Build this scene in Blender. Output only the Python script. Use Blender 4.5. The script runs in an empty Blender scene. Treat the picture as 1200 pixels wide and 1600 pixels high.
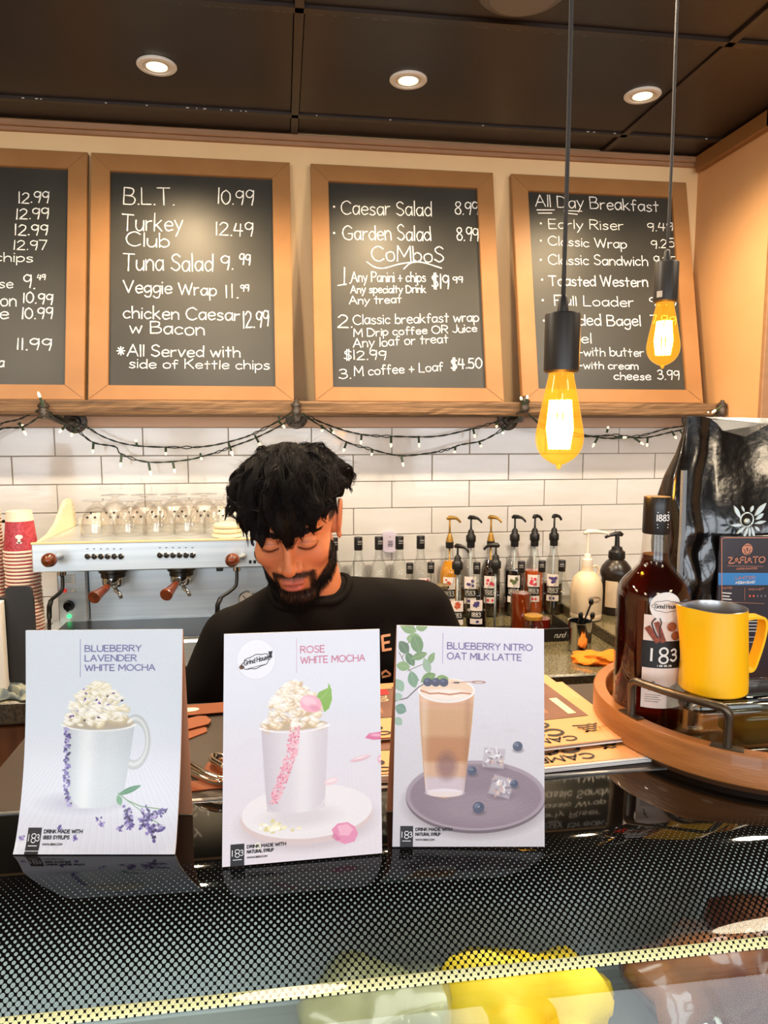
import bpy, bmesh, math, random
import numpy as np
from math import sin, cos, tan, pi, radians, sqrt, atan2
from mathutils import Vector, Matrix
random.seed(7)
NR = np.random.RandomState(5)
SC = bpy.context.scene
COL = SC.collection
# ------------------------------------------------------------------ camera
FPX, PITCH, YAW, CZ = 1130.0, radians(6.5), radians(8.0), 1.62
cam_d = bpy.data.cameras.new('camera')
cam = bpy.data.objects.new('camera', cam_d)
COL.objects.link(cam)
cam_d.sensor_fit = 'VERTICAL'
cam_d.sensor_height = 32.0
cam_d.lens = 32.0 * FPX / 1600.0
cam_d.clip_start = 0.02
cam.location = (0, 0, CZ)
cam.rotation_euler = (pi / 2 - PITCH, 0, -YAW)
SC.camera = cam
# ------------------------------------------------------------------ world, lights, exposure
w = bpy.data.worlds.new('world')
SC.world = w
w.use_nodes = True
wn = w.node_tree.nodes
wn['Background'].inputs[0].default_value = (0.80, 0.90, 1.0, 1)
wn['Background'].inputs[1].default_value = 0.7
SC.view_settings.view_transform = 'Standard'
SC.view_settings.look = 'None'
SC.view_settings.gamma = 1.0
SC.view_settings.exposure = 0.0
SC.view_settings.use_curve_mapping = False
SC.cycles.transparent_max_bounces = 40
SC.cycles.max_bounces = 10
SC.cycles.use_denoising = True


def light(name, kind, loc, energy, color, rot=(0, 0, 0), **kw):
    d = bpy.data.lights.new(name, kind)
    d.energy = energy
    d.color = color
    for k, v in kw.items():
        setattr(d, k, v)
    o = bpy.data.objects.new(name, d)
    COL.objects.link(o)
    o.location = loc
    o.rotation_euler = rot
    return o


# daylight entering by the shop windows behind the camera (one lamp per window opening)
for wx in (-2.3, 0.1, 2.5):
    light('window_daylight', 'AREA', (wx, -3.45, 1.75), 62, (0.86, 0.93, 1.0), (radians(90), 0, 0), shape='RECTANGLE', size=2.0, size_y=1.7)
# warm ceiling lamps of the room, over the customers' side
for lx, ly in ((-1.6, -0.6), (0.0, -1.2), (1.6, -0.6), (-1.8, 0.9), (1.7, 0.9)):
    light('room_ceiling_lamp', 'AREA', (lx, ly, 2.64), 9, (1.0, 0.80, 0.56), (0, 0, 0), shape='DISK', size=0.4)

# unseen fill lights added over the service aisle to brighten the back wall
for lx in (-1.25, -0.3, 0.65, 1.5):
    light('aisle_fill_light', 'AREA', (lx, 1.45, 2.64), 17, (1.0, 0.84, 0.64), (0, 0, 0), shape='DISK', size=0.12)

# ------------------------------------------------------------------ picture ray helpers (used once, to survey real positions)
_f = np.array([sin(YAW) * cos(PITCH), cos(YAW) * cos(PITCH), -sin(PITCH)])
_r = np.array([cos(YAW), -sin(YAW), 0.0])
_u = np.cross(_r, _f)
_c = np.array([0, 0, CZ])


def ray(px, py):
    return _f + (px - 600) / FPX * _r + (800 - py) / FPX * _u


def aty(px, py, y):
    d = ray(px, py)
    return Vector(_c + d * (y / d[1]))


def atz(px, py, z):
    d = ray(px, py)
    return Vector(_c + d * ((z - CZ) / d[2]))


# ------------------------------------------------------------------ mesh builder
class MB:
    def __init__(s):
        s.v = []
        s.f = []
        s.mi = []
        s.m = 0

    def add(s, vs, fs, M=None):
        b = len(s.v)
        for p in vs:
            s.v.append(tuple(M @ Vector(p)) if M is not None else tuple(p))
        for f in fs:
            s.f.append([b + i for i in f])
            s.mi.append(s.m)
        return s

    def box(s, x0, x1, y0, y1, z0, z1, bev=0.0, M=None, seg=1):
        bm = bmesh.new()
        bmesh.ops.create_cube(bm, size=1)
        for v in bm.verts:
            v.co = Vector(((x0 + x1) / 2 + v.co.x * (x1 - x0), (y0 + y1) / 2 + v.co.y * (y1 - y0), (z0 + z1) / 2 + v.co.z * (z1 - z0)))
        if bev > 0:
            bmesh.ops.bevel(bm, geom=bm.edges[:], offset=bev, segments=seg, affect='EDGES', profile=0.5)
        s.bm(bm, M)
        return s

    def bm(s, bm, M=None):
        bm.verts.index_update()
        s.add([v.co.copy() for v in bm.verts], [[v.index for v in f.verts] for f in bm.faces], M)
        bm.free()
        return s

    def lathe(s, prof, n=24, M=None, cx=0, cy=0, cap=True):
        vs = []
        fs = []
        for r, z in prof:
            for k in range(n):
                a = 2 * pi * k / n
                vs.append((cx + r * cos(a), cy + r * sin(a), z))
        for i in range(len(prof) - 1):
            for k in range(n):
                k2 = (k + 1) % n
                fs.append((i * n + k, i * n + k2, (i + 1) * n + k2, (i + 1) * n + k))
        if cap:
            if prof[0][0] > 1e-5:
                fs.append(list(range(n))[::-1])
            if prof[-1][0] > 1e-5:
                fs.append([(len(prof) - 1) * n + k for k in range(n)])
        s.add(vs, fs, M)
        return s

    def tube(s, pts, r, n=8, closed=False, cap=True, M=None, flat=1.0):
        pts = [Vector(p) for p in pts]
        m = len(pts)
        rs = r if isinstance(r, (list, tuple)) else [r] * m
        vs = []
        fs = []
        up = None
        for i in range(m):
            a = pts[(i - 1) % m] if (closed or i > 0) else pts[i]
            b = pts[(i + 1) % m] if (closed or i < m - 1) else pts[i]
            t = (b - a)
            if t.length < 1e-9:
                t = Vector((0, 0, 1))
            t.normalize()
            if up is None:
                up = t.orthogonal().normalized()
            up = (up - t * up.dot(t))
            if up.length < 1e-6:
                up = t.orthogonal()
            up.normalize()
            sd = t.cross(up)
            for k in range(n):
                an = 2 * pi * k / n
                vs.append(pts[i] + (up * cos(an) + sd * sin(an) * flat) * rs[i])
        rg = m if closed else m - 1
        for i in range(rg):
            j = (i + 1) % m
            for k in range(n):
                k2 = (k + 1) % n
                fs.append((i * n + k, i * n + k2, j * n + k2, j * n + k))
        if cap and not closed:
            fs.append(list(range(n))[::-1])
            fs.append([(m - 1) * n + k for k in range(n)])
        s.add(vs, fs, M)
        return s

    def prism(s, poly, h0, h1, axis='z', M=None):
        n = len(poly)

        def P(p, h):
            return (p[0], p[1], h) if axis == 'z' else ((p[0], h, p[1]) if axis == 'y' else (h, p[0], p[1]))
        vs = [P(p, h0) for p in poly] + [P(p, h1) for p in poly]
        fs = [list(range(n))[::-1], list(range(n, 2 * n))]
        for k in range(n):
            k2 = (k + 1) % n
            fs.append((k, k2, n + k2, n + k))
        s.add(vs, fs, M)
        return s

    def sphere(s, c, r, nu=12, nv=8, M=None):
        rx, ry, rz = r if isinstance(r, (tuple, list)) else (r, r, r)
        vs = [(c[0], c[1], c[2] - rz)]
        for j in range(1, nv):
            a = -pi / 2 + pi * j / nv
            for k in range(nu):
                b = 2 * pi * k / nu
                vs.append((c[0] + rx * cos(a) * cos(b), c[1] + ry * cos(a) * sin(b), c[2] + rz * sin(a)))
        vs.append((c[0], c[1], c[2] + rz))
        fs = []
        for k in range(nu):
            fs.append((0, 1 + (k + 1) % nu, 1 + k))
        for j in range(nv - 2):
            for k in range(nu):
                a = 1 + j * nu
                fs.append((a + k, a + (k + 1) % nu, a + nu + (k + 1) % nu, a + nu + k))
        L = len(vs) - 1
        a = 1 + (nv - 2) * nu
        for k in range(nu):
            fs.append((a + k, a + (k + 1) % nu, L))
        s.add(vs, fs, M)
        return s

    def quad(s, a, b, c, d):
        s.add([a, b, c, d], [(0, 1, 2, 3)])
        return s

    def build(s, name, mat, parent=None, world=False, smooth=None, recalc=True):
        off = Vector((0, 0, 0))
        if world and parent is not None:
            off = org(parent)
        me = bpy.data.meshes.new(name)
        me.from_pydata([tuple(Vector(p) - off) for p in s.v], [], s.f)
        mats = mat if isinstance(mat, (list, tuple)) else [mat]
        for m in mats:
            me.materials.append(m)
        if len(mats) > 1:
            me.polygons.foreach_set('material_index', s.mi)
        if recalc:
            bm = bmesh.new()
            bm.from_mesh(me)
            bmesh.ops.recalc_face_normals(bm, faces=bm.faces[:])
            bm.to_mesh(me)
            bm.free()
        if smooth:
            me.shade_smooth()
            if smooth is not True:
                me.set_sharp_from_angle(angle=radians(smooth))
        me.update()
        o = bpy.data.objects.new(name, me)
        COL.objects.link(o)
        if parent is not None:
            o.parent = parent
        return o


def org(o):
    p = Vector(o.location)
    while o.parent is not None:
        o = o.parent
        p += Vector(o.location)
    return p


def tag(o, label=None, cat=None, group=None, kind=None):
    if label:
        o['label'] = label
    if cat:
        o['category'] = cat
    if group:
        o['group'] = group
    if kind:
        o['kind'] = kind
    return o


def thing(name, label, cat, loc=(0, 0, 0), rz=0.0, group=None):
    o = bpy.data.objects.new(name, None)
    o.empty_display_size = 0.05
    COL.objects.link(o)
    o.location = loc
    o.rotation_euler = (0, 0, rz)
    return tag(o, label, cat, group)


def dup(root, loc, rz=None, label=None, group=None):
    r = root.copy()
    COL.objects.link(r)
    r.location = loc
    if rz is not None:
        r.rotation_euler = (0, 0, rz)
    if label:
        r['label'] = label
    if group:
        r['group'] = group
    for ch in list(root.children):
        c = ch.copy()
        COL.objects.link(c)
        c.parent = r
        for g in list(ch.children):
            d = g.copy()
            COL.objects.link(d)
            d.parent = c
    return r


# ------------------------------------------------------------------ materials
MATS = {}


def s2l(c):
    if isinstance(c, str):
        c = [int(c[i:i + 2], 16) / 255 for i in (0, 2, 4)]
    return tuple(((x / 12.92) if x <= 0.04045 else ((x + 0.055) / 1.055) ** 2.4) for x in c)


def mat(name, col, rough=0.5, metal=0.0, spec=0.5, coat=0.0, col2=None, nscale=20, nstretch=(1, 1, 1), bump=0.0, bscale=60, emit=None, estr=0.0, sss=0.0, rvar=0.0, detail=4, nlo=0.35, nhi=0.65, bdist=0.002, sheen=0.0):
    if name in MATS:
        return MATS[name]
    m = bpy.data.materials.new(name)
    m.use_nodes = True
    nt = m.node_tree
    b = nt.nodes['Principled BSDF']
    c = s2l(col)
    b.inputs['Base Color'].default_value = (*c, 1)
    b.inputs['Roughness'].default_value = rough
    b.inputs['Metallic'].default_value = metal
    b.inputs['Specular IOR Level'].default_value = spec
    b.inputs['Coat Weight'].default_value = coat
    b.inputs['Sheen Weight'].default_value = sheen
    if sss:
        b.inputs['Subsurface Weight'].default_value = sss
        b.inputs['Subsurface Radius'].default_value = (0.012, 0.005, 0.003)
        b.inputs['Subsurface Scale'].default_value = 0.6
    if emit:
        b.inputs['Emission Color'].default_value = (*s2l(emit), 1)
        b.inputs['Emission Strength'].default_value = estr
    if col2 or bump or rvar:
        tc = nt.nodes.new('ShaderNodeTexCoord')
        mp = nt.nodes.new('ShaderNodeMapping')
        mp.inputs['Scale'].default_value = nstretch
        nt.links.new(tc.outputs['Object'], mp.inputs['Vector'])
        if col2:
            n = nt.nodes.new('ShaderNodeTexNoise')
            n.inputs['Scale'].default_value = nscale
            n.inputs['Detail'].default_value = detail
            nt.links.new(mp.outputs[0], n.inputs['Vector'])
            rp = nt.nodes.new('ShaderNodeValToRGB')
            rp.color_ramp.elements[0].position = nlo
            rp.color_ramp.elements[1].position = nhi
            rp.color_ramp.elements[0].color = (*c, 1)
            rp.color_ramp.elements[1].color = (*s2l(col2), 1)
            nt.links.new(n.outputs['Fac'], rp.inputs['Fac'])
            nt.links.new(rp.outputs['Color'], b.inputs['Base Color'])
            if rvar:
                mr = nt.nodes.new('ShaderNodeMapRange')
                mr.inputs['To Min'].default_value = max(0.02, rough - rvar)
                mr.inputs['To Max'].default_value = rough + rvar
                nt.links.new(n.outputs['Fac'], mr.inputs['Value'])
                nt.links.new(mr.outputs[0], b.inputs['Roughness'])
        if bump:
            n2 = nt.nodes.new('ShaderNodeTexNoise')
            n2.inputs['Scale'].default_value = bscale
            n2.inputs['Detail'].default_value = 3
            nt.links.new(mp.outputs[0], n2.inputs['Vector'])
            bp = nt.nodes.new('ShaderNodeBump')
            bp.inputs['Strength'].default_value = bump
            bp.inputs['Distance'].default_value = bdist
            nt.links.new(n2.outputs['Fac'], bp.inputs['Height'])
            nt.links.new(bp.outputs['Normal'], b.inputs['Normal'])
    MATS[name] = m
    return m


def thin_glass(name, tint=(1, 1, 1), rough=0.02, refl=1.0, edge=0.0, edgecol=(0.5, 0.5, 0.5), density=0.0, milky=(1, 1, 1)):
    """clear or tinted glass: transparency plus a Fresnel mirror layer; 'edge' darkens grazing walls, 'density' mixes a diffuse body"""
    if name in MATS:
        return MATS[name]
    m = bpy.data.materials.new(name)
    m.use_nodes = True
    nt = m.node_tree
    nt.nodes.clear()
    out = nt.nodes.new('ShaderNodeOutputMaterial')
    tr = nt.nodes.new('ShaderNodeBsdfTransparent')
    lw = nt.nodes.new('ShaderNodeLayerWeight')
    lw.inputs['Blend'].default_value = 0.35
    mc = nt.nodes.new('ShaderNodeMix')
    mc.data_type = 'RGBA'
    mc.inputs[6].default_value = (*tint, 1)
    mc.inputs[7].default_value = (*[t * e for t, e in zip(tint, edgecol)], 1)
    mu = nt.nodes.new('ShaderNodeMath')
    mu.operation = 'MULTIPLY'
    mu.inputs[1].default_value = edge
    nt.links.new(lw.outputs['Facing'], mu.inputs[0])
    nt.links.new(mu.outputs[0], mc.inputs[0])
    nt.links.new(mc.outputs[2], tr.inputs['Color'])
    gl = nt.nodes.new('ShaderNodeBsdfGlossy')
    gl.inputs['Roughness'].default_value = rough
    fr = nt.nodes.new('ShaderNodeFresnel')
    fr.inputs['IOR'].default_value = 1.5
    m2 = nt.nodes.new('ShaderNodeMath')
    m2.operation = 'MULTIPLY'
    m2.inputs[1].default_value = refl
    nt.links.new(fr.outputs[0], m2.inputs[0])
    mx = nt.nodes.new('ShaderNodeMixShader')
    ge = nt.nodes.new('ShaderNodeNewGeometry')
    sb = nt.nodes.new('ShaderNodeMath')
    sb.operation = 'SUBTRACT'
    sb.inputs[0].default_value = 1.0
    nt.links.new(ge.outputs['Backfacing'], sb.inputs[1])
    m3 = nt.nodes.new('ShaderNodeMath')
    m3.operation = 'MULTIPLY'
    nt.links.new(m2.outputs[0], m3.inputs[0])
    nt.links.new(sb.outputs[0], m3.inputs[1])
    nt.links.new(m3.outputs[0], mx.inputs[0])
    last = tr.outputs[0]
    if density:
        df = nt.nodes.new('ShaderNodeBsdfDiffuse')
        df.inputs['Color'].default_value = (*milky, 1)
        md = nt.nodes.new('ShaderNodeMixShader')
        md.inputs[0].default_value = density
        nt.links.new(tr.outputs[0], md.inputs[1])
        nt.links.new(df.outputs[0], md.inputs[2])
        last = md.outputs[0]
    nt.links.new(last, mx.inputs[1])
    nt.links.new(gl.outputs[0], mx.inputs[2])
    nt.links.new(mx.outputs[0], out.inputs['Surface'])
    MATS[name] = m
    return m


# ------------------------------------------------------------------ single-stroke alphabet for all lettering
GL = {}


def _g(ch, w, s):
    st = []
    for part in s.split('|'):
        sm = part.startswith('~')
        if sm:
            part = part[1:]
        pts = [tuple(float(q) for q in p.split(',')) for p in part.split()]
        st.append((sm, pts))
    GL[ch] = (w, st)


for _l in """A .7 0,0 .35,1 .7,0|.12,.36 .58,.36
B .6 0,0 0,1|~0,1 .42,.97 .5,.76 .36,.56 0,.53|~0,.53 .45,.5 .6,.27 .45,.03 0,0
C .7 ~.68,.84 .42,1 .12,.84 0,.5 .12,.14 .42,0 .7,.15
D .68 0,0 0,1|~0,1 .42,.93 .68,.5 .42,.05 0,0
E .52 0,0 0,1|0,1 .5,1|0,.52 .44,.52|0,0 .52,0
F .5 0,0 0,1|0,1 .5,1|0,.52 .42,.52
G .74 ~.68,.84 .42,1 .12,.84 0,.5 .12,.14 .42,0 .66,.1 .72,.42|.42,.45 .74,.45
H .64 0,0 0,1|.64,0 .64,1|0,.52 .64,.52
I .04 .02,0 .02,1
J .42 ~.42,1 .42,.25 .25,0 0,.14
K .58 0,0 0,1|.54,1 0,.4|.18,.58 .58,0
L .48 0,1 0,0 .48,0
M .8 0,0 .04,1 .4,.3 .76,1 .8,0
N .66 0,0 0,1 .66,0 .66,1
O .8 ~.4,1 .1,.83 0,.5 .1,.17 .4,0 .7,.17 .8,.5 .7,.83 .4,1
P .55 0,0 0,1|~0,1 .42,.96 .55,.74 .4,.5 0,.46
Q .8 ~.4,1 .1,.83 0,.5 .1,.17 .4,0 .7,.17 .8,.5 .7,.83 .4,1|.5,.25 .82,-.08
R .58 0,0 0,1|~0,1 .42,.96 .55,.76 .4,.53 0,.5|.25,.5 .58,0
S .52 ~.5,.86 .28,1 .04,.82 .12,.58 .4,.44 .52,.22 .28,0 0,.14
T .66 .33,0 .33,1|0,1 .66,1
U .64 ~0,1 0,.35 .1,.06 .32,0 .54,.06 .64,.35 .64,1
V .68 0,1 .34,0 .68,1
W .96 0,1 .24,0 .48,.85 .72,0 .96,1
X .62 0,0 .6,1|0,1 .62,0
Y .62 0,1 .31,.48 .62,1|.31,.48 .31,0
Z .6 0,1 .6,1 0,0 .6,0
a .46 ~.44,.5 .25,.6 .05,.48 0,.25 .12,.02 .3,.05 .44,.3|.45,.6 .46,.02
b .46 0,1 0,0|~0,.4 .22,.6 .44,.45 .44,.15 .22,0 0,.14
c .42 ~.42,.5 .22,.6 .03,.45 0,.22 .16,0 .42,.1
d .46 .46,1 .46,0|~.46,.4 .26,.6 .04,.46 0,.22 .18,0 .46,.18
e .46 ~.02,.32 .44,.34 .4,.54 .22,.6 .04,.46 .02,.2 .18,0 .46,.1
f .36 ~.38,.92 .24,1 .14,.84 .14,.4 .14,0|0,.58 .34,.58
g .46 ~.44,.5 .25,.6 .05,.48 0,.25 .16,.04 .44,.22|~.45,.6 .46,0 .36,-.34 .14,-.36 .02,-.24
h .44 0,1 0,0|~0,.36 .2,.6 .4,.5 .44,.3 .44,0
i .04 .02,.6 .02,0|.02,.84 .02,.88
j .2 ~.2,.6 .2,-.1 .12,-.32 0,-.3|.2,.84 .2,.88
k .44 0,1 0,0|.38,.62 0,.24|.12,.34 .44,0
l .04 .02,1 .02,0
m .7 0,.6 0,0|~0,.4 .15,.6 .32,.5 .34,.3 .34,0|~.34,.4 .5,.6 .66,.5 .7,.3 .7,0
n .44 0,.6 0,0|~0,.38 .2,.6 .4,.5 .44,.3 .44,0
o .48 ~.24,.6 .04,.48 0,.28 .08,.06 .24,0 .42,.08 .48,.3 .42,.52 .24,.6
p .46 0,.6 0,-.36|~0,.4 .22,.6 .44,.46 .44,.18 .22,0 0,.12
q .46 .46,.6 .46,-.36|~.46,.42 .24,.6 .02,.46 .02,.18 .22,0 .46,.14
r .32 0,.6 0,0|~0,.36 .12,.54 .32,.58
s .38 ~.37,.52 .2,.6 .04,.5 .1,.36 .3,.27 .37,.12 .18,0 0,.07
t .36 .17,.92 .17,0|0,.6 .36,.6
u .44 ~0,.6 0,.2 .14,0 .32,.06 .44,.3|.44,.6 .44,0
v .44 0,.6 .2,0 .44,.6
w .66 0,.6 .16,0 .34,.5 .5,0 .66,.6
x .42 0,0 .4,.6|0,.6 .42,0
y .46 0,.6 .22,.06|~.46,.6 .22,.02 .04,-.36
z .42 0,.6 .4,.6 0,0 .42,0
0 .56 ~.28,1 .06,.8 0,.5 .06,.2 .28,0 .5,.2 .56,.5 .5,.8 .28,1
1 .1 .06,1 .05,0
2 .54 ~.02,.8 .2,1 .46,.9 .46,.62 .2,.28 0,0|0,0 .54,.02
3 .5 ~.04,.88 .26,1 .46,.84 .38,.6 .16,.54|~.16,.54 .44,.48 .5,.22 .26,0 0,.12
4 .54 .14,1 0,.42 .54,.42|.42,.95 .38,0
5 .5 .48,1 .1,1 .04,.56|~.04,.56 .34,.62 .5,.34 .36,.04 0,.06
6 .5 ~.42,1 .1,.65 0,.28 .24,0 .48,.2 .36,.46 .06,.36
7 .52 0,1 .52,1 .2,0
8 .5 ~.26,.54 .06,.72 .14,.96 .4,.97 .46,.74 .26,.54 .04,.34 .08,.06 .34,0 .5,.22 .42,.42 .26,.54
9 .5 ~.46,.9 .22,1 .02,.8 .08,.54 .32,.5 .47,.72|~.48,.98 .48,.5 .4,0
. .06 .02,.0 .06,.03
, .08 .06,.04 .0,-.12
- .3 0,.4 .3,.42
+ .44 .22,.66 .22,.06|0,.36 .44,.36
* .5 .25,.9 .25,.1|0,.5 .5,.5|.08,.8 .42,.2|.08,.2 .42,.8
' .04 .02,1 .02,.8
/ .34 0,0 .34,1
$ .5 ~.48,.82 .26,.94 .04,.78 .12,.56 .4,.44 .48,.2 .26,.04 0,.14|.18,1.08 .18,-.1|.32,1.08 .32,-.1
& .6 ~.6,0 .1,.75 .3,1 .42,.8 .05,.3 .2,0 .6,.4
o""".split('\n'):
    if len(_l) > 3:
        _a = _l.split(' ', 2)
        _g(_a[0], float(_a[1]), _a[2])
GL['\u2022'] = (.12, [(False, [(.02, .34), (.1, .38)])])


def cr(pts, n=5):
    """Catmull-Rom through points"""
    P = [Vector((*p, 0)) if len(p) == 2 else Vector(p) for p in pts]
    P = [P[0] * 2 - P[1]] + P + [P[-1] * 2 - P[-2]]
    out = []
    for i in range(1, len(P) - 2):
        a, b, c, d = P[i - 1:i + 3]
        for k in range(n):
            t = k / n
            out.append(0.5 * ((2 * b) + (c - a) * t + (2 * a - 5 * b + 4 * c - d) * t * t + (-a + 3 * b - 3 * c + d) * t ** 3))
    out.append(P[-2])
    return out


def ribbon(mb, pts, w, fn, rnd=0.0):
    """flat stroke of width w along 2-D pts, mapped to 3-D by fn(x, y)"""
    n = len(pts)
    if n < 2:
        return
    for i in range(1, n - 1):
        ax_, ay_ = pts[i][0] - pts[i - 1][0], pts[i][1] - pts[i - 1][1]
        bx_, by_ = pts[i + 1][0] - pts[i][0], pts[i + 1][1] - pts[i][1]
        q_ = sqrt((ax_ ** 2 + ay_ ** 2) * (bx_ ** 2 + by_ ** 2)) or 1e-9
        if (ax_ * bx_ + ay_ * by_) / q_ < .55:
            ribbon(mb, pts[:i + 1], w, fn, rnd)
            ribbon(mb, pts[i:], w, fn, rnd)
            return
    L = []
    R = []
    for i in range(n):
        a = pts[max(i - 1, 0)]
        b = pts[min(i + 1, n - 1)]
        dx, dy = b[0] - a[0], b[1] - a[1]
        l = sqrt(dx * dx + dy * dy) or 1e-6
        ww = w * 0.5 * (1 + (random.uniform(-rnd, rnd) if rnd else 0))
        ex = 0
        if i == 0:
            ex = -w * 0.35
        if i == n - 1:
            ex = w * 0.35
        x = pts[i][0] + dx / l * ex
        y = pts[i][1] + dy / l * ex
        L.append(fn(x - dy / l * ww, y + dx / l * ww))
        R.append(fn(x + dy / l * ww, y - dx / l * ww))
    mb.add(L + R, [(i, i + 1, n + i + 1, n + i) for i in range(n - 1)])


def text_width(s, h, gap=0.16, space=0.36, sx=1.0):
    t = 0
    for ch in s:
        t += (space if ch == ' ' else GL[ch][0] + gap) * h * sx
    return t - gap * h * sx


def write(mb, s, x, y, h, w, fn, jit=0.0, slant=0.0, gap=0.16, space=0.36, fit=None, rise=0.0, align='l'):
    """lettering: baseline (x, y), cap height h, stroke w; fit = total width asked for; rise = slope of the baseline"""
    sx = 1.0
    if fit:
        sx = fit / text_width(s, h, gap, space)
    if align == 'c':
        x -= text_width(s, h, gap, space, sx) / 2
    if align == 'r':
        x -= text_width(s, h, gap, space, sx)
    x0 = x
    for ch in s:
        if ch == ' ':
            x += space * h * sx
            continue
        gw, st = GL[ch]
        sc = 1 + random.uniform(-jit, jit) * 1.2
        dy = random.uniform(-jit, jit) * h * 0.5
        rot = random.uniform(-jit, jit) * 0.7
        for sm, pts in st:
            q = []
            for (a, b) in pts:
                a2 = a * sx * h
                b2 = b * h * sc
                a2, b2 = a2 - b2 * rot, b2 + a2 * rot
                a2 += random.uniform(-jit, jit) * h * 0.12
                b2 += random.uniform(-jit, jit) * h * 0.12
                q.append((x + a2 + slant * b2, y + dy + b2 + rise * (x - x0)))
            q = [(p[0], p[1]) for p in cr(q, 4)] if sm else q
            if jit and not sm:
                q2 = []
                for i in range(len(q) - 1):
                    for k in range(3):
                        t = k / 3
                        q2.append((q[i][0] * (1 - t) + q[i + 1][0] * t + (random.uniform(-jit, jit) * h * .06 if k else 0), q[i][1] * (1 - t) + q[i + 1][1] * t))
                q = q2 + [q[-1]]
            ribbon(mb, q, w, fn, 0.25 if jit else 0)
        x += (gw + gap) * h * sx
    return x
# ================================================================== the room
WY = 2.73      # back wall plane
CLZ = 2.66     # ceiling height
BX = 1.61      # left face of the bulkhead on the right
M_cream = mat('cream_wall_paint', 'efcb98', 0.75, col2='e9c28c', nscale=3, bump=0.15, bscale=220)
M_peach = mat('peach_wall_paint', 'dcab78', 0.75, col2='d6a26d', nscale=3, bump=0.15, bscale=220)
M_trimb = mat('brown_trim_paint', 'a67c58', 0.55, col2='9c724f', nscale=8, nstretch=(1, 6, 6))
M_ceil = mat('dark_brown_ceiling_paint', '241810', 0.42, col2='2a1d14', nscale=5, bump=0.25, bscale=420, bdist=0.001, rvar=0.06)
M_bar = mat('dark_brown_grid_paint', '281c13', 0.4, col2='2f2218', nscale=14)
M_chip = mat('chipped_white_paint', 'c9c0b4', 0.6)
M_tile = mat('white_glazed_tile', 'ece8e2', 0.16, col2='e4dfd7', nscale=5, nstretch=(1, 1, 3), bump=0.22, bscale=9, bdist=0.004, coat=0.2)
M_grout = mat('grey_tile_grout', 'a79c8e', 0.85, bump=0.3, bscale=300)
M_floor = mat('grey_brown_floor', '6d6258', 0.4, col2='5f554c', nscale=4)
M_plank = mat('rough_brown_wood', '8f6a44', 0.65, col2='45301d', nscale=11, nstretch=(0.35, 8, 16), bump=0.7, bscale=26, bdist=0.003, detail=8, nlo=0.3, nhi=0.75)
M_pipe = mat('grey_iron_pipe', '6b625a', 0.45, metal=0.8, col2='4c443e', nscale=30, bump=0.2, bscale=120)
M_glow = mat('warm_lamp_glow', 'fff1c8', 0.4, emit='ffe6a8', estr=9.0)
M_white = mat('white_enamel', 'ece6dc', 0.4)
M_black = mat('black_plastic', '161514', 0.4)
M_blackg = mat('glossy_black_plastic', '0f0e0e', 0.2)

# floor
mb = MB().box(-3.6, 3.8, -3.6, WY + .1, -0.1, 0.0)
tag(mb.build('floor', M_floor), kind='structure')
# back wall: one body, the painted upper part carries board and trim, the lower part carries the tiles
mb = MB().box(-3.6, 3.8, WY, WY + .15, 0.0, CLZ + .1)
wall_back = tag(mb.build('wall_back', M_cream), kind='structure')
# side walls and the front (shop window) wall
tag(MB().box(-3.75, -3.6, -3.6, WY + .1, 0, CLZ + .1).build('wall_left', M_cream), kind='structure')
tag(MB().box(3.8, 3.95, -3.6, WY + .1, 0, CLZ + .1).build('wall_right', M_peach), kind='structure')
mb = MB()
xs = [-3.6, -3.3, -1.3, -0.9, 1.1, 1.5, 3.5, 3.8]
for i in range(0, 8, 2):
    mb.box(xs[i], xs[i + 1], -3.6, -3.5, 0, CLZ + .1)
for i in range(1, 7, 2):
    mb.box(xs[i], xs[i + 1], -3.6, -3.5, 0, 0.9)
    mb.box(xs[i], xs[i + 1], -3.6, -3.5, 2.6, CLZ + .1)
tag(mb.build('wall_front', M_cream), kind='structure')
for n, i in enumerate((1, 3, 5)):
    f = MB()
    a, b = xs[i], xs[i + 1]
    for (p, q, r_, s_) in ((a, b, .9, .95), (a, b, 2.55, 2.6), (a, a + .05, .95, 2.55), (b - .05, b, .95, 2.55), ((a + b) / 2 - .02, (a + b) / 2 + .02, .95, 2.55)):
        f.box(p, q, -3.57, -3.52, r_, s_)
    tag(f.build('window_%d' % (n + 1), M_black), kind='structure')
# bulkhead at the right, above the tiles
mb = MB().box(BX, 2.6, 2.29, WY, 1.634, CLZ + .1)
tag(mb.build('wall_bulkhead', M_peach), kind='structure')
# ceiling with its grid and lay-in tiles
ceil = tag(MB().box(-3.6, 3.8, -3.6, WY + .1, CLZ + .03, CLZ + .12).build('ceiling', M_ceil), kind='structure')
gx = [-3.48, -2.32, -1.14, 0.06, 1.22, 2.40, 3.56]
gy = [2.56, 1.94, 1.33, 0.72, 0.11, -0.5, -1.11, -1.72, -2.33, -2.94]


def bar_mesh(x0, x1, y0, y1):
    return MB().box(x0, x1, y0, y1, CLZ - .004, CLZ + .028, 0.0008)


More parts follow.
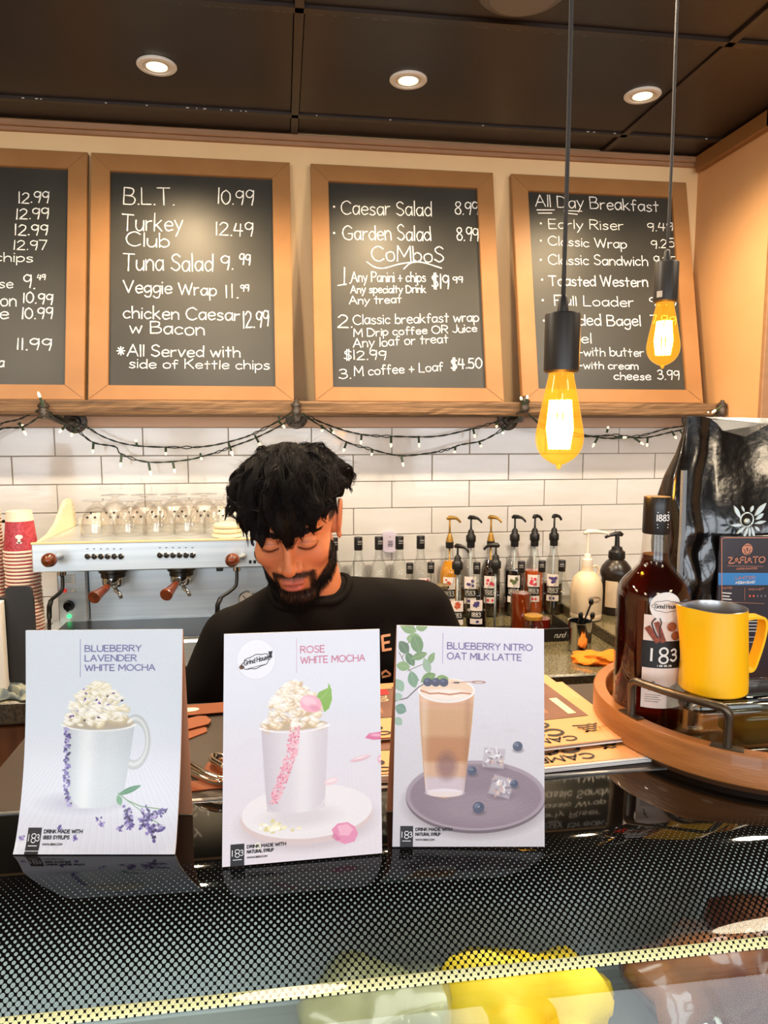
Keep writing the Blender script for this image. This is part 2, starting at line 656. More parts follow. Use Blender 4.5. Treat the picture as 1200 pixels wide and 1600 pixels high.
for x in gx:
    bar_mesh(x - .012, x + .012, -3.4, WY).build('grid_bar', M_bar, ceil)
for y in gy:
    bar_mesh(-3.6, 3.8, y - .012, y + .012).build('grid_bar', M_bar, ceil)
ex = [-3.6] + gx + [3.8]
ey = [WY] + gy + [-3.6]
for i in range(len(ex) - 1):
    for j in range(len(ey) - 1):
        if ey[j] < 0.7:
            continue
        x0, x1, y0, y1 = ex[i] + .013, ex[i + 1] - .013, ey[j + 1] + .013, ey[j] - .013
        dz = random.uniform(0, .004)
        MB().box(x0, x1, y0, y1, CLZ + .002 + dz, CLZ + .026, 0.002).build('ceiling_tile', M_ceil, ceil)
# specks of bared white edge along the bars
ch = MB()
for k in range(90):
    x = random.uniform(-1.2, 1.9)
    l = random.uniform(.002, .012) * (2 if random.random() < .15 else 1)
    ch.box(x, x + l, 1.94 + .0122, 1.94 + .0136, CLZ - .003, CLZ + random.uniform(-.002, .001))
for k in range(26):
    x = random.uniform(-1.0, 1.9)
    ch.box(x, x + random.uniform(.002, .01), 2.56 - .0136, 2.56 - .0122, CLZ - .003, CLZ + .000)
ch.build('chipped_edge', M_chip, ceil)
# crown trim
tr = MB().box(-3.6, BX, WY - .03, WY, 2.635, CLZ - .004, .003).box(-3.6, BX, WY - .018, WY, 2.622, 2.636, .002)
tag(tr.build('trim_1', M_trimb), kind='structure')
tr = MB().box(BX - .03, BX, 2.26, WY - .03, 2.60, CLZ - .004, .003)
tr.box(BX - .03, 2.6, 2.26, 2.29, 2.60, CLZ - .004, .003)
tag(tr.build('trim_2', mat('ochre_brown_trim', '8f602f', 0.5)), kind='structure')
tag(MB().box(BX, 1.66, 2.272, 2.29, 1.634, 2.60, .002).build('trim_3', M_trimb), kind='structure')
# painted band between shelf and tiles
tag(MB().box(-3.6, 2.6, WY - .012, WY, 1.629, 1.668, .002).build('trim_4', mat('pink_beige_paint', 'cfa98c', 0.6)), kind='structure')
# ---- tiles, each its own piece
TW, TH, TG = 0.3030, 0.1019, 0.003
tiles = tag(MB().box(-3.6, 3.8, WY - .006, WY, 0.92, 1.628).build('tile_backing', M_grout), kind='structure')
tmesh = {}
row = 0
for r_ in range(7):
    z1 = 1.6265 - r_ * TH
    z0 = z1 - TH + TG
    off = -0.947 if r_ % 2 == 1 else -0.800
    k0 = -3
    for k in range(k0, 11):
        x0 = off + k * TW + TG / 2
        x1 = x0 + TW - TG
        if x1 < -1.3 or x0 > 2.2:
            continue
        t = MB().box(-TW / 2 + TG / 2, TW / 2 - TG / 2, -.0045, .0045, -(TH - TG) / 2, (TH - TG) / 2, .0016) if 't' not in tmesh else None
        if t is not None:
            o = t.build('tile', M_tile, tiles)
            tmesh['t'] = o.data
        else:
            o = bpy.data.objects.new('tile', tmesh['t'])
            COL.objects.link(o)
            o.parent = tiles
        o.location = ((x0 + x1) / 2, WY - .0085 + random.uniform(-.0006, .0006), (z0 + z1) / 2)
        o.rotation_euler = (random.uniform(-.004, .004), 0, random.uniform(-.003, .003))

# ---- downlights
def downlight(px, py, label, rot=0.0):
    p = atz(px, py, CLZ)
    t = thing('downlight', label, 'ceiling light', (p.x, p.y, CLZ + .003), rot, 'round recessed lights over the chalkboards')
    MB().lathe([(.056, .0), (.0565, -.004), (.053, -.0075), (.042, -.008), (.039, -.003), (.036, -.002)], 40, cap=False).build('trim_ring', M_white, t, smooth=40)
    MB().lathe([(.036, -.002), (.0355, -.006), (.030, -.0065), (.0285, -.003)], 36, cap=False).build('gimbal_ring', M_white, t, smooth=40)
    g = MB().lathe([(.0, -.0035), (.012, -.0037), (.024, -.0025), (.0285, -.002)], 32, cap=False)
    g.build('lamp_face', M_glow, t, smooth=True)
    light('downlight_beam', 'SPOT', (p.x, p.y, CLZ - .02), 52, (1.0, 0.74, 0.44), (radians(-6), 0, 0), spot_size=radians(150), spot_blend=0.9, shadow_soft_size=0.03)


downlight(245, 103, 'round white recessed ceiling light, leftmost of the three, above the B.L.T. board')
downlight(638, 125, 'round white recessed ceiling light in the middle, above the salads and combos board')
downlight(1004, 149, 'round white recessed ceiling light, right of the pendant cord, above the breakfast board')
# round canopy at the top edge of the picture
p = atz(818, -22, CLZ)
t = thing('ceiling_canopy', 'grey round ribbed fixture on the dark ceiling at the very top of the photo', 'ceiling fixture', (p.x, p.y, CLZ - .004))
M_gryp = mat('grey_metal_paint', '70685f', 0.45)
MB().lathe([(.105, 0), (.107, -.006), (.10, -.012), (.096, -.010), (.092, -.016), (.086, -.013), (.080, -.02), (.03, -.024), (0, -.024)], 48).build('cover', M_gryp, t, smooth=35)

# ---- wooden shelf the boards stand on
t = thing('wooden_shelf', 'rough brown wooden plank shelf on pipe brackets, carrying the chalkboards', 'shelf', (0, 2.6, 1.668))
bm = bmesh.new()
nx = 90
vs = []
sec = [(2.482, 1.6725), (2.480, 1.680), (2.4805, 1.694), (2.481, 1.708), (2.484, 1.7155), (2.72, 1.716), (2.72, 1.668), (2.487, 1.668)]
for i in range(nx + 1):
    x = -1.6 + 3.195 * i / nx
    for j, (y, z) in enumerate(sec):
        jit = NR.normal(0, .0009) if y < 2.5 else 0
        vs.append((x, y + jit + .0015 * sin(x * 9 + j), z + (NR.normal(0, .0006) if y < 2.5 and j not in (4, 7) else 0)))
m_ = len(sec)
fs = []
for i in range(nx):
    for j in range(m_):
        j2 = (j + 1) % m_
        fs.append((i * m_ + j, i * m_ + j2, (i + 1) * m_ + j2, (i + 1) * m_ + j))
fs.append(list(range(m_)))
fs.append([nx * m_ + j for j in range(m_)])
MB().add(vs, fs).build('plank', M_plank, t, world=True)


def bracket(px, py, fpx, fpy, label, s=1.0):
    a = aty(px, py, 2.465)
    b = aty(fpx, fpy, WY - .012)
    t = thing('pipe_bracket', label, 'bracket', (b.x, WY - .014, b.z), 0, 'iron pipe brackets holding up the wooden shelf')
    fl = MB()
    R = Matrix.Translation((b.x, WY - .012, b.z)) @ Matrix.Rotation(pi / 2, 4, 'X')
    fl.lathe([(.041, 0), (.041, .006), (.036, .009), (.022, .010), (.019, .022), (.0135, .024)], 28, M=R)
    for k in range(4):
        an = pi / 4 + k * pi / 2
        fl.sphere((b.x + .030 * cos(an), WY - .022, b.z + .030 * sin(an)), (.004, .003, .004), 8, 5)
    fl.build('flange', M_pipe, t, world=True, smooth=40)
    pp = MB()
    pp.tube([(b.x, WY - .03, b.z), (b.x, 2.56, b.z - .002), (a.x, 2.485, a.z - .012), (a.x, 2.468, a.z - .006)], .0105, 12)
    pp.build('pipe', M_pipe, t, world=True, smooth=40)
    e = MB()
    e.lathe([(.0, -.027), (.010, -.025), (.0155, -.018), (.0165, -.006), (.0145, .0), (.0145, .010), (.0175, .012), (.0175, .020), (.012, .022), (.012, .026), (.007, .027), (.007, .034), (0, .034)], 18, M=Matrix.Translation(a))
    e.build('elbow_fitting', M_pipe, t, world=True, smooth=40)
    return a, b


BR = [bracket(68, 642, 118, 659, 'grey iron pipe bracket under the shelf, below the leftmost chalkboard'),
      bracket(463, 640, 463, 653, 'grey iron pipe bracket under the shelf, right above the black hair'),
      bracket(820, 634, 793, 656, 'grey iron pipe bracket under the shelf, just left of the large glowing bulb'),
      bracket(1128, 640, 1080, 655, 'grey iron pipe bracket at the right end of the shelf, over the coffee bag')]

# ================================================================== chalkboards
M_frame = mat('tan_painted_frame', 'a07141', 0.5, col2='976839', nscale=7, nstretch=(1, 1, 1), bump=0.1, bscale=150)
M_slate = mat('black_chalkboard', '262521', 0.45, col2='38362f', nscale=3.2, rvar=0.1, detail=6, nlo=0.3, nhi=0.8)
M_chalk = mat('white_chalk', 'f2efe8', 0.9)
B_Y0, B_Z0, B_T = 2.512, 1.7175, atan2(.188, .842)
B_H = 0.862
FW = .062


def board(x0, x1, label, lines, bullets=(), strokes=(), z_off=0.0):
    t = thing('chalkboard', label, 'chalkboard', ((x0 + x1) / 2, B_Y0, B_Z0), 0, 'framed chalkboard menus on the shelf')
    t.rotation_euler = (-B_T, 0, 0)
    W = x1 - x0
    hw = W / 2
    # local frame: x right, z up along the board, -y toward the room
    th = .024
    FB = .050
    o1 = [(-hw, 0), (hw, 0), (hw, B_H), (-hw, B_H)]
    i1 = [(-hw + FW, FB), (hw - FW, FB), (hw - FW, B_H - FW), (-hw + FW, B_H - FW)]
    for k in range(4):
        k2 = (k + 1) % 4
        q = [o1[k], o1[k2], i1[k2], i1[k]]
        bm = bmesh.new()
        f = [bm.verts.new((a, -.0, b)) for a, b in q]
        g = [bm.verts.new((a, th, b)) for a, b in q]
        bm.faces.new(f)
        bm.faces.new(g[::-1])
        for e in range(4):
            e2 = (e + 1) % 4
            bm.faces.new((f[e2], f[e], g[e], g[e2]))
        bmesh.ops.recalc_face_normals(bm, faces=bm.faces[:])
        bmesh.ops.bevel(bm, geom=[e for e in bm.edges if all(v.co.y < .001 for v in e.verts)], offset=.0016, segments=2, affect='EDGES')
        MB().bm(bm).build('frame_rail', M_frame, t)
    MB().box(-hw + FW - .004, hw - FW + .004, .012, .018, FB - .004, B_H - FW + .004).build('slate_panel', M_slate, t)
    # map picture positions onto the board's own plane
    n = Vector((0, -cos(B_T), sin(B_T)))
    Mi = (Matrix.Translation(t.location) @ Matrix.Rotation(-B_T, 4, 'X')).inverted()
    P0 = Vector(t.location) + Matrix.Rotation(-B_T, 3, 'X') @ Vector((0, .0115, 0))

    def uv(px, py):
        d = Vector(ray(px, py))
        n_ = Matrix.Rotation(-B_T, 3, 'X') @ Vector((0, -1, 0))
        c = Vector((0, 0, CZ))
        k = (P0 - c).dot(n_) / d.dot(n_)
        l = Mi @ (c + d * k)
        return l.x, l.z

    def fn(x, y):
        return (x, .0114, y)
    for (s, ax, ay, bx, by, h) in lines:
        u0, v0 = uv(ax, ay)
        u1, v1 = uv(bx, by)
        hh = abs(uv(ax, ay - h)[1] - v0)
        m = MB()
        write(m, s, u0, v0, hh, .0039 if h > 15 else .0032, fn, jit=.055, fit=u1 - u0, rise=(v1 - v0) / (u1 - u0), gap=.15, space=.34)
        m.build('chalk_lettering', M_chalk, t, recalc=False)
    for (px, py) in bullets:
        u, v = uv(px, py)
        m = MB()
        m.add([fn(u + .0042 * cos(a), v + .0042 * sin(a)) for a in [k * pi / 5 for k in range(10)]], [list(range(10))])
        m.build('chalk_bullet', M_chalk, t, recalc=False)
    for st in strokes:
        m = MB()
        q = [uv(*p) for p in st]
        q = [(p[0], p[1]) for p in cr(q, 6)] if len(q) > 2 else q
        ribbon(m, q, .004, fn, .2)
        m.build('chalk_line', M_chalk, t, recalc=False)
    return t


board(-1.313, -0.640, 'tan framed chalkboard menu, leftmost and cut off by the photo edge', [
    ('12.99', 29, 317, 76, 316, 17), ('12.99', 25, 342, 76, 341, 16), ('12.99', 23, 367, 74, 366, 16), ('12.97', 21, 390, 73, 390, 15),
    ('chips', -8, 408, 51, 410, 14), ('se', -1, 450, 20, 450, 14), ('9.', 37, 450, 54, 451, 20), ('49', 58, 437, 71, 437, 8),
    ('on', 1, 478, 25, 478, 18), ('10.99', 36, 473, 82, 476, 16), ('e', 0, 498, 13, 497, 18), ('10.99', 34, 498, 82, 497, 17),
    ('11.99', 26, 546, 80, 547, 18), ('a', -2, 573, 6, 573, 16)])
board(-0.628, 0.043, 'tan framed chalkboard with sandwich menu, B.L.T. at the top', [
    ('B.L.T.', 193, 319, 272, 321, 27), ('10.99', 340, 318, 396, 320, 23), ('Turkey', 190, 360, 286, 360, 26), ('Club', 197, 384, 264, 386, 22),
    ('12.49', 337, 367, 395, 369, 20), ('Tuna Salad', 192, 422, 332, 424, 26), ('9.', 345, 421, 364, 421, 22), ('99', 374, 413, 391, 414, 16),
    ('Veggie Wrap', 193, 456, 338, 462, 19), ('11.', 352, 465, 372, 465, 20), ('99', 376, 455, 389, 455, 10),
    ('chicken Caesar', 193, 497, 374, 501, 19), ('12.99', 380, 513, 420, 508, 24), ('w Bacon', 203, 520, 319, 524, 19),
    ('*All Served with', 183, 556, 375, 558, 17), ('side of Kettle chips', 202, 575, 421, 577, 14)])
board(0.116, 0.784, 'tan framed chalkboard with salads and underlined combos list', [
    ('Caesar Salad', 533, 334, 674, 338, 22), ('8.99', 711, 334, 748, 336, 19), ('Garden Salad', 536, 374, 673, 376, 23), ('8.99', 714, 375, 748, 377, 20),
    ('CoMboS', 581, 408, 693, 409, 23), ('1.', 536, 445, 548, 442, 27), ('Any Panini + chips', 549, 440, 665, 440, 15), ('$19', 675, 449, 702, 452, 21), ('99', 708, 442, 723, 441, 9),
    ('Any specialty Drink', 548, 458, 665, 457, 12), ('Any treat', 546, 475, 627, 473, 12), ('2.', 528, 511, 550, 512, 20),
    ('Classic breakfast wrap', 552, 507, 748, 502, 15), ('M Drip coffee OR Juice', 553, 526, 745, 518, 12), ('Any loaf or treat', 552, 543, 700, 535, 14),
    ('$12.99', 538, 562, 603, 561, 14), ('3.', 530, 592, 548, 591, 14), ('M coffee + Loaf', 554, 587, 692, 579, 14), ('$4.50', 705, 577, 753, 574, 16)],
    bullets=[(522, 323), (522, 364)],
    strokes=[[(573, 409), (585, 417), (600, 419), (622, 413), (640, 410), (648, 409)], [(631, 420), (642, 411), (660, 410), (690, 419)], [(528, 446), (541, 444)]])
board(0.853, 1.546, 'tan framed chalkboard behind the pendant lamps, headed All Day Breakfast', [
    ('All Day Breakfast', 837, 322, 1029, 331, 18), ('Early Riser', 858, 357, 974, 359, 15), ('9.49', 1012, 361, 1052, 360, 13),
    ('Classic Wrap', 857, 383, 979, 388, 14), ('9.25', 1018, 388, 1054, 386, 13), ('Classic Sandwich', 857, 413, 1012, 415, 15), ('9.25', 1022, 415, 1056, 415, 14),
    ('Toasted Western', 858, 446, 1012, 448, 16), ('9.99', 1023, 446, 1055, 446, 14), ('Full Loader', 867, 477, 990, 479, 15), ('9.99', 1015, 477, 1057, 477, 13),
    ('Loaded Bagel', 867, 508, 1001, 509, 17), ('7.99', 1017, 506, 1057, 507, 13), ('Bagel', 862, 536, 924, 536, 15),
    ('-with butter', 905, 556, 1006, 557, 13), ('-with cream', 905, 576, 997, 577, 11), ('cheese', 960, 593, 1017, 594, 12), ('3.99', 1028, 593, 1062, 593, 14)],
    bullets=[(845, 349), (845, 376), (845, 406), (847, 437), (848, 469), (850, 501)],
    strokes=[[(839, 328), (866, 328)], [(841, 333), (862, 333)], [(881, 329), (909, 330)], [(885, 333), (902, 335)]])

# ================================================================== string lights
M_wire = mat('dark_green_wire', '1f2a20', 0.45)
M_sock = mat('green_bulb_socket', '3b4d38', 0.5)
M_mini = mat('clear_warm_mini_bulb', 'fff7df', 0.15, emit='ffe9b8', estr=1.2)
ctrl = [  # (upper strand, lower strand) between brackets, picture positions
    [(-40, 690), (0, 663), (30, 655), (62, 640)], [(-40, 700), (0, 671), (35, 667), (66, 648)],
    [(72, 641), (105, 656), (130, 664), (165, 684), (210, 696), (280, 699), (325, 697), (370, 687), (400, 676), (440, 655), (458, 642)],
    [(72, 645), (115, 668), (145, 691), (180, 698), (190, 710), (232, 722), (290, 719), (335, 708), (365, 697), (400, 684), (440, 664), (462, 648)],
    [(470, 645), (500, 659), (540, 673), (575, 680), (620, 682), (680, 682), (730, 672), (770, 661), (800, 650), (818, 641)],
    [(472, 648), (505, 668), (540, 690), (580, 702), (625, 712), (670, 708), (700, 702), (720, 695), (755, 688), (790, 668), (812, 652)],
    [(824, 645), (845, 662), (880, 672), (915, 680), (955, 685), (1000, 681), (1040, 670), (1075, 664), (1105, 655), (1124, 642)],
    [(826, 648), (850, 668), (885, 680), (920, 682), (960, 680), (1005, 684), (1045, 676), (1080, 668), (1110, 662), (1128, 652)]]
t = thing('string_lights', 'dark green string lights with small clear bulbs draped below the wooden shelf', 'string lights', (0, 2.5, 1.62))
paths = []
for k, c in enumerate(ctrl):
    q = []
    for (a, b) in c:
        e = min(1.0, min(abs(a - m_) for m_ in (68, 463, 820, 1128)) / 60.0)
        q.append(aty(a, b, 2.44 + .20 * e))
    q = cr(q, 9)
    paths.append(q)
    cw = MB()
    for ph in (0, pi):
        pts = []
        for i, p in enumerate(q):
            a = i * 0.9 + ph
            wob = .0016 + .0035 * max(0, sin(i * 0.23 + k * 1.7)) ** 4
            pts.append(p + Vector((0, wob * cos(a) * .5, wob * sin(a))))
        cw.tube(pts, .0019, 5)
    cw.build('cord', M_wire, t, world=True, smooth=True)
bulbs = [(68, 636, 60, 614), (30, 660, 42, 682), (28, 662, 33, 664), (104, 664, 94, 674), (118, 668, 112, 680), (146, 692, 145, 706), (190, 710, 188, 728), (214, 697, 213, 691),
         (232, 722, 236, 744), (259, 699, 259, 709), (270, 721, 273, 737), (313, 708, 315, 706), (357, 692, 365, 716), (398, 680, 407, 697), (434, 657, 444, 667), (436, 655, 436, 650),
         (503, 664, 500, 663), (515, 669, 521, 676), (565, 678, 564, 692), (541, 692, 537, 704), (611, 682, 611, 697), (582, 702, 581, 708), (654, 681, 655, 697), (627, 712, 630, 727),
         (739, 669, 742, 682), (712, 698, 713, 697), (748, 689, 751, 691), (785, 668, 786, 676), (818, 633, 814, 622), (822, 632, 824, 620), (775, 658, 776, 655),
         (935, 682, 926, 698), (948, 676, 950, 668), (990, 684, 1011, 698), (1012, 684, 1011, 696), (960, 684, 990, 683), (1049, 673, 1056, 684), (1062, 672, 1070, 683),
         (1110, 648, 1107, 645), (1118, 650, 1118, 658), (1138, 646, 1142, 640), (1136, 655, 1144, 672), (1128, 634, 1112, 645)]
for (a, b, c, d) in bulbs:
    e = min(1.0, min(abs(a - m_) for m_ in (68, 463, 820, 1128)) / 60.0)
    y = 2.432 + .20 * e
    p = aty(a, b, y)
    q = aty(c, d, y - .006)
    dd = (q - p)
    if dd.length < .012:
        dd = Vector((random.uniform(-.5, .5), -.3, -1))
    dd.normalize()
    ln = max(.026, min(.05, (q - p).length + .006))
    R = Matrix.Translation(p) @ dd.to_track_quat('Z', 'Y').to_matrix().to_4x4()
    s_ = MB().lathe([(.003, 0), (.0042, .003), (.004, ln * .55), (.0048, ln * .58), (.0044, ln * .62), (0, ln * .62)], 8, M=R).build('bulb_socket', M_sock, t, world=True, smooth=50)
    MB().lathe([(.0034, ln * .6), (.0046, ln * .72), (.0042, ln * .88), (.002, ln * .96), (0, ln)], 8, M=R).build('mini_bulb', M_mini, s_, world=True, smooth=True)

# ================================================================== pendant lamps
M_cordb = mat('black_fabric_cord', '3a3633', 0.8, bump=0.5, bscale=500)
M_sockb = mat('matte_black_metal', '2b2826', 0.42, metal=0.3)
M_amber = thin_glass('amber_bulb_glass', (1.0, 0.74, 0.28), 0.03, 1.0, 0.5, (0.98, 0.7, 0.35), 0.0)
_nt = M_amber.node_tree    # the lit bulb's coated glass glows
_em = _nt.nodes.new('ShaderNodeEmission')
_em.inputs[0].default_value = (1.0, 0.47, 0.035, 1)
_em.inputs[1].default_value = 0.5
_ad = _nt.nodes.new('ShaderNodeAddShader')
_o = [n for n in _nt.nodes if n.type == 'OUTPUT_MATERIAL'][0]
_nt.links.new(_o.inputs[0].links[0].from_socket, _ad.inputs[0])
_nt.links.new(_em.outputs[0], _ad.inputs[1])
_nt.links.new(_ad.outputs[0], _o.inputs[0])
M_fil = mat('glowing_filament', 'ffcf6a', 0.4, emit='ffc45a', estr=60.0)
M_stem = thin_glass('filament_stem_glass', (1, .9, .7), 0.05, .6)


def pendant(x, y, zb, top_px, label, sway):
    """zb: z of the bulb tip"""
    t = thing('pendant_lamp', label, 'lamp', (x, y, zb), 0, 'amber filament bulb pendants')
    H = .128
    prof = [(0, 0), (.004, .0005), (.012, .004), (.022, .011), (.029, .021), (.032, .033), (.0318, .044), (.029, .060), (.0255, .078), (.022, .096), (.0185, .112), (.0165, .122), (.0155, H)]
    prof = [(max(0, v.x), v.y) for v in cr(prof, 4)]
    MB().lathe(prof, 48, cap=False).build('bulb_glass', M_amber, t, smooth=True)
    MB().lathe([(.0, -.006), (.003, -.004), (.004, 0), (.002, .001), (0, .001)], 10).build('bulb_tip', M_amber, t, smooth=True)
    f = MB()
    for k in range(12):
        a = 2 * pi * k / 12
        r0 = .016
        b = a + .35
        f.tube([(r0 * cos(a) * .75, r0 * sin(a) * .75, .022), (r0 * cos(a), r0 * sin(a), .05), (r0 * .8 * cos(b), r0 * .8 * sin(b), .088)], .0026, 6)
    f.build('filament', M_fil, t, smooth=True)
    MB().lathe([(.0015, .018), (.0018, .06), (.004, .10), (.009, .126), (0, .127)], 12).build('glass_stem', M_stem, t, smooth=True)
    MB().lathe([(.0, H - .004), (.0205, H - .004), (.0235, H - .001), (.0235, H + .072), (.0225, H + .074), (.008, H + .074), (.0075, H + .078), (.006, H + .094), (.0035, H + .098), (0, H + .098)], 36).build('lamp_socket', M_sockb, t, smooth=35)
    if sway > .0013:
        patch_v = [(.0237 * sin(a), -.0237 * cos(a), zz) for zz in (H + .004, H + .016) for a in (-1.25, -1.0, -.75)]
        MB().add(patch_v, [(0, 1, 4, 3), (1, 2, 5, 4)]).build('rating_sticker', mat('grey_white_sticker', 'b9b2a8', .6), t, recalc=False)
    z0 = H + .096
    zt = CLZ - zb
    pts = []
    for k in range(25):
        u = k / 24
        pts.append((sway * sin(u * pi * 2.4) * (.3 + u) + .0, 0, z0 + (zt - z0) * u))
    MB().tube(pts, .0031, 8).build('cord', M_cordb, t, smooth=True)
    MB().lathe([(.0, zt - .03), (.03, zt - .029), (.05, zt - .02), (.055, zt)], 30, cap=False).build('canopy', M_sockb, t, smooth=True)
    light('pendant_glow', 'POINT', (x, y, zb + .05), 2.2, (1.0, 0.60, 0.22), shadow_soft_size=.012)


a = aty(873, 727, .945)
pendant(a.x, .945, a.z, None, 'large glowing amber pendant bulb with black socket, nearest the camera', .0012)
a = aty(1035, 572, 1.385)
pendant(a.x, 1.385, a.z, None, 'smaller glowing amber pendant bulb hanging in front of the breakfast board', .0015)
# ================================================================== front display case with curved printed glass
CT = 1.20
M_blk = mat('black_printed_glass', '0a0908', 0.03, spec=0.6)
M_clear = thin_glass('clear_case_glass', (0.93, 0.97, 0.96), 0.01, 1.0, 0.3, (0.7, 0.85, 0.8))
M_alu = mat('brushed_aluminium', 'b9bdc0', 0.3, metal=1.0)
M_lam = mat('dark_brown_laminate', '41362d', 0.38, col2='3b3129', nscale=4, bump=0.1, bscale=400)
M_darkw = mat('dark_counter_panel', '1d1815', 0.5)
M_inner = mat('case_inner_grey', 'a9adab', 0.5)
M_led = mat('cream_led_diffuser', 'fff0b8', 0.4, emit='ffe9a8', estr=.7)

GR, GY0 = 0.156, 0.690


def frit_mat():
    m = bpy.data.materials.new('dotted_printed_glass')
    m.use_nodes = True
    nt = m.node_tree
    N = nt.nodes
    L = nt.links
    N.clear()
    out = N.new('ShaderNodeOutputMaterial')
    uv = N.new('ShaderNodeUVMap')
    uv.uv_map = 'UVMap'
    sp = N.new('ShaderNodeSeparateXYZ')
    L.new(uv.outputs[0], sp.inputs[0])

    def mth(op, a, b=None, c=None):
        n = N.new('ShaderNodeMath')
        n.operation = op
        for i, q in enumerate((a, b, c)):
            if q is None:
                continue
            if isinstance(q, (int, float)):
                n.inputs[i].default_value = q
            else:
                L.new(q, n.inputs[i])
        return n.outputs[0]
    p = 0.0067
    A = mth('DIVIDE', mth('ADD', sp.outputs[0], sp.outputs[1]), p)
    B = mth('DIVIDE', mth('SUBTRACT', sp.outputs[0], sp.outputs[1]), p)
    fa = mth('SUBTRACT', mth('FRACT', A), 0.5)
    fb = mth('SUBTRACT', mth('FRACT', B), 0.5)
    d = mth('SQRT', mth('ADD', mth('MULTIPLY', fa, fa), mth('MULTIPLY', fb, fb)))
    # dot radius grows along the curve (V holds the arc length in metres)
    mr = N.new('ShaderNodeMapRange')
    mr.inputs['From Min'].default_value = 0.012
    mr.inputs['From Max'].default_value = 0.150
    mr.inputs['To Min'].default_value = 0.06
    mr.inputs['To Max'].default_value = 0.54
    L.new(sp.outputs[1], mr.inputs['Value'])
    hole = mth('LESS_THAN', d, mr.outputs[0])
    on = mth('GREATER_THAN', sp.outputs[1], 0.006)
    hole = mth('MULTIPLY', hole, on)
    pr = N.new('ShaderNodeBsdfPrincipled')
    pr.inputs['Base Color'].default_value = (0.004, 0.004, 0.004, 1)
    pr.inputs['Roughness'].default_value = 0.03
    tr = N.new('ShaderNodeBsdfTransparent')
    gl = N.new('ShaderNodeBsdfGlossy')
    gl.inputs['Roughness'].default_value = 0.02
    fr = N.new('ShaderNodeFresnel')
    mx = N.new('ShaderNodeMixShader')
    tr.inputs['Color'].default_value = (.78, .82, .84, 1)
    L.new(mth('MULTIPLY', fr.outputs[0], mth('SUBTRACT', 1.0, N.new('ShaderNodeNewGeometry').outputs['Backfacing'])), mx.inputs[0])
    L.new(tr.outputs[0], mx.inputs[1])
    L.new(gl.outputs[0], mx.inputs[2])
    m2 = N.new('ShaderNodeMixShader')
    L.new(hole, m2.inputs[0])
    L.new(pr.outputs[0], m2.inputs[1])
    L.new(mx.outputs[0], m2.inputs[2])
    L.new(m2.outputs[0], out.inputs[0])
    return m


case = thing('display_case', 'black glass counter display case whose curved front is printed with fading dots', 'display case', (0, .5, 0))
prof = [(.80, CT), (.75, CT), (GY0, CT)]
TH_END = radians(52)
n1 = 26
for k in range(1, n1 + 1):
    a = radians(62) * k / n1
    prof.append((GY0 - GR * sin(a), CT - GR * (1 - cos(a))))
ye, ze = prof[-1]
for k in (0.1, 0.25, 0.4):
    prof.append((ye - k * cos(radians(62)), ze - k * sin(radians(62))))
arc = [0.0]
for i in range(1, len(prof)):
    arc.append(arc[-1] + sqrt((prof[i][0] - prof[i - 1][0]) ** 2 + (prof[i][1] - prof[i - 1][1]) ** 2))
s0 = arc[2]
XA, XB = -1.1, 1.5
me = bpy.data.meshes.new('curved_glass')
vs = []
fs = []
mi = []
uvs = []
nrm = []
for i, (y, z) in enumerate(prof):
    a = prof[max(i - 1, 0)]
    b = prof[min(i + 1, len(prof) - 1)]
    tx, tz = b[0] - a[0], b[1] - a[1]
    l = sqrt(tx * tx + tz * tz)
    nrm.append((tz / l, -tx / l))   # outward: up / toward customer
cols = [XA + (XB - XA) * k / 8 for k in range(9)]
np_ = len(prof)
for sgn in (0, 1):
    for x in cols:
        for i, (y, z) in enumerate(prof):
            off = -.006 * sgn
            vs.append((x, y + nrm[i][0] * off, z + nrm[i][1] * off))
for sgn in (0, 1):
    b0 = sgn * len(cols) * np_
    for c in range(len(cols) - 1):
        for i in range(np_ - 1):
            q = (b0 + c * np_ + i, b0 + (c + 1) * np_ + i, b0 + (c + 1) * np_ + i + 1, b0 + c * np_ + i + 1)
            fs.append(q if sgn else q[::-1])
            s = (arc[i] + arc[i + 1]) / 2 - s0
            send = GR * TH_END
            if s < 0:
                mi.append(0)
            elif s < send:
                mi.append(1 if sgn == 0 else 2)
            else:
                mi.append(2)
b1 = len(cols) * np_
for c in range(len(cols) - 1):
    for i in (0, np_ - 1):
        fs.append((c * np_ + i, (c + 1) * np_ + i, b1 + (c + 1) * np_ + i, b1 + c * np_ + i))
        mi.append(0)
for c in (0, len(cols) - 1):
    for i in range(np_ - 1):
        fs.append((c * np_ + i, c * np_ + i + 1, b1 + c * np_ + i + 1, b1 + c * np_ + i))
        mi.append(2)
me.from_pydata(vs, [], fs)
for m_ in (M_blk, frit_mat(), M_clear):
    me.materials.append(m_)
me.polygons.foreach_set('material_index', mi)
ul = me.uv_layers.new(name='UVMap')
for pl in me.polygons:
    for li in pl.loop_indices:
        vi = me.loops[li].vertex_index
        v = vs[vi]
        ul.data[li].uv = (v[0], arc[vi % np_] - s0)
me.shade_smooth()
me.set_sharp_from_angle(angle=radians(40))
o = bpy.data.objects.new('curved_glass', me)
COL.objects.link(o)
o.parent = case
o.location = (0, -.5, 0)
MB().box(XA, XB, .8005, .807, CT - .02, CT + .0015, .0008).build('aluminium_edge', M_alu, case, world=True)
MB().box(XA, XB, .785, .7995, .2, CT - .012).build('back_panel', M_inner, case, world=True)
MB().box(XA, XB, .40, .79, .935, .95, .002).build('shelf_board', M_inner, case, world=True)
MB().box(XA, XB, .36, .80, .02, .62).build('base_cabinet', M_darkw, case, world=True)
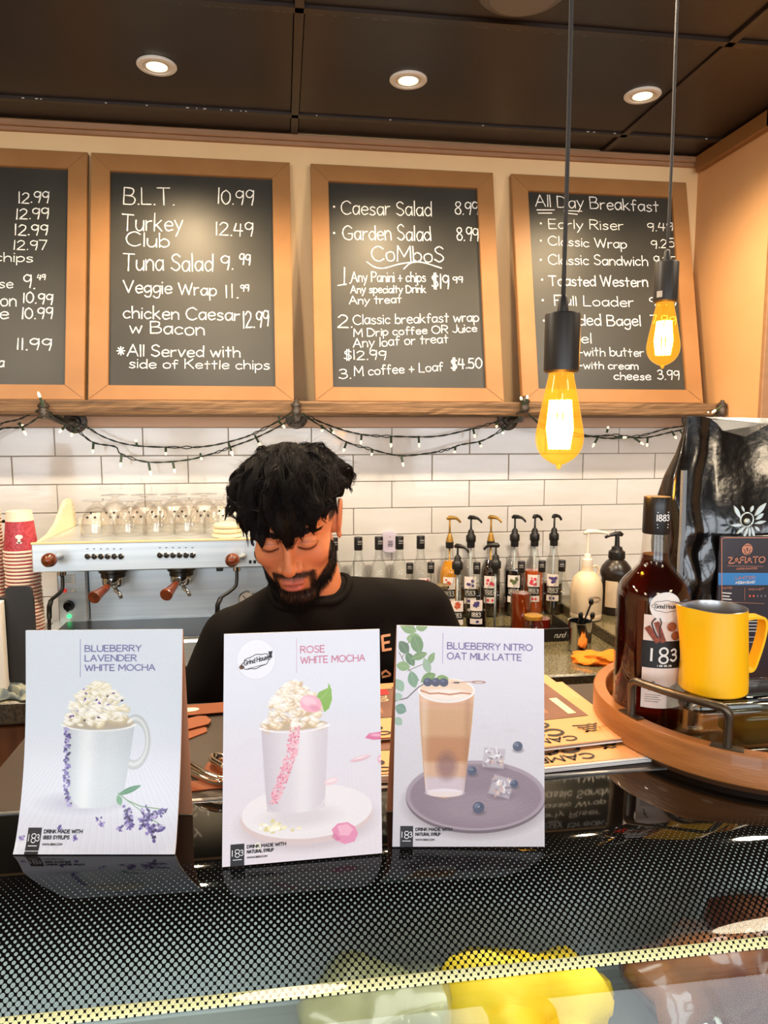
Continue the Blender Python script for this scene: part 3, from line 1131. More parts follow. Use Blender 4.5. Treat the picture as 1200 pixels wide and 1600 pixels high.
for xx in (XA, XB - .02):
    MB().box(xx, xx + .02, .42, .79, .62, CT - .16).build('end_panel', M_darkw, case, world=True)
# cream light strip right behind the end of the print
aa = radians(50)
ly, lz = GY0 - (GR - .014) * sin(aa), CT - GR + (GR - .014) * cos(aa)
R = Matrix.Translation((0, ly, lz)) @ Matrix.Rotation(-(aa), 4, 'X')
MB().box(XA + .03, XB - .03, -.0035, .0085, -.004, .004, .001, M=R.copy()).build('light_strip', M_led, case, world=True)
light('case_lamp', 'AREA', (.2, .60, CT - .06), 2.5, (1.0, .95, .85), (radians(25), 0, 0), shape='RECTANGLE', size=2.2, size_y=.05)

# goods in the case, seen through the clear glass
M_yel = mat('yellow_tissue_paper', 'e6c32f', 0.5, col2='d9b01f', nscale=9, bump=0.8, bscale=14, bdist=0.006)


def crumple(name, label, cat, c, sx, sy, sz, m_, amp=.25, seed=1, n=18, group=None):
    rs = np.random.RandomState(seed)
    bm = bmesh.new()
    bmesh.ops.create_icosphere(bm, subdivisions=4, radius=1)
    dirs = rs.normal(size=(n, 3))
    dirs /= np.linalg.norm(dirs, axis=1)[:, None]
    am = rs.uniform(-amp, amp, n)
    for v in bm.verts:
        p = np.array(v.co)
        d = p @ dirs.T
        k = 1 + float((am * np.maximum(0, 1 - np.abs(d - .6) * 3.2)).sum())
        q = p * k
        z = q[2] * sz
        v.co = (q[0] * sx, q[1] * sy, max(z, -sz * .55) + sz * .55)
    o = MB().bm(bm).build(name, m_, None, smooth=38)
    o.location = c
    tag(o, label, cat, group)
    return o


z = .9512
crumple('tissue_wrapped_bread', 'crumpled yellow tissue parcel inside the lower display case', 'food', (.27, .66, z), .095, .065, .085, M_yel, .4, 3)
M_red = mat('dark_red_brown_wrap', '5b3328', 0.25, col2='8a5a3c', nscale=12, bump=.5, bscale=20, bdist=.004, coat=.6)
crumple('wrapped_loaf', 'dark loaf in clear shiny wrap at the right end of the display case', 'food', (.47, .66, z), .085, .065, .09, M_red, .3, 5)
M_olive = mat('olive_green_wrap', '6e6d4a', 0.3, col2='a29f7e', nscale=9, bump=.5, bscale=16, bdist=.004, coat=.5)
crumple('wrapped_sandwich', 'olive grey wrapped sandwich left of the yellow tissue in the case', 'food', (.10, .66, z), .065, .06, .08, M_olive, .3, 8)
t = thing('price_holder', 'clear upright price holder between the wrapped goods in the display case', 'sign holder', (.185, .60, z))
MB().box(-.03, .03, -.001, .001, .002, .085).build('clear_sheet', M_clear, t)
MB().box(-.03, .03, -.02, .02, 0, .002, .0006).build('foot', M_clear, t)
t = thing('plastic_bag_roll', 'clear plastic sleeves with bright folds beside the dark loaf in the case', 'packaging', (.40, .62, z))
for k in range(4):
    MB().tube([(-.01 + .012 * k, .05, .004), (-.006 + .012 * k, .0, .05 + .008 * k), (.004 + .012 * k, -.045, .004)], .0035, 6).build('sleeve_fold', mat('clear_plastic_film', 'cfd2cf', .15, coat=.6), t, smooth=True)

# service counter behind the case
sc_ = thing('service_counter', 'dark brown laminate work counter directly behind the black glass case', 'counter', (.5, .95, 0))
MB().box(-.357, 1.5, .808, 1.107, CT - .032, CT, .002).build('counter_top', M_lam, sc_, world=True)
MB().box(-.345, 1.48, .81, 1.0, 0.0, CT - .032).build('counter_body', M_darkw, sc_, world=True)
MB().box(-.345, 1.48, 1.0, 1.095, 1.03, 1.05, .002).build('lower_shelf', M_lam, sc_, world=True)

# back counter with granite tops
M_gran = mat('green_brown_granite', '7d7455', 0.14, col2='564e3a', nscale=150, detail=3, nlo=.4, nhi=.6, coat=.3)
M_wood = mat('brown_cabinet_wood', '7a4a26', 0.45, col2='5e3518', nscale=6, nstretch=(6, 6, .6), bump=.1)
M_grane = mat('dark_granite_edge', '4b4131', 0.25, col2='332b20', nscale=130, nlo=.4, nhi=.6)
bc = thing('back_counter', 'granite topped cabinet counter running along the tiled back wall', 'counter', (0, 2.3, 0))
MB().box(-2.2, 1.6, 1.92, 2.718, .862, .92, .004).build('granite_top', [M_gran], bc, world=True)
MB().box(-2.2, 1.6, 1.917, 1.922, .862, .916, .001).build('granite_edge', M_grane, bc, world=True)
mb = MB().box(-2.2, 1.6, 1.97, 2.70, .08, .862)
mb.build('cabinet_body', M_wood, bc, world=True)
for k in range(7):
    x = -2.18 + k * .54
    d = MB().box(x, x + .52, 1.95, 1.969, .12, .84, .003).build('cabinet_door', M_wood, bc, world=True)
    MB().tube([(x + .46, 1.95, .70), (x + .46, 1.925, .70), (x + .46, 1.925, .60), (x + .46, 1.95, .60)], .005, 8).build('door_handle', M_alu, d, world=True, smooth=True)
rc = thing('return_counter', 'raised granite return counter on the right, holding the jug and the dark pump bottle', 'counter', (1.7, 2.2, 0))
MB().box(1.056, 2.4, 1.30, 2.716, .921, .96, .003).build('granite_top', M_gran, rc, world=True)
MB().box(1.052, 1.057, 1.30, 2.716, .9215, .957, .001).build('granite_edge', M_grane, rc, world=True)
MB().box(1.62, 2.4, 1.33, 2.70, 0.0, .921).build('cabinet_body', M_wood, rc, world=True)

# ================================================================== espresso machine
M_st = mat('brushed_stainless_steel', 'e6eef2', 0.42, metal=.88, col2='d8e2e8', nscale=3, nstretch=(.5, 1, 30), bump=.05, bscale=200)
M_stb = mat('polished_steel', 'cfd3d6', 0.12, metal=1.0)
M_dst = mat('dark_steel', '4d4b48', 0.3, metal=1.0)
M_wk = mat('reddish_brown_knob_wood', '7a3512', 0.3, col2='471c08', nscale=30, nstretch=(1, 6, 1), coat=.5)
M_creamp = mat('cream_plastic', 'e9d9b4', 0.45)
em = thing('espresso_machine', 'wide stainless steel two-group espresso machine with wooden handles', 'coffee machine', (-.31, 2.4, .92))


def P(mb, name, m_, par=em, smooth=None):
    return mb.build(name, m_, par, world=True, smooth=smooth)


P(MB().box(-.722, .10, 2.185, 2.62, 1.207, 1.292, .003), 'upper_housing', M_st)
P(MB().box(-.722, .10, 2.181, 2.187, 1.290, 1.2965, .001), 'gold_edge_strip', mat('pale_gold_edge', 'e6cf98', .35, metal=.3))
P(MB().box(-.60, .07, 2.31, 2.60, 1.03, 1.207, .002), 'splash_panel', M_st)
P(MB().box(-.688, -.602, 2.29, 2.60, .99, 1.207, .004), 'control_column', M_st)
P(MB().box(-.705, .095, 2.03, 2.62, .955, 1.033, .006), 'drip_tray_base', M_st)
P(MB().box(-.66, .05, 2.05, 2.27, 1.0332, 1.037, .001), 'drip_grid', M_dst)
for x in (-.66, .05):
    for y in (2.08, 2.56):
        P(MB().lathe([(.02, .9205), (.022, .93), (.016, .955)], 16, cx=x, cy=y), 'foot', M_black, smooth=40)
# cup rail: side wings and perforated back guard
for x in (-.716, .086):
    wing = [(2.2, 1.293), (2.30, 1.302), (2.38, 1.325), (2.44, 1.362), (2.49, 1.388), (2.53, 1.391), (2.565, 1.372), (2.59, 1.33), (2.60, 1.293)]
    P(MB().prism(wing, x, x + .012, 'x'), 'side_wing', M_creamp)
    st = MB()
    for k in range(1, len(wing) - 1):
        for q in (0, .5):
            a = Vector(wing[k]) * (1 - q) + Vector(wing[k + 1]) * q
            st.sphere((x + .0125, a[0] + (2.46 - a[0]) * .10, a[1] - .010), .0022, 6, 4)
    tag(P(st, 'rivet_dots', M_white), kind='stuff')
gd = [(-.70 + .79 * k / 24, 1.2925 + .062 * (0.35 + .65 * sin(pi * k / 24) ** .6)) for k in range(25)]
P(MB().prism([(-.70, 1.2925)] + gd + [(.09, 1.2925)], 2.60, 2.606, 'y'), 'back_guard', M_white)
pf = MB()
for k in range(30):
    for j in range(2):
        if (k + j) % 3 == 2:
            continue
        x = -.67 + k * .0255 + j * .0128
        pf.lathe([(0, 0), (.0045, 0), (.0045, .001), (0, .001)], 8, M=Matrix.Translation((x, 2.5995, 1.318 + .016 * j)) @ Matrix.Rotation(pi / 2, 4, 'X'))
tag(P(pf, 'guard_holes', M_dst), kind='stuff')
# buttons
for gx0, gx1, py in ((137, 189, 869.5), (250, 301, 867.5)):
    for k in range(6):
        a = aty(gx0 + (gx1 - gx0) * k / 5, py, 2.183)
        R = Matrix.Translation(a) @ Matrix.Rotation(pi / 2, 4, 'X')
        b = MB().lathe([(.0086, 0), (.0090, .002), (.0072, .0035), (.0066, .002)], 16, M=R, cap=False)
        b = P(b, 'button_ring', M_stb, smooth=40)
        MB().lathe([(.0, .003), (.0045, .0028), (.0066, .001)], 14, M=R, cap=False).build('button_cap', M_dst, b, world=True, smooth=40)
        P(MB().box(a.x - .003, a.x + .003, 2.1835, 2.1852, a.z + .0215, a.z + .0235), 'button_mark', M_dst)
for px in (391, 398):
    a = aty(px, 878, 2.183)
    P(MB().box(a.x - .004, a.x + .004, 2.1835, 2.1852, a.z - .005, a.z + .005), 'button_mark', M_dst)
# steam knobs and wands
for (kx, ky, sgn) in ((80, 874, -1), (366, 874, -1)):
    a = aty(kx, ky, 2.13)
    b = aty(kx + 14, ky - 5, 2.184)
    P(MB().tube([b, (a + b) / 2, a], [.011, .008, .010], 12), 'knob_stem', M_stb, smooth=50)
    dd = (a - b).normalized()
    R = Matrix.Translation(a) @ dd.to_track_quat('Z', 'Y').to_matrix().to_4x4()
    P(MB().lathe([(0, -.014), (.010, -.012), (.018, -.002), (.0205, .010), (.019, .022), (.012, .031), (0, .034)], 20, M=R), 'steam_knob', M_wk, smooth=True)
wands = [[(97, 894), (98, 915), (96, 923), (88, 931), (80, 938), (77, 948), (77, 985), (77, 1010)], [(370, 889), (370, 905), (368, 916), (358, 925), (345, 934), (340, 945), (339, 978), (338, 1000)]]
for wv in wands:
    pts = [aty(x, y, 2.20 - .02 * i / 7) for i, (x, y) in enumerate(wv)]
    P(MB().tube(cr(pts, 4), .0052, 10), 'steam_wand', M_dst, smooth=True)
    P(MB().tube([pts[4], pts[5], (pts[5] + pts[6]) / 2], .0072, 10), 'wand_sleeve', M_black, smooth=True)
    P(MB().lathe([(.012, 0), (.012, -.012), (.006, -.016)], 14, M=Matrix.Translation((pts[0].x, pts[0].y, 1.208))), 'wand_joint', M_stb, smooth=40)
a = aty(343, 889, 2.2)
P(MB().box(a.x - .01, a.x + .01, 2.2, 2.22, 1.194, 1.207, .002), 'water_outlet', M_dst)
# groups and portafilters
for (gx, hx0, hy0, hx1, hy1) in ((176, 168, 917, 146, 934), (283, 275, 912, 259, 930)):
    a = aty(gx, 899, 2.235)
    P(MB().lathe([(.042, 1.207), (.042, 1.194), (.036, 1.190), (.036, 1.178), (.030, 1.176)], 32, cx=a.x, cy=2.245), 'group_head', M_dst, smooth=35)
    P(MB().lathe([(.034, 1.186), (.0345, 1.176), (.033, 1.158), (.028, 1.150), (.012, 1.146), (0, 1.146)], 32, cx=a.x, cy=2.245), 'portafilter_basket', M_stb, smooth=35)
    b = aty(hx0, hy0, 2.165)
    c = aty(hx1, hy1, 2.085)
    P(MB().tube([(a.x - .004, 2.215, 1.168), b], [.009, .008], 12), 'portafilter_neck', M_stb, smooth=50)
    d1 = (c - b)
    h = P(MB().tube([b, b + d1 * .08, b + d1 * .35, b + d1 * .75, c - d1 * .04, c], [.0085, .0105, .012, .0155, .0185, .0165], 18), 'portafilter_handle', M_wk, smooth=40)
    P(MB().tube([(a.x + .004, 2.24, 1.148), (a.x + .008, 2.235, 1.137), (a.x + .020, 2.225, 1.130), (a.x + .026, 2.22, 1.116)], [.007, .007, .0065, .006], 10), 'coffee_spout', M_stb, smooth=True)
# left control column
a = aty(107, 903, 2.289)
lb = P(MB().box(a.x - .019, a.x + .019, 2.287, 2.2895, a.z - .019, a.z + .012), 'info_sticker', M_white)
mm = MB()
for k in range(5):
    mm.box(a.x - .015, a.x + .012 - .004 * (k % 2), 2.2862, 2.287, a.z + .006 - k * .005, a.z + .0075 - k * .005)
tag(mm.build('sticker_print', mat('pale_blue_ink', '8fb2bf', .6), lb, world=True), kind='stuff')
for px, py, m_ in ((101, 923, mat('red_indicator', 'c2302a', .2, emit='ff4030', estr=.4)), (115, 923, M_white), (108, 963, mat('green_indicator', '43d98a', .2, emit='40ff90', estr=1.6)), (89, 974, M_dst)):
    a = aty(px, py, 2.288)
    R = Matrix.Translation(a) @ Matrix.Rotation(pi / 2, 4, 'X')
    rr = .0065 if py != 974 else .003
    P(MB().lathe([(rr, 0), (rr, .002), (rr * .7, .004), (0, .0045)], 12, M=R), 'indicator_light', m_, smooth=True)
a = aty(108, 946, 2.286)
R = Matrix.Translation(a) @ Matrix.Rotation(pi / 2, 4, 'X')
k_ = P(MB().lathe([(.0165, 0), (.017, .004), (.0145, .010), (.013, .016), (0, .017)], 20, M=R).box(-.003, .003, -.015, .015, .014, .021, M=R), 'rotary_switch', M_blackg)
a = aty(386, 936, 2.305)
R = Matrix.Translation(a) @ Matrix.Rotation(pi / 2, 4, 'X')
g_ = P(MB().lathe([(.027, 0), (.028, .006), (.025, .009), (.024, .006), (0, .006)], 28, M=R), 'pressure_gauge', M_stb, smooth=35)
MB().lathe([(.0235, .0062), (0, .0064)], 24, M=R, cap=False).build('gauge_dial', M_white, g_, world=True)
MB().box(-.001, .0012, -.004, .019, .0068, .0074, M=R @ Matrix.Rotation(.8, 4, 'Z')).build('gauge_needle', M_black, g_, world=True)

# ---- glass mugs upside down on the machine
M_mug = thin_glass('clear_mug_glass', (.985, .98, .97), .02, 1.3, .55, (.75, .72, .70))
mug = None
mugs = [(152, 2.33, 'far left'), (204, 2.33, ''), (248, 2.33, ''), (296, 2.33, ''), (343, 2.33, ''), (181, 2.50, ''), (227, 2.50, ''), (273, 2.50, ''), (320, 2.50, '')]
for i, (px, y, _) in enumerate(mugs):
    x = aty(px, 815, y).x
    if mug is None:
        mug = thing('glass_mug', 'x', 'glass mug', (x, y, 1.2935), 0, 'upside-down footed glass mugs on the espresso machine')
        prof = [(.036, 0), (.0385, .002), (.0385, .030), (.036, .048), (.030, .066), (.021, .080), (.011, .088), (.0075, .092), (.009, .0955), (.020, .0985), (.033, .1005), (.0335, .1025), (.018, .103), (0, .1025)]
        inner = [(.0365, .0), (.0365, .030), (.034, .047), (.028, .063), (.018, .077), (.0, .083)]
        mug.scale = (1.3, 1.3, 1.08)
        MB().lathe(prof, 30, cap=False).lathe(inner, 30, cap=False).build('bowl', M_mug, mug, smooth=45)
        MB().tube(cr([(.032, 0, .061), (.044, -.002, .062), (.052, -.004, .050), (.051, -.004, .030), (.044, -.003, .018), (.0375, 0, .016)], 5), .0045, 8).build('handle', M_mug, mug, smooth=True)
        r = mug
    else:
        r = dup(mug, (x, y, 1.2935), random.uniform(-.15, .15))
    nm = ['leftmost', 'second from left', 'middle', 'fourth from left', 'rightmost, beside the cream lids'][i] if i < 5 else ['leftmost', 'second from left', 'third from left', 'rightmost'][i - 5]
    r['label'] = ('upside-down clear footed glass mug, front row, %s' if i < 5 else 'upside-down clear footed glass mug, back row, %s') % nm
lid = None
a = aty(355, 845, 2.235)
for k in range(3):
    z = 1.2935 + k * .0142
    if lid is None:
        lid = MB().lathe([(.0, .0), (.043, .0), (.0455, .002), (.0465, .006), (.0455, .0095), (.040, .0125), (.036, .0138), (0, .0138)], 30).build('cream_lid', M_creamp, None, smooth=35)
        r = lid
    else:
        r = lid.copy()
        COL.objects.link(r)
        r.scale = (1 - .03 * k, 1 - .03 * k, 1)
    r.location = (a.x + .001 * k, 2.25, z)
    tag(r, 'cream ribbed round lid on the espresso machine, %s of the stack' % ('bottom', 'middle', 'top')[k], 'lid', 'cream lids stacked on the espresso machine')

# ================================================================== paper cups, upside-down nested stacks
M_cuprim = mat('cream_paper_cup', 'f0dcc2', 0.6)


def cup_mat(name, base, body):
    m = mat(name, body, .55)
    return m


M_cupred = mat('red_paper_cup', 'a5303a', 0.5, col2='b84450', nscale=160, nlo=.48, nhi=.52, detail=0)
M_cupkr = mat('pink_paper_cup', 'c98c80', 0.6)


def make_cup(body, label, logo):
    t = thing('paper_cup', label, 'cup', (0, 0, 0))
    H = .112
    t.scale = (1.08, 1.08, 1.08)
    MB().lathe([(.0445, .0), (.0462, .0015), (.0462, .0045), (.0445, .006), (.0432, .006)], 26, cap=False).build('rim', M_cuprim, t, smooth=40)
    MB().lathe([(.0440, .004), (.0355, .0855)], 26, cap=False).build('sleeve', body, t, smooth=40)
    MB().lathe([(.0355, .0855), (.0322, H), (.0312, H), (.0310, H - .006), (0, H - .006)], 26, cap=False).build('base_band', M_cuprim, t, smooth=40)
    return t


def ordinal(n):
    one = ['', 'first', 'second', 'third', 'fourth', 'fifth', 'sixth', 'seventh', 'eighth', 'ninth', 'tenth', 'eleventh', 'twelfth', 'thirteenth', 'fourteenth', 'fifteenth', 'sixteenth', 'seventeenth', 'eighteenth', 'nineteenth']
    if n < 20:
        return one[n]
    tens = ['', '', 'twenty', 'thirty', 'forty', 'fifty'][n // 10]
    return (tens[:-1] + 'ieth') if n % 10 == 0 else tens + '-' + one[n % 10]


def cup_stack(x, y, z0, n, lean, label_fmt, group, body, proto=None, wob=.0011):
    first = proto
    for k in range(n):
        z = z0 + k * .0106
        lx = x + lean * k + random.uniform(-wob, wob)
        ly = y + random.uniform(-wob, wob)
        lab = label_fmt[1] if k == n - 1 else label_fmt[0] % ordinal(n - k)
        if first is None:
            first = make_cup(body, lab, False)
            first.location = (lx, ly, z)
            first['group'] = group
            first['label'] = lab
        else:
            dup(first, (lx, ly, z), 0, lab, group)
    return first


xr = -.772
nred = 33
cup_stack(xr + .003, 2.26, .9205, nred, -.0002, ('upside-down paper cup, %s from the top of the right-hand stack beside the espresso machine', 'topmost red paper cup with white emblem on the right cup stack by the machine'), 'nested cups of the right-hand stack', M_cupred)
zt = .9205 + (nred - 1) * .0106
xt = xr + .003 - .0002 * (nred - 1)
em_ = MB()
for (cx, cz, w_, h_) in ((0, .046, .010, .006), (0, .036, .004, .008), (0, .030, .008, .0022)):
    em_.add([(xt + .012 + cx + w_ * cos(a) * 1.0, 2.26 - .0445 + (.0 if cz > .04 else -.0012), zt + cz + h_ * sin(a)) for a in [k * pi / 8 for k in range(16)]], [list(range(16))])
top_cup = [o for o in COL.objects if o.name.startswith('paper_cup') and o.get('label', '').startswith('topmost')][0]
em_.build('printed_emblem', M_white, top_cup, world=True)
xl = aty(-1, 1060, 2.30).x
M_cupbr = mat('salmon_paper_cup', 'c4826a', 0.6)
make_l = cup_stack(xl, 2.30, .9205, 50, -.00045, ('upside-down paper cup, %s from the top of the tall left-hand stack', 'topmost red paper cup of the tall stack at the left photo edge'), 'nested cups of the tall left-hand stack', M_cupred)
# black cable beside the stacks
a = [aty(x, y, 2.35) for x, y in ((12, 815), (22, 822), (27, 845), (24, 868), (16, 882), (22, 905), (24, 940), (22, 975))]
t = thing('black_cable', 'black power cable looping between the two cup stacks', 'cable', (a[0].x, 2.35, .93))
MB().tube(cr([Vector((a[0].x - .1, 2.36, a[0].z))] + a + [Vector((a[-1].x, 2.36, .925))], 5), .005, 8).build('cord', M_blackg, t, world=True, smooth=True)

# organiser and napkins, rag
a0, a1 = aty(8, 915, 1.985), aty(50, 915, 1.985)
t = thing('napkin_holder', 'black plastic holder with rounded top, left of the cup stack, holding white napkins', 'holder', (a0.x, 2.0, .9205))
zt = a1.z
xw0, xw1 = a0.x, a1.x
rr = .012
poly = [(xw0, .9205), (xw1 + .002, .9205), (xw1, zt - rr), (xw1 - rr * .3, zt - rr * .3), (xw1 - rr, zt), (xw0 + rr, zt), (xw0 + rr * .3, zt - rr * .3), (xw0, zt - rr)]
MB().prism(poly, 1.98, 1.99, 'y').build('end_plate', mat('matte_black_plastic', '262422', .5), t, world=True)
MB().box(xw0 - .13, xw1, 1.99, 2.0, .9205, zt - .03, .001).box(xw0 - .13, xw1, 1.99, 2.025, .9205, .928).build('back_plate', mat('matte_black_plastic', '262422', .5), t, world=True)
for k in range(9):
    y = 1.979 - k * .0032
    o = MB().box(xw0 - .11, xw0 - .002, y - .0026, y, .9205, zt - .035 - .001 * (k % 3), .0008).build('napkin', M_white, None)
    tag(o, 'white paper napkin, %s from the front in the black holder' % ordinal(k + 1), 'napkin', 'white napkins in the black holder')
M_rag = mat('grey_green_cotton_cloth', '9a9c8a', 0.9, col2='5f6a6d', nscale=30, nlo=.45, nhi=.55, bump=.4, bscale=200)
a = atz(22, 1078, .93)
bm = bmesh.new()
bmesh.ops.create_grid(bm, x_segments=60, y_segments=40, size=1)
for v in bm.verts:
    x, y = v.co.x, v.co.y
    h = .022 * abs(sin(x * 5.2 + 1.5 * sin(y * 3))) ** .7 * (1 - .5 * abs(y)) + .012 * abs(sin(y * 6 + x * 3)) + .006 * sin(x * 13 + y * 9)
    v.co = (a.x - .02 + x * .085 + .008 * sin(y * 5), 1.975 + y * .05 + .008 * sin(x * 7), .9225 + max(0, h) * (1 - max(abs(x), abs(y)) ** 6))
o = MB().bm(bm).build('cleaning_cloth', M_rag, None, smooth=True)
md = o.modifiers.new('thickness', 'SOLIDIFY')
md.thickness = .002
md.offset = 1
tag(o, 'crumpled grey and green cloth on the granite edge below the napkin holder', 'cloth')
# ================================================================== syrup bottles
M_bg = thin_glass('clear_bottle_glass', (.96, .97, .96), .02, 1.3, .7, (.55, .56, .55))
M_cap = mat('black_bottle_cap', '171514', .35)
M_lblack = mat('black_label_paper', '121112', .5)
M_lwhite = mat('white_label_paper', 'e9dfdc', .55)
M_ink = mat('white_label_ink', 'ece9e4', .6)
M_gold = mat('gold_pump_plastic', 'b68a3c', .35, metal=.4)
LIQ = {}


def liquid(name, col, rough=.05, coat=1.0):
    return mat('liquid_' + name, col, rough, spec=.6, coat=coat)


def rad_at(prof, z):
    for i in range(len(prof) - 1):
        if prof[i][1] <= z <= prof[i + 1][1] and prof[i + 1][1] > prof[i][1]:
            t = (z - prof[i][1]) / (prof[i + 1][1] - prof[i][1])
            return prof[i][0] * (1 - t) + prof[i + 1][0] * t
    return prof[-1][0]


def patch(mb, R, a0, a1, z0, z1, n=8):
    """curved sheet on a cylinder, angle 0 faces the viewer (-y)"""
    vs = []
    for k in range(n + 1):
        a = a0 + (a1 - a0) * k / n
        vs += [(R * sin(a), -R * cos(a), z0), (R * sin(a), -R * cos(a), z1)]
    mb.add(vs, [(2 * k, 2 * k + 2, 2 * k + 3, 2 * k + 1) for k in range(n)])
    return mb


SH = [(.0, .000), (.60, .000), (.93, .004), (.985, .012), (1.0, .03), (1.0, .160), (.985, .172), (.93, .183), (.78, .198), (.58, .214), (.44, .228), (.385, .242), (.355, .262), (.35, .272), (.37, .273), (.37, .277), (.0, .277)]


def pump(t, s, z, col, rz, gold=False, up=.085):
    m_ = M_gold if gold else M_black
    mb = MB()
    if not gold:
        mb.lathe([(.017, z), (.0185, z + .002), (.0185, z + .022), (.0155, z + .026), (.012, z + .030), (.0115, z + .040), (.006, z + .048), (0, z + .048)], 16)
    else:
        mb.lathe([(.0135, z), (.0135, z + .006), (.0125, z + .012), (.008, z + .028), (.0045, z + .034), (0, z + .034)], 16)
    mb.build('pump_collar', m_, t, smooth=45)
    MB().lathe([(.0038, z + .03), (.0036, z + up)], 8).build('pump_stem', m_, t, smooth=True)
    zz = z + up
    R = Matrix.Rotation(rz, 4, 'Z')
    MB().tube([(-.012, 0, zz + .002), (-.004, 0, zz + .007), (.010, 0, zz + .007), (.026, 0, zz + .004), (.038, 0, zz - .006), (.041, 0, zz - .012)], [.004, .0075, .007, .0048, .004, .0034], 8, M=R, flat=1.2).build('pump_spout', m_, t, smooth=True)


def bottle(x, y, z, label, liq=None, lz=.0, s=1.0, R0=.038, kind='cap', art=None, rz=0.0, spout=0.6, group='syrup bottles on the back counter', name='syrup_bottle', straw=True, text=False, gold=False):
    t = thing(name, label, 'bottle', (x, y, z), rz - atan2(x, y), group)
    R = R0 * s
    prof = [(a * R, b * s) for a, b in SH]
    n = 24
    MB().lathe(prof, n).build('glass_body', M_bg, t, smooth=40)
    if liq:
        lp = [(max(0, a - .0022), b + (.002 if i < 3 else 0)) for i, (a, b) in enumerate(prof[:-5]) if b < lz * s]
        lp = lp + [(max(0, rad_at(prof, lz * s) - .0022), lz * s), (0, lz * s)]
        MB().lathe(lp, n).build('liquid', liq, t, smooth=40)
    if kind == 'cap':
        MB().lathe([(.0148 * s, .262 * s), (.0155 * s, .264 * s), (.0155 * s, .308 * s), (.0145 * s, .31 * s), (0, .31 * s)], 20).build('cap', M_cap, t, smooth=40)
        mm = MB()
        patch(mm, .0158 * s, -.7, .7, .284 * s, .287 * s)
        patch(mm, .0158 * s, -.6, .6, .291 * s, .297 * s)
        tag(mm.build('cap_print', mat('grey_label_ink', '8c8a86', .6), t), kind='stuff')
    else:
        MB().lathe([(.0145 * s, .262 * s), (.0150 * s, .264 * s), (.0150 * s, .285 * s), (0, .285 * s)], 20).build('neck_ring', M_cap, t, smooth=40)
        pump(t, s, .283 * s, None, spout, gold, .085 * (1 if s > .9 else .85))
        if straw:
            MB().tube([(0, 0, .28 * s), (0, 0, .02)], .0035, 6).build('dip_tube', mat('pale_straw', 'b9c3c9', .3) if not gold else M_gold, t, smooth=True)
    if art:
        w = .62
        RR = R + .0006
        m = MB()
        patch(m, RR, -w, w, .055 * s, .158 * s)
        m.build('label', M_lwhite, t, smooth=True)
        patch(MB(), RR + .0003, -w, w, .078 * s, .112 * s).build('label_band', M_lblack, t, smooth=True)
        sm = MB()
        rs = np.random.RandomState(int(x * 1000) % 9973)
        for k in range(7):
            ca, cz = rs.uniform(-.3, .3), (.135 + rs.uniform(-.014, .014)) * s
            ra = rs.uniform(.10, .22)
            ps = []
            for q in range(9):
                an = 2 * pi * q / 9
                aa = ca + ra * cos(an) * rs.uniform(.7, 1.1)
                zz = cz + ra * R * sin(an) * rs.uniform(.7, 1.1)
                ps.append(((RR + .0006) * sin(aa), -(RR + .0006) * cos(aa), zz))
            sm.add(ps, [list(range(9))])
        for k in range(3):
            ca, cz = rs.uniform(-.3, .3), .066 * s
            ps = [((RR + .0006) * sin(ca + .12 * cos(2 * pi * q / 7)), -(RR + .0006) * cos(ca + .12 * cos(2 * pi * q / 7)), cz + .006 * s * sin(2 * pi * q / 7)) for q in range(7)]
            sm.add(ps, [list(range(7))])
        tag(sm.build('label_picture', art, t), kind='stuff')
        tx = MB()
        f = lambda u, v: ((RR + .0008) * sin(u / RR), -(RR + .0008) * cos(u / RR), v)
        write(tx, '1883', 0, .087 * s, .018 * s, .0018 if not text else .0020, f, align='c', gap=.14)
        tag(tx.build('label_lettering', M_ink, t, recalc=False), kind='stuff')
    return t


A_or = mat('orange_red_art', 'c2512c', .6)
A_pu = mat('violet_art', '4a3f7d', .6)
A_pk = mat('pink_red_art', 'd8405c', .6)
A_gr = mat('olive_art', '5c6a3c', .6)
A_br = mat('brown_art', '7a3b20', .6)
L_amb = liquid('amber', 'd08a1c')
L_dark = liquid('dark', '140c0a')
L_cola = liquid('cola', '1c0e08')
L_ora = liquid('orange', 'c2531f')
L_rust = liquid('rust', '7a2c0e')
L_red = liquid('red', '7a1c10')
G1 = 'pump topped syrup bottles against the tiles'
back = [(702, L_amb, .215, True, A_or, 0.3, 'amber syrup bottle with gold pump, leftmost of the pump bottles'),
        (735, L_dark, .110, False, A_pu, -.3, 'half-full dark syrup bottle with black pump beside the amber one, violet label'),
        (766, L_cola, .215, True, A_pk, -.4, 'black-brown full syrup bottle with gold pump'),
        (803, L_dark, .175, False, A_gr, -.3, 'dark syrup bottle with long black pump spout pointing right, green label'),
        (834, L_ora, .170, False, A_pk, .9, 'orange syrup bottle with black pump and pink flower label'),
        (864, L_dark, .120, False, A_pu, .9, 'rightmost pump syrup bottle, dark below with violet label, near the white jug')]
for px, lq, lz, gold, art, sp, lab in back:
    p = aty(px, 900, 2.6)
    bottle(p.x, 2.6, .9205, lab, lq, lz, 1.0, .0375, 'pump', art, 0, sp, G1, gold=gold)
G2 = 'capped syrup bottles behind the barista shoulder'
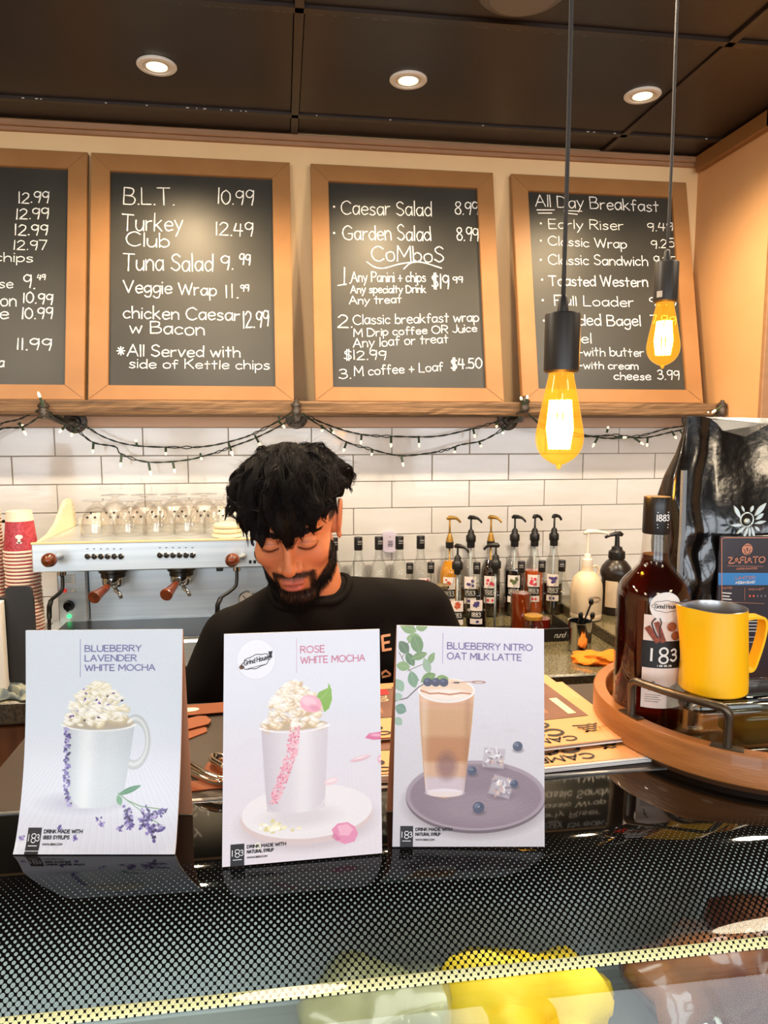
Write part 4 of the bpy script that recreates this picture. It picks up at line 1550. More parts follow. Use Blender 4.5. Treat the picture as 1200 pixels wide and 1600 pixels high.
for px, lab in ((522, 'clear capped bottle half hidden by the ear of the barista'), (560, 'clear bottle with black cap, second from the left behind the shoulder'), (592, 'clear bottle with black cap touching the left of the lavender wall device'),
                (624, 'clear bottle with black cap touching the right of the lavender wall device'), (657, 'clear bottle with black cap, rightmost of the back row near the shoulder')):
    p = aty(px, 900, 2.6)
    bottle(p.x, 2.6, .9205, lab, liquid('pinkish', 'caa592') if px > 600 else None, .10, 1.0, .0375, 'cap', A_pk if px == 657 else A_gr, .5, 0, G2)
for px, lab in ((640, 'short clear bottle with black cap just above the barista shoulder'), (673, 'short clear bottle with black cap right of the shoulder, before the amber bottle')):
    p = aty(px, 920, 2.43)
    bottle(p.x, 2.43, .9205, lab, None, .1, .78, .041, 'cap', None, 0, 0, G2)
G3 = 'short syrup bottles in the front row'
# black tiered rack holding the front row
xr0, xr1 = aty(694, 980, 2.3).x, aty(884, 980, 2.3).x
rack = thing('bottle_rack', 'low black rack tray with white script under the front row of syrup bottles', 'rack', (xr0, 2.3, .9205))
MB().box(xr0, xr1, 2.24, 2.42, .9205, .928).box(xr0, xr1, 2.236, 2.242, .9205, .965, .001).box(xr0, xr0 + .004, 2.24, 2.42, .9205, .965).box(xr1 - .004, xr1, 2.24, 2.42, .9205, .965).build('tray_body', M_black, rack, world=True)
tx = MB()
write(tx, 'nund', xr1 - .065, .934, .018, .0018, lambda u, v: (u, 2.2355, v), slant=.3, gap=.06)
tx.build('white_script', M_ink, rack, world=True, recalc=False)
front = [(714, 'pump', None, 0, A_or, -.5, 'clear syrup bottle with black pump and red fruit label, leftmost in front'),
         (744, 'cap', L_dark, .105, A_pu, 0, 'capped bottle with violet flower label, second from left in front row'),
         (773, 'pump', None, 0, None, 2.9, 'clear unlabelled bottle whose black pump spout points left'),
         (813, 'cap', L_rust, .175, None, 0, 'capped bottle of rust red syrup in the front row'),
         (845, 'cap', L_red, .060, None, 0, 'nearly empty clear bottle with a little red syrup at the base'),
         (876, 'cap', None, 0, None, 0, 'clear empty bottle at the right end of the front row')]
for px, kd, lq, lz, art, sp, lab in front:
    p = aty(px, 960, 2.33)
    bottle(p.x, 2.33, .9285, lab, lq, lz, .80, .043, kd, art, 0, sp, G3)
# small jars
def small_jar(px, py, y, z, r, h, label, body, lidm):
    p = aty(px, py, y)
    t = thing('glass_jar', label, 'jar', (p.x, y, z), 0)
    MB().lathe([(0, 0), (r * .95, 0), (r, .004), (r, h * .8), (r * .8, h * .9), (r * .8, h)], 22, cap=False).build('glass_body', M_bg, t, smooth=40)
    if body:
        MB().lathe([(0, .003), (r * .93, .003), (r * .93, h * .55), (0, h * .55)], 20).build('contents', body, t, smooth=40)
    MB().lathe([(r * .9, h - .002), (r * .93, h), (r * .93, h + .010), (r * .8, h + .012), (0, h + .012)], 22).build('lid', lidm, t, smooth=40)


small_jar(833, 980, 2.19, .9205, .032, .095, 'small glass jar with shiny gold lid between the card and the steel cup', L_red, M_gold)
small_jar(691, 925, 2.52, .9205, .028, .13, 'small jar with patterned lid behind the leftmost front bottle', None, mat('patterned_tan_lid', '8e7a56', .5, col2='40382a', nscale=90))
# white jug with pump
p = aty(915, 963, 2.36)
t = thing('syrup_jug', 'cream plastic syrup jug with small ring handle and tall white pump', 'jug', (p.x, 2.36, .9605))
M_jug = mat('cream_jug_plastic', 'd8c3a4', .4)
prof = [(0, 0), (.044, 0), (.052, .004), (.054, .012), (.054, .02), (.0525, .024), (.054, .028), (.055, .10), (.053, .125), (.045, .148), (.032, .162), (.021, .170), (.019, .176), (.019, .190), (.0, .190)]
MB().lathe(prof, 36).build('jug_body', M_jug, t, smooth=35)
MB().tube(cr([(.018, 0, .183), (.030, 0, .187), (.040, 0, .180), (.043, 0, .168), (.038, 0, .157), (.030, 0, .158)], 5), .0042, 8).build('ring_handle', M_jug, t, smooth=True)
M_jp = mat('off_white_plastic', 'e6dccb', .4)
MB().lathe([(.0, .188), (.018, .188), (.019, .192), (.018, .212), (.013, .216), (.011, .228), (.006, .232), (.0055, .302), (.0, .302)], 20).build('pump_collar', M_jp, t, smooth=40)
MB().tube([(-.016, 0, .303), (.0, 0, .308), (.02, 0, .308), (.05, 0, .305), (.072, 0, .300), (.076, 0, .294)], [.006, .0085, .008, .006, .0045, .004], 8).build('pump_spout', M_jp, t, smooth=True)
MB().tube([(0, 0, .19), (0, 0, .03)], .004, 6).build('dip_tube', M_jp, t)
mm = MB()
f = lambda u, v: (.0555 * sin(u / .055), -.0555 * cos(u / .055), v)
for k in range(3):
    q = [(.006 + .022 * cos(a) + .004 * k, .082 + .008 * sin(a) - .003 * k) for a in [i * pi / 10 for i in range(21)]]
    ribbon(mm, q, .0012, f)
for k in range(5):
    ribbon(mm, [(-.022, .06 - k * .006), (.03 - .008 * (k % 2), .06 - k * .006)], .0012, f)
mm.build('brown_print', mat('brown_ink', '6e4a38', .6), t, recalc=False)
# dark pump bottle
p = aty(960, 965, 2.42)
t = thing('pump_bottle', 'dark brown ribbed sauce bottle with black pump behind the cream jug', 'bottle', (p.x, 2.42, .9605))
M_dkb = mat('dark_brown_plastic', '241c17', .3)
MB().lathe([(0, 0), (.046, 0), (.050, .005), (.050, .13), (.055, .14), (.056, .155), (.050, .172), (.036, .190), (.026, .198), (.026, .21), (0, .21)], 32).build('bottle_body', M_dkb, t, smooth=35)
MB().lathe([(.028, .20), (.030, .203), (.029, .225), (.020, .232), (.018, .242), (.009, .246), (.0075, .285), (0, .285)], 20).build('pump_collar', M_black, t, smooth=40)
MB().tube([(.018, 0, .284), (.010, 0, .290), (-.01, 0, .289), (-.03, 0, .284), (-.046, 0, .277)], [.007, .009, .008, .006, .005], 8).build('pump_spout', M_black, t, smooth=True)
patch(MB(), .0506, -1.2, -.3, .03, .125).build('label', M_jug, t, smooth=True)
# steel cup with dark spoons
p = atz(905, 1016, .92)
t = thing('steel_cup', 'small stainless cup of dark spoons on the granite next to the orange cloth', 'cup', (p.x, p.y, .9205))
MB().lathe([(0, 0), (.034, 0), (.0365, .003), (.0365, .092), (.0385, .094), (.0385, .097), (.0355, .096), (.0355, .004), (0, .004)], 32).build('cup_body', M_stb, t, smooth=35)
for k, (dx, dy, tilt, hh) in enumerate(((.006, .0, .35, .150), (-.006, .008, .15, .105), (.012, -.01, .3, .108))):
    o = MB()
    a = Vector((dx - .012, dy, .02))
    b = Vector((dx + tilt * .09, dy + .006, hh))
    o.tube([a, (a * .5 + b * .5) + Vector((-.004, 0, 0)), b], [.003, .0028, .0035], 8)
    o.sphere((b.x, b.y, b.z + .004), (.0085, .005, .012), 12, 8)
    s_ = o.build('bar_spoon', M_blackg, None, smooth=50)
    s_.location = (p.x, p.y, .9205)
    tag(s_, ['tall dark spoon leaning right in the steel cup', 'short dark spoon at the back of the steel cup', 'short dark spoon at the front right of the steel cup'][k], 'spoon', 'dark spoons in the steel cup')
p = atz(938, 1034, .92)
crumple('orange_cloth', 'crumpled bright orange cloth on the granite left of the wooden tray', 'cloth', (p.x, p.y, .9205), .062, .045, .022, mat('orange_cloth', 'ff8a1c', .85, col2='f07a12', nscale=12, bump=.6, bscale=40, bdist=.004), .35, 12)
# lavender wall device
p = aty(608, 846, 2.716)
t = thing('wall_device', 'small lavender-white rounded wall device with slotted grille on the tiles', 'device', (p.x, 2.716, p.z))
M_lav = mat('lavender_white_plastic', 'dcd0e0', .45)
rp = []
for (cx_, cz_, a0_) in ((.010, .022, 0), (-.010, .022, 90), (-.010, -.022, 180), (.010, -.022, 270)):
    for k in range(7):
        an = radians(a0_ + 15 * k)
        rp.append((cx_ + .018 * cos(an), cz_ + .018 * sin(an)))
MB().prism(rp, -.024, .004, 'y').prism([(a_ * .93, b_ * .95) for a_, b_ in rp], -.027, -.024, 'y').build('housing', M_lav, t, smooth=25)
for k in range(4):
    MB().box(-.009, .010, -.0285, -.0268, .004 - k * .0062, .0065 - k * .0062).build('grille_slot', mat('dark_slot', '5c5068', .6), t)
MB().sphere((0, -.0272, .022), .0018, 8, 6).build('status_dot', mat('dark_slot', '5c5068', .6), t)
# ================================================================== painted prints (made pixel by pixel here, no files)
class Paint:
    def __init__(s, w, h, base):
        s.w, s.h = w, h
        s.a = np.ones((h, w, 3)) * np.array(s2d(base))
        s.Y, s.X = np.mgrid[0:h, 0:w]
        s.Y = s.Y.astype(float)
        s.X = s.X.astype(float)

    def mixm(s, m, col):
        c = np.array(s2d(col)) if isinstance(col, (str, tuple)) else col
        s.a[:] = s.a * (1 - m[..., None]) + c * m[..., None]

    def ell(s, cx, cy, rx, ry, col, al=1.0, soft=1.2, rot=0.0):
        R_ = max(rx, ry) * (1 + soft / min(rx, ry)) + 3
        x0, x1 = int(max(0, cx - R_)), int(min(s.w, cx + R_ + 1))
        y0, y1 = int(max(0, cy - R_)), int(min(s.h, cy + R_ + 1))
        if x1 <= x0 or y1 <= y0:
            return
        dx, dy = s.X[y0:y1, x0:x1] - cx, s.Y[y0:y1, x0:x1] - cy
        u = dx * cos(rot) + dy * sin(rot)
        v = -dx * sin(rot) + dy * cos(rot)
        d = np.sqrt((u / rx) ** 2 + (v / ry) ** 2)
        m = (np.clip((1 - d) * min(rx, ry) / soft + .5, 0, 1) * al)[..., None]
        s.a[y0:y1, x0:x1] = s.a[y0:y1, x0:x1] * (1 - m) + np.array(s2d(col)) * m

    def ring(s, cx, cy, rx, ry, wd, col, al=1.0, soft=1.2, half=None):
        d = np.sqrt(((s.X - cx) / rx) ** 2 + ((s.Y - cy) / ry) ** 2)
        k = min(rx, ry)
        m = np.clip((wd / 2 - np.abs(1 - d) * k) / soft + .5, 0, 1) * al
        if half == 'low':
            m = m * (s.Y > cy)
        s.mixm(m, col)

    def poly(s, pts, col, al=1.0, soft=1.2):
        pts = np.array(pts, float)
        x0, y0 = np.floor(pts.min(0) - 3).astype(int)
        x1, y1 = np.ceil(pts.max(0) + 4).astype(int)
        x0, y0 = max(0, x0), max(0, y0)
        x1, y1 = min(s.w, x1), min(s.h, y1)
        if x1 <= x0 or y1 <= y0:
            return
        X, Y = s.X[y0:y1, x0:x1], s.Y[y0:y1, x0:x1]
        ins = np.zeros(X.shape, bool)
        dm = np.full(X.shape, 1e9)
        n = len(pts)
        for i in range(n):
            ax, ay = pts[i]
            bx, by = pts[(i + 1) % n]
            if ay != by:
                c = ((ay > Y) != (by > Y)) & (X < (bx - ax) * (Y - ay) / (by - ay) + ax)
                ins ^= c
            L = (bx - ax) ** 2 + (by - ay) ** 2 + 1e-9
            t = np.clip(((X - ax) * (bx - ax) + (Y - ay) * (by - ay)) / L, 0, 1)
            dm = np.minimum(dm, np.hypot(X - ax - t * (bx - ax), Y - ay - t * (by - ay)))
        sd = np.where(ins, dm, -dm)
        m = np.clip(sd / soft + .5, 0, 1) * al
        c = np.array(s2d(col)) if isinstance(col, (str, tuple)) else col
        s.a[y0:y1, x0:x1] = s.a[y0:y1, x0:x1] * (1 - m[..., None]) + c * m[..., None]

    def line(s, pts, wd, col, al=1.0):
        for i in range(len(pts) - 1):
            (ax, ay), (bx, by) = pts[i][:2], pts[i + 1][:2]
            x0, x1 = int(max(0, min(ax, bx) - wd - 2)), int(min(s.w, max(ax, bx) + wd + 3))
            y0, y1 = int(max(0, min(ay, by) - wd - 2)), int(min(s.h, max(ay, by) + wd + 3))
            if x1 <= x0 or y1 <= y0:
                continue
            X, Y = s.X[y0:y1, x0:x1], s.Y[y0:y1, x0:x1]
            L = (bx - ax) ** 2 + (by - ay) ** 2 + 1e-9
            t = np.clip(((X - ax) * (bx - ax) + (Y - ay) * (by - ay)) / L, 0, 1)
            d = np.hypot(X - ax - t * (bx - ax), Y - ay - t * (by - ay))
            m = np.clip(wd / 2 - d + .5, 0, 1) * al
            s.a[y0:y1, x0:x1] = s.a[y0:y1, x0:x1] * (1 - m[..., None]) + np.array(s2d(col)) * m[..., None]

    def leaf(s, x, y, l, wd, ang, col, vein=None):
        ca, sa = cos(ang), sin(ang)
        P_ = []
        for k in range(17):
            t = k / 16
            P_.append((t * l, wd * sin(pi * t) ** .8))
        for k in range(17):
            t = 1 - k / 16
            P_.append((t * l, -wd * sin(pi * t) ** .8))
        s.poly([(x + a * ca - b * sa, y + a * sa + b * ca) for a, b in P_], col)
        if vein:
            s.line([(x, y), (x + l * ca, y + l * sa)], 1.2, vein, .6)

    def noise(s, amp, seed=0, sm=1):
        n = np.random.RandomState(seed).normal(0, amp, (s.h // sm + 2, s.w // sm + 2, 1))
        n = np.repeat(np.repeat(n, sm, 0), sm, 1)[:s.h, :s.w]
        s.a += n

    def vgrad(s, top, bot, al=1.0):
        t = (s.Y / s.h)[..., None]
        c = np.array(s2d(top)) * (1 - t) + np.array(s2d(bot)) * t
        s.a[:] = s.a * (1 - al) + c * al

    def image(s, name):
        im = bpy.data.images.new(name, s.w, s.h, alpha=False)
        px = np.ones((s.h, s.w, 4), np.float32)
        px[..., :3] = np.clip(s.a[::-1], 0, 1)
        im.pixels.foreach_set(px.ravel())
        im.pack()
        return im


def s2d(c):
    if isinstance(c, str):
        return tuple(int(c[i:i + 2], 16) / 255 for i in (0, 2, 4))
    return c


def print_mat(name, P_, rough=.35, coat=.0, bump=.0):
    m = bpy.data.materials.new(name)
    m.use_nodes = True
    nt = m.node_tree
    b = nt.nodes['Principled BSDF']
    b.inputs['Roughness'].default_value = rough
    b.inputs['Coat Weight'].default_value = coat
    b.inputs['Coat Roughness'].default_value = .15
    uv = nt.nodes.new('ShaderNodeUVMap')
    uv.uv_map = 'UVMap'
    ti = nt.nodes.new('ShaderNodeTexImage')
    ti.image = P_.image(name)
    ti.extension = 'EXTEND'
    nt.links.new(uv.outputs[0], ti.inputs[0])
    nt.links.new(ti.outputs[0], b.inputs['Base Color'])
    if bump:
        n2 = nt.nodes.new('ShaderNodeTexNoise')
        n2.inputs['Scale'].default_value = 900
        bp = nt.nodes.new('ShaderNodeBump')
        bp.inputs['Strength'].default_value = bump
        bp.inputs['Distance'].default_value = .001
        tc = nt.nodes.new('ShaderNodeTexCoord')
        nt.links.new(tc.outputs['Object'], n2.inputs['Vector'])
        nt.links.new(n2.outputs['Fac'], bp.inputs['Height'])
        nt.links.new(bp.outputs['Normal'], b.inputs['Normal'])
    return m


CWp, CHp = 520, 730


def cream(P_, cx, cy, w, h, rs, tone1, tone2, tone3):
    """piled whipped cream: many overlapping curls"""
    items = []
    for k in range(230):
        t = rs.uniform(0, 1) ** .8
        y = cy - h * t
        hw = w * max(0, 1 - t * t) ** .62 * (1 - .12 * t) + 3
        x = cx + rs.uniform(-hw, hw)
        items.append((y, x, t))
    items.sort(key=lambda q: q[0])
    for y, x, t in items:
        r = rs.uniform(8, 19) * (1 - .35 * t)
        an = rs.uniform(-.8, .8)
        c = [tone1, tone2, tone3][rs.choice(3, p=[.5, .3, .2])]
        P_.ell(x + 2, y + r * .45, r, r * .52, tone3, .30, 3, an)
        P_.ell(x, y, r, r * .5, c, .80, 4, an)
        P_.ell(x - r * .2, y - r * .2, r * .6, r * .18, 'fffefb', .75, 3, an)


def logo_bar(P_):
    pass


def art_lavender():
    P_ = Paint(CWp, CHp, 'dfe1ec')
    P_.vgrad('d3dfea', 'dcdde8')
    rs = np.random.RandomState(3)
    # whitewashed boards in the lower half
    for k in range(60):
        x0 = 260 + (k - 30) * 9
        x1 = 260 + (k - 30) * 26
        P_.line([(x0, 400), (x1, 735)], 1.6, 'c9c5d2', .35)
        P_.line([(x0 + 3, 400), (x1 + 8, 735)], 1.4, 'f3f1f6', .35)
    m = np.clip((400 - P_.Y) / 60, 0, 1)
    P_.mixm(m, 'd7e0ea')
    # mug shadow
    P_.ell(200, 590, 110, 26, 'a8a6b8', .55, 30)
    # handle
    P_.ring(366, 392, 44, 78, 18, 'bcc4c6', 1, 2)
    P_.ring(364, 390, 44, 78, 7, 'dfe4e4', .8, 3)
    # mug
    body = [(124, 325)] + [(126 + 3.2 * k, 325 + 24 * k) for k in range(1, 9)] + [(160, 565), (176, 592), (200, 603), (245, 608), (292, 602), (318, 588), (334, 562)] + [(340 + 3.0 * k, 540 - 26 * k) for k in range(8)] + [(366, 325)]
    P_.poly(body, 'cdd5db')
    mk = np.clip((P_.X - 124) / 242, 0, 1)
    ins = (P_.Y > 322) & (P_.Y < 607) & (P_.X > 124 + (P_.Y - 325) * .13) & (P_.X < 366 - (P_.Y - 325) * .12)
    sh = (np.clip(1 - mk * 4.2, 0, 1) * .55 + np.clip(mk * 3 - 2.0, 0, 1) * .38)
    P_.mixm(ins * sh, 'a5afb9')
    P_.mixm(ins * np.exp(-((mk - .34) / .12) ** 2) * .55, 'f3f6f7')
    n = rs.normal(0, .016, (CHp, CWp, 1))
    P_.a += n * ins[..., None]
    P_.ell(245, 330, 121, 26, 'c6cbce', 1, 1.5)
    P_.ell(245, 328, 117, 22, 'b4a894', 1, 1.5)
    P_.ring(245, 330, 120, 25, 3, 'f4f4f2', .9, half='low')
    cream(P_, 243, 337, 112, 152, rs, 'f4f1e4', 'e9e0bd', 'c9bd98')
    for k in range(16):
        P_.ell(240 + rs.uniform(-92, 92), 322 - rs.uniform(0, 120), rs.uniform(3, 6), rs.uniform(2.2, 3.6), ['2f2450', '5c4a8c', '9c86c8'][k % 3], .95, 1.2, rs.uniform(-1, 1))
    # lavender sprig down the side
    for k in range(80):
        t = k / 79
        P_.ell(140 + 8 * t ** 2 + 14 * t ** 6 + rs.uniform(-9, 9), 345 + 252 * t + rs.uniform(-3, 3), rs.uniform(3.2, 7), rs.uniform(3, 5.5), ['52468a', '2c2450', '7d70b4', 'a79bd0'][rs.randint(4)], .9, 1.2, rs.uniform(-1, 1))
    # sprig right
    P_.leaf(318, 566, 82, 9, -.38, '4f8a63', '9cc9a2')
    P_.leaf(318, 566, 34, 9, 1.2, '6ba27a', '9cc9a2')
    P_.line([(320, 560), (350, 582), (395, 600), (470, 610)], 3, '74986e')
    P_.line([(350, 582), (430, 635), (475, 660)], 2.4, '74986e')
    for (bx, by, ex_, ey_, n_) in ((352, 600, 366, 668, 60), (402, 640, 478, 615, 60), (395, 655, 470, 665, 50), (410, 605, 440, 690, 46)):
        for k in range(n_):
            t = rs.uniform(0, 1)
            P_.ell(bx + (ex_ - bx) * t + rs.uniform(-13, 13), by + (ey_ - by) * t + rs.uniform(-9, 9), rs.uniform(2.8, 7), rs.uniform(2.4, 5), ['554788', '31284f', '8b7dbb', 'b9add6', '6d5fa3'][rs.randint(5)], .9, 1.2, rs.uniform(-1, 1))
    for (x, y) in ((262, 640), (333, 664), (140, 662), (192, 690), (20, 690), (275, 650)):
        for k in range(7):
            P_.ell(x + rs.uniform(-9, 9), y + rs.uniform(-7, 7), rs.uniform(3, 6), rs.uniform(2, 4), ['8b7dbb', 'a99bd0', '5a4c8c'][rs.randint(3)], .9, 1.2, rs.uniform(-1, 1))
    P_.line([(181, 32), (181, 166)], 2, '8f88b8')
    P_.noise(.006, 2)
    return P_


def art_rose():
    P_ = Paint(CWp, CHp, 'e6e1e8')
    P_.vgrad('d8dbe6', 'e6dde4')
    rs = np.random.RandomState(9)
    for k in range(70):
        x0 = 330 + (k - 30) * 8
        x1 = 330 + (k - 35) * 22
        P_.line([(x0, 330), (x1, 735)], 1.4, 'd3ccd6', .30)
    m = np.clip((330 - P_.Y) / 70, 0, 1)
    P_.mixm(m, 'dadbe6')
    # round white board
    P_.ell(275, 610, 222, 92, 'b9aaae', .45, 26)
    P_.ell(272, 592, 216, 88, 'd9c6c6', 1, 2)
    P_.ell(274, 576, 214, 86, 'ece7ea', 1, 2)
    P_.ell(250, 590, 110, 34, 'cfc6cb', .6, 30)
    # cup
    body = [(122, 300), (124, 360), (128, 430), (134, 500), (142, 548), (158, 566), (200, 578), (240, 580), (285, 572), (318, 556), (330, 536), (336, 440), (340, 370), (342, 300)]
    P_.poly(body, 'dad4db')
    mk = np.clip((P_.X - 122) / 220, 0, 1)
    ins = (P_.Y > 298) & (P_.Y < 578 - ((P_.X - 232) / 110) ** 2 * 16) & (P_.X > 122 + (P_.Y - 300) * .075) & (P_.X < 342 - (P_.Y - 300) * .04)
    P_.mixm(ins * (np.clip(1 - mk * 3.2, 0, 1) * .6 + np.clip(mk * 3.2 - 2.2, 0, 1) * .25), 'b7aab6')
    P_.mixm(ins * np.exp(-((mk - .62) / .16) ** 2) * .5, 'f3eff2')
    P_.ell(232, 300, 110, 20, 'd9d2d8', 1, 1.5)
    P_.ell(232, 298, 106, 16, 'bfa98a', 1, 1.5)
    cream(P_, 230, 305, 102, 146, rs, 'f3ebdf', 'e6cfa9', 'cdab80')
    P_.ring(232, 300, 110, 20, 3, 'f6f2f4', .9, half='low')
    # sugar drip stripe
    for k in range(420):
        t = rs.uniform(0, 1)
        cx = 232 - 30 * t - 46 * max(0, t - .35) * 1.3
        w_ = 15 + 4 * sin(t * 3)
        P_.ell(cx + rs.uniform(-w_, w_), 304 + 238 * t, rs.uniform(2.2, 4.5), rs.uniform(2, 4), ['e59aae', 'd97f97', 'f3c0cd', 'eeaebd'][rs.randint(4)], .85, 1.2)
    # leaf and petal
    P_.poly([(298, 222), (312, 196), (342, 184), (345, 168), (354, 190), (356, 222), (346, 250), (330, 262), (322, 236)], '7fae34')
    P_.line([(300, 224), (326, 214), (352, 176)], 1.6, 'b0cf6a', .8)
    P_.ell(285, 232, 37, 27, 'eda9bd', 1, 2, .3)
    P_.ell(278, 224, 26, 14, 'f8cdd8', .8, 6, .3)
    P_.ell(298, 246, 20, 9, 'd9849d', .5, 6, .5)
    # scattered petals
    P_.poly([(466, 352), (480, 338), (520, 335), (520, 360), (492, 360)], 'd9709a')
    P_.ell(506, 345, 22, 5, 'f2b4cb', .8, 4, .1)
    for (x, y, rx, ry, c) in ((450, 418, 34, 8, 'dfb3bf'), (352, 485, 24, 12, 'edd0d8'), (518, 425, 10, 14, 'e8a5ba')):
        P_.ell(x, y, rx, ry, c, .9, 3, -.2)
        P_.ell(x, y - 3, rx * .7, ry * .4, 'f8e8ec', .8, 3, -.2)
    P_.poly([(352, 640), (372, 622), (405, 620), (430, 636), (440, 660), (428, 684), (395, 690), (368, 676)], 'e594b6')
    P_.poly([(372, 630), (404, 626), (424, 644), (408, 664), (380, 660)], 'f3bccf', .8, 3)
    P_.poly([(360, 650), (352, 664), (368, 678), (384, 672)], 'cf6f99', .6, 3)
    for k in range(34):
        P_.ell(165 + rs.normal(0, 26), 618 + rs.normal(0, 8), rs.uniform(4, 9), rs.uniform(3, 6), ['f3ecc4', 'fbf8ea', 'dcd29a'][rs.randint(3)], .95, 1.5)
    P_.ell(112, 672, 11, 10, 'f3efda', 1, 1.5)
    # round sticker
    P_.ell(105, 84, 64, 64, 'cfcdda', .6, 3)
    P_.ell(105, 83, 62, 62, 'e6e6ef', 1, 1.5)
    P_.line([(238, 22), (238, 130)], 2, 'c9a9bf')
    P_.noise(.006, 4)
    return P_


def art_nitro():
    P_ = Paint(CWp, CHp, 'd9d2d9')
    P_.vgrad('dad8e3', 'cac5cb')
    rs = np.random.RandomState(12)
    for k in range(500):
        P_.ell(rs.uniform(0, CWp), rs.uniform(250, CHp), rs.uniform(8, 30), rs.uniform(3, 9), ['e4dfe3', 'bdb6bb', 'cfc8cd'][rs.randint(3)], .14, 6) if k < 90 else None
    # plate
    P_.ell(285, 590, 245, 112, '8f878c', .55, 24)
    P_.ell(283, 568, 240, 118, '6e6169', 1, 2)
    P_.ell(283, 560, 240, 116, 'a3949f', 1, 2)
    P_.ell(283, 562, 226, 106, '8b7a86', 1, 4)
    P_.ell(300, 600, 150, 50, 'a08f9a', .5, 30)
    # glass
    body = [(82, 205), (86, 300), (94, 400), (104, 500), (110, 545), (130, 562), (175, 570), (222, 562), (243, 545), (255, 440), (268, 320), (276, 205)]
    P_.poly(body, 'c79a70')
    ins = (P_.Y > 195) & (P_.Y < 548) & (P_.X > 82 + np.clip(P_.Y - 205, 0, 400) * .082) & (P_.X < 276 - np.clip(P_.Y - 205, 0, 400) * .095)
    t = np.clip((P_.Y - 205) / 340, 0, 1)
    for (a, b, col, al) in ((0, .18, 'dca882', .9), (.12, .16, 'b9885e', .5), (.18, .45, 'c8996c', .9), (.45, .7, 'b67c50', .9), (.7, .84, 'd2a98f', .9), (.84, 1.0, 'cbbcc8', .95)):
        mm_ = np.clip((t - a) / .05, 0, 1) * np.clip((b - t) / .05 + 1, 0, 1)
        P_.mixm(ins * mm_ * al, col)
    u = np.clip((P_.X - 82) / 194, 0, 1)
    P_.mixm(ins * (np.exp(-((u - .10) / .07) ** 2) * .35), 'efe0d4')
    P_.mixm(ins * (np.exp(-((u - .88) / .06) ** 2) * .30), '8f5f3c')
    P_.ell(182, 462, 34, 44, '6e4a52', .55, 26)
    P_.ell(176, 552, 66, 14, 'e9e2ec', .8, 3)
    P_.ell(178, 214, 96, 40, 'e2d8d4', 1, 2)
    P_.ell(178, 208, 93, 36, 'e8c9ad', 1, 2)
    P_.ell(180, 226, 80, 18, 'f0e4da', .9, 8)
    P_.line([(88, 214), (120, 224), (150, 222), (190, 226), (230, 220), (262, 222)], 5, 'b8683c', .9)
    P_.ring(178, 212, 96, 39, 3, 'f4efee', .8)
    # branch and leaves
    P_.line([(0, 250), (40, 240), (78, 205), (120, 178)], 4, '6d5c5c')
    P_.line([(10, 90), (40, 140), (80, 180)], 3, '6d6a58')
    P_.line([(60, 0), (40, 60), (20, 110)], 2.5, '6d6a58')
    P_.line([(40, 150), (110, 120), (135, 90)], 2.5, '6d6a58')
    lv = [(12, 0, 60, 17, .3, '7d9a5c'), (66, 8, 44, 14, -.2, '7d9a5c'), (10, 52, 52, 18, .9, '4f6b45'), (34, 42, 56, 20, .05, '83a062'), (60, 30, 66, 22, 1.2, '61844c'), (34, 88, 54, 15, 1.0, '52744a'),
          (52, 110, 60, 13, -.35, '6c8c50'), (112, 128, 46, 11, -1.1, '78965a'), (0, 132, 50, 16, .1, '7f9e62'), (52, 150, 58, 18, 1.3, '6f9474'), (98, 106, 56, 14, 1.2, '8fa88c'), (88, 186, 58, 17, -.5, '6b8c44'),
          (134, 180, 52, 15, -.15, '7a9a50'), (0, 178, 48, 17, 1.0, '8bab93'), (4, 222, 30, 16, 1.3, '9ab3a4'), (0, 268, 42, 18, .4, '6d9080'), (0, 305, 34, 14, .8, '9ab3a4')]
    for (x, y, l, w_, an, c) in lv:
        P_.leaf(x, y, l, w_, an, c, 'b3c49a')
    # pick with berries
    P_.line([(196, 186), (300, 180)], 4, 'c99b86')
    P_.ring(290, 183, 20, 4, 2, 'a46f5c')
    P_.line([(205, 186), (220, 186)], 5, '33272d')
    for x in (112, 140, 168):
        P_.ell(x, 186, 16, 14, '2e2f4c', 1, 1.5)
        P_.ell(x - 4, 181, 7, 5, '5b608a', .8, 3)
    # ice
    for (x, y, r_, an) in ((345, 435, 42, .1), (372, 530, 42, .3)):
        P_.ell(x, y + 30, r_ * 1.0, 14, '5d4d58', .4, 10)
        q = [(x + r_ * 1.25 * cos(an + k * pi / 2 + pi / 4), y + r_ * 1.1 * sin(an + k * pi / 2 + pi / 4)) for k in range(4)]
        P_.poly(q, 'b9b0ba', .85, 6)
        for k in range(34):
            P_.ell(x + rs.uniform(-30, 30), y + rs.uniform(-28, 28), rs.uniform(4, 14), rs.uniform(2, 5), ['f6f5f8', '8a7c86', 'ddd8e0', 'c8a89c'][rs.randint(4)], .75, 2, rs.uniform(-1.5, 1.5))
    for (x, y, r_) in ((427, 395, 17), (270, 478, 16), (293, 600, 20), (415, 520, 14)):
        P_.ell(x + 2, y + r_ * .8, r_ * 1.1, r_ * .5, '4d434b', .45, 6)
        P_.ell(x, y, r_, r_ * .95, '4c536c', 1, 1.5)
        P_.ell(x - 4, y - 5, r_ * .5, r_ * .4, '8d97ad', .8, 4)
        P_.ring(x, y - 3, r_ * .4, r_ * .3, 2, '2e3246', .8)
    P_.line([(163, 22), (163, 122)], 2, '9a86b8')
    P_.noise(.007, 6)
    return P_


# ================================================================== tent cards
M_card = mat('white_card', 'e6e3e6', .5)
M_kraft = mat('tan_card_backing', 'b98766', .6)
M_ltext = {}


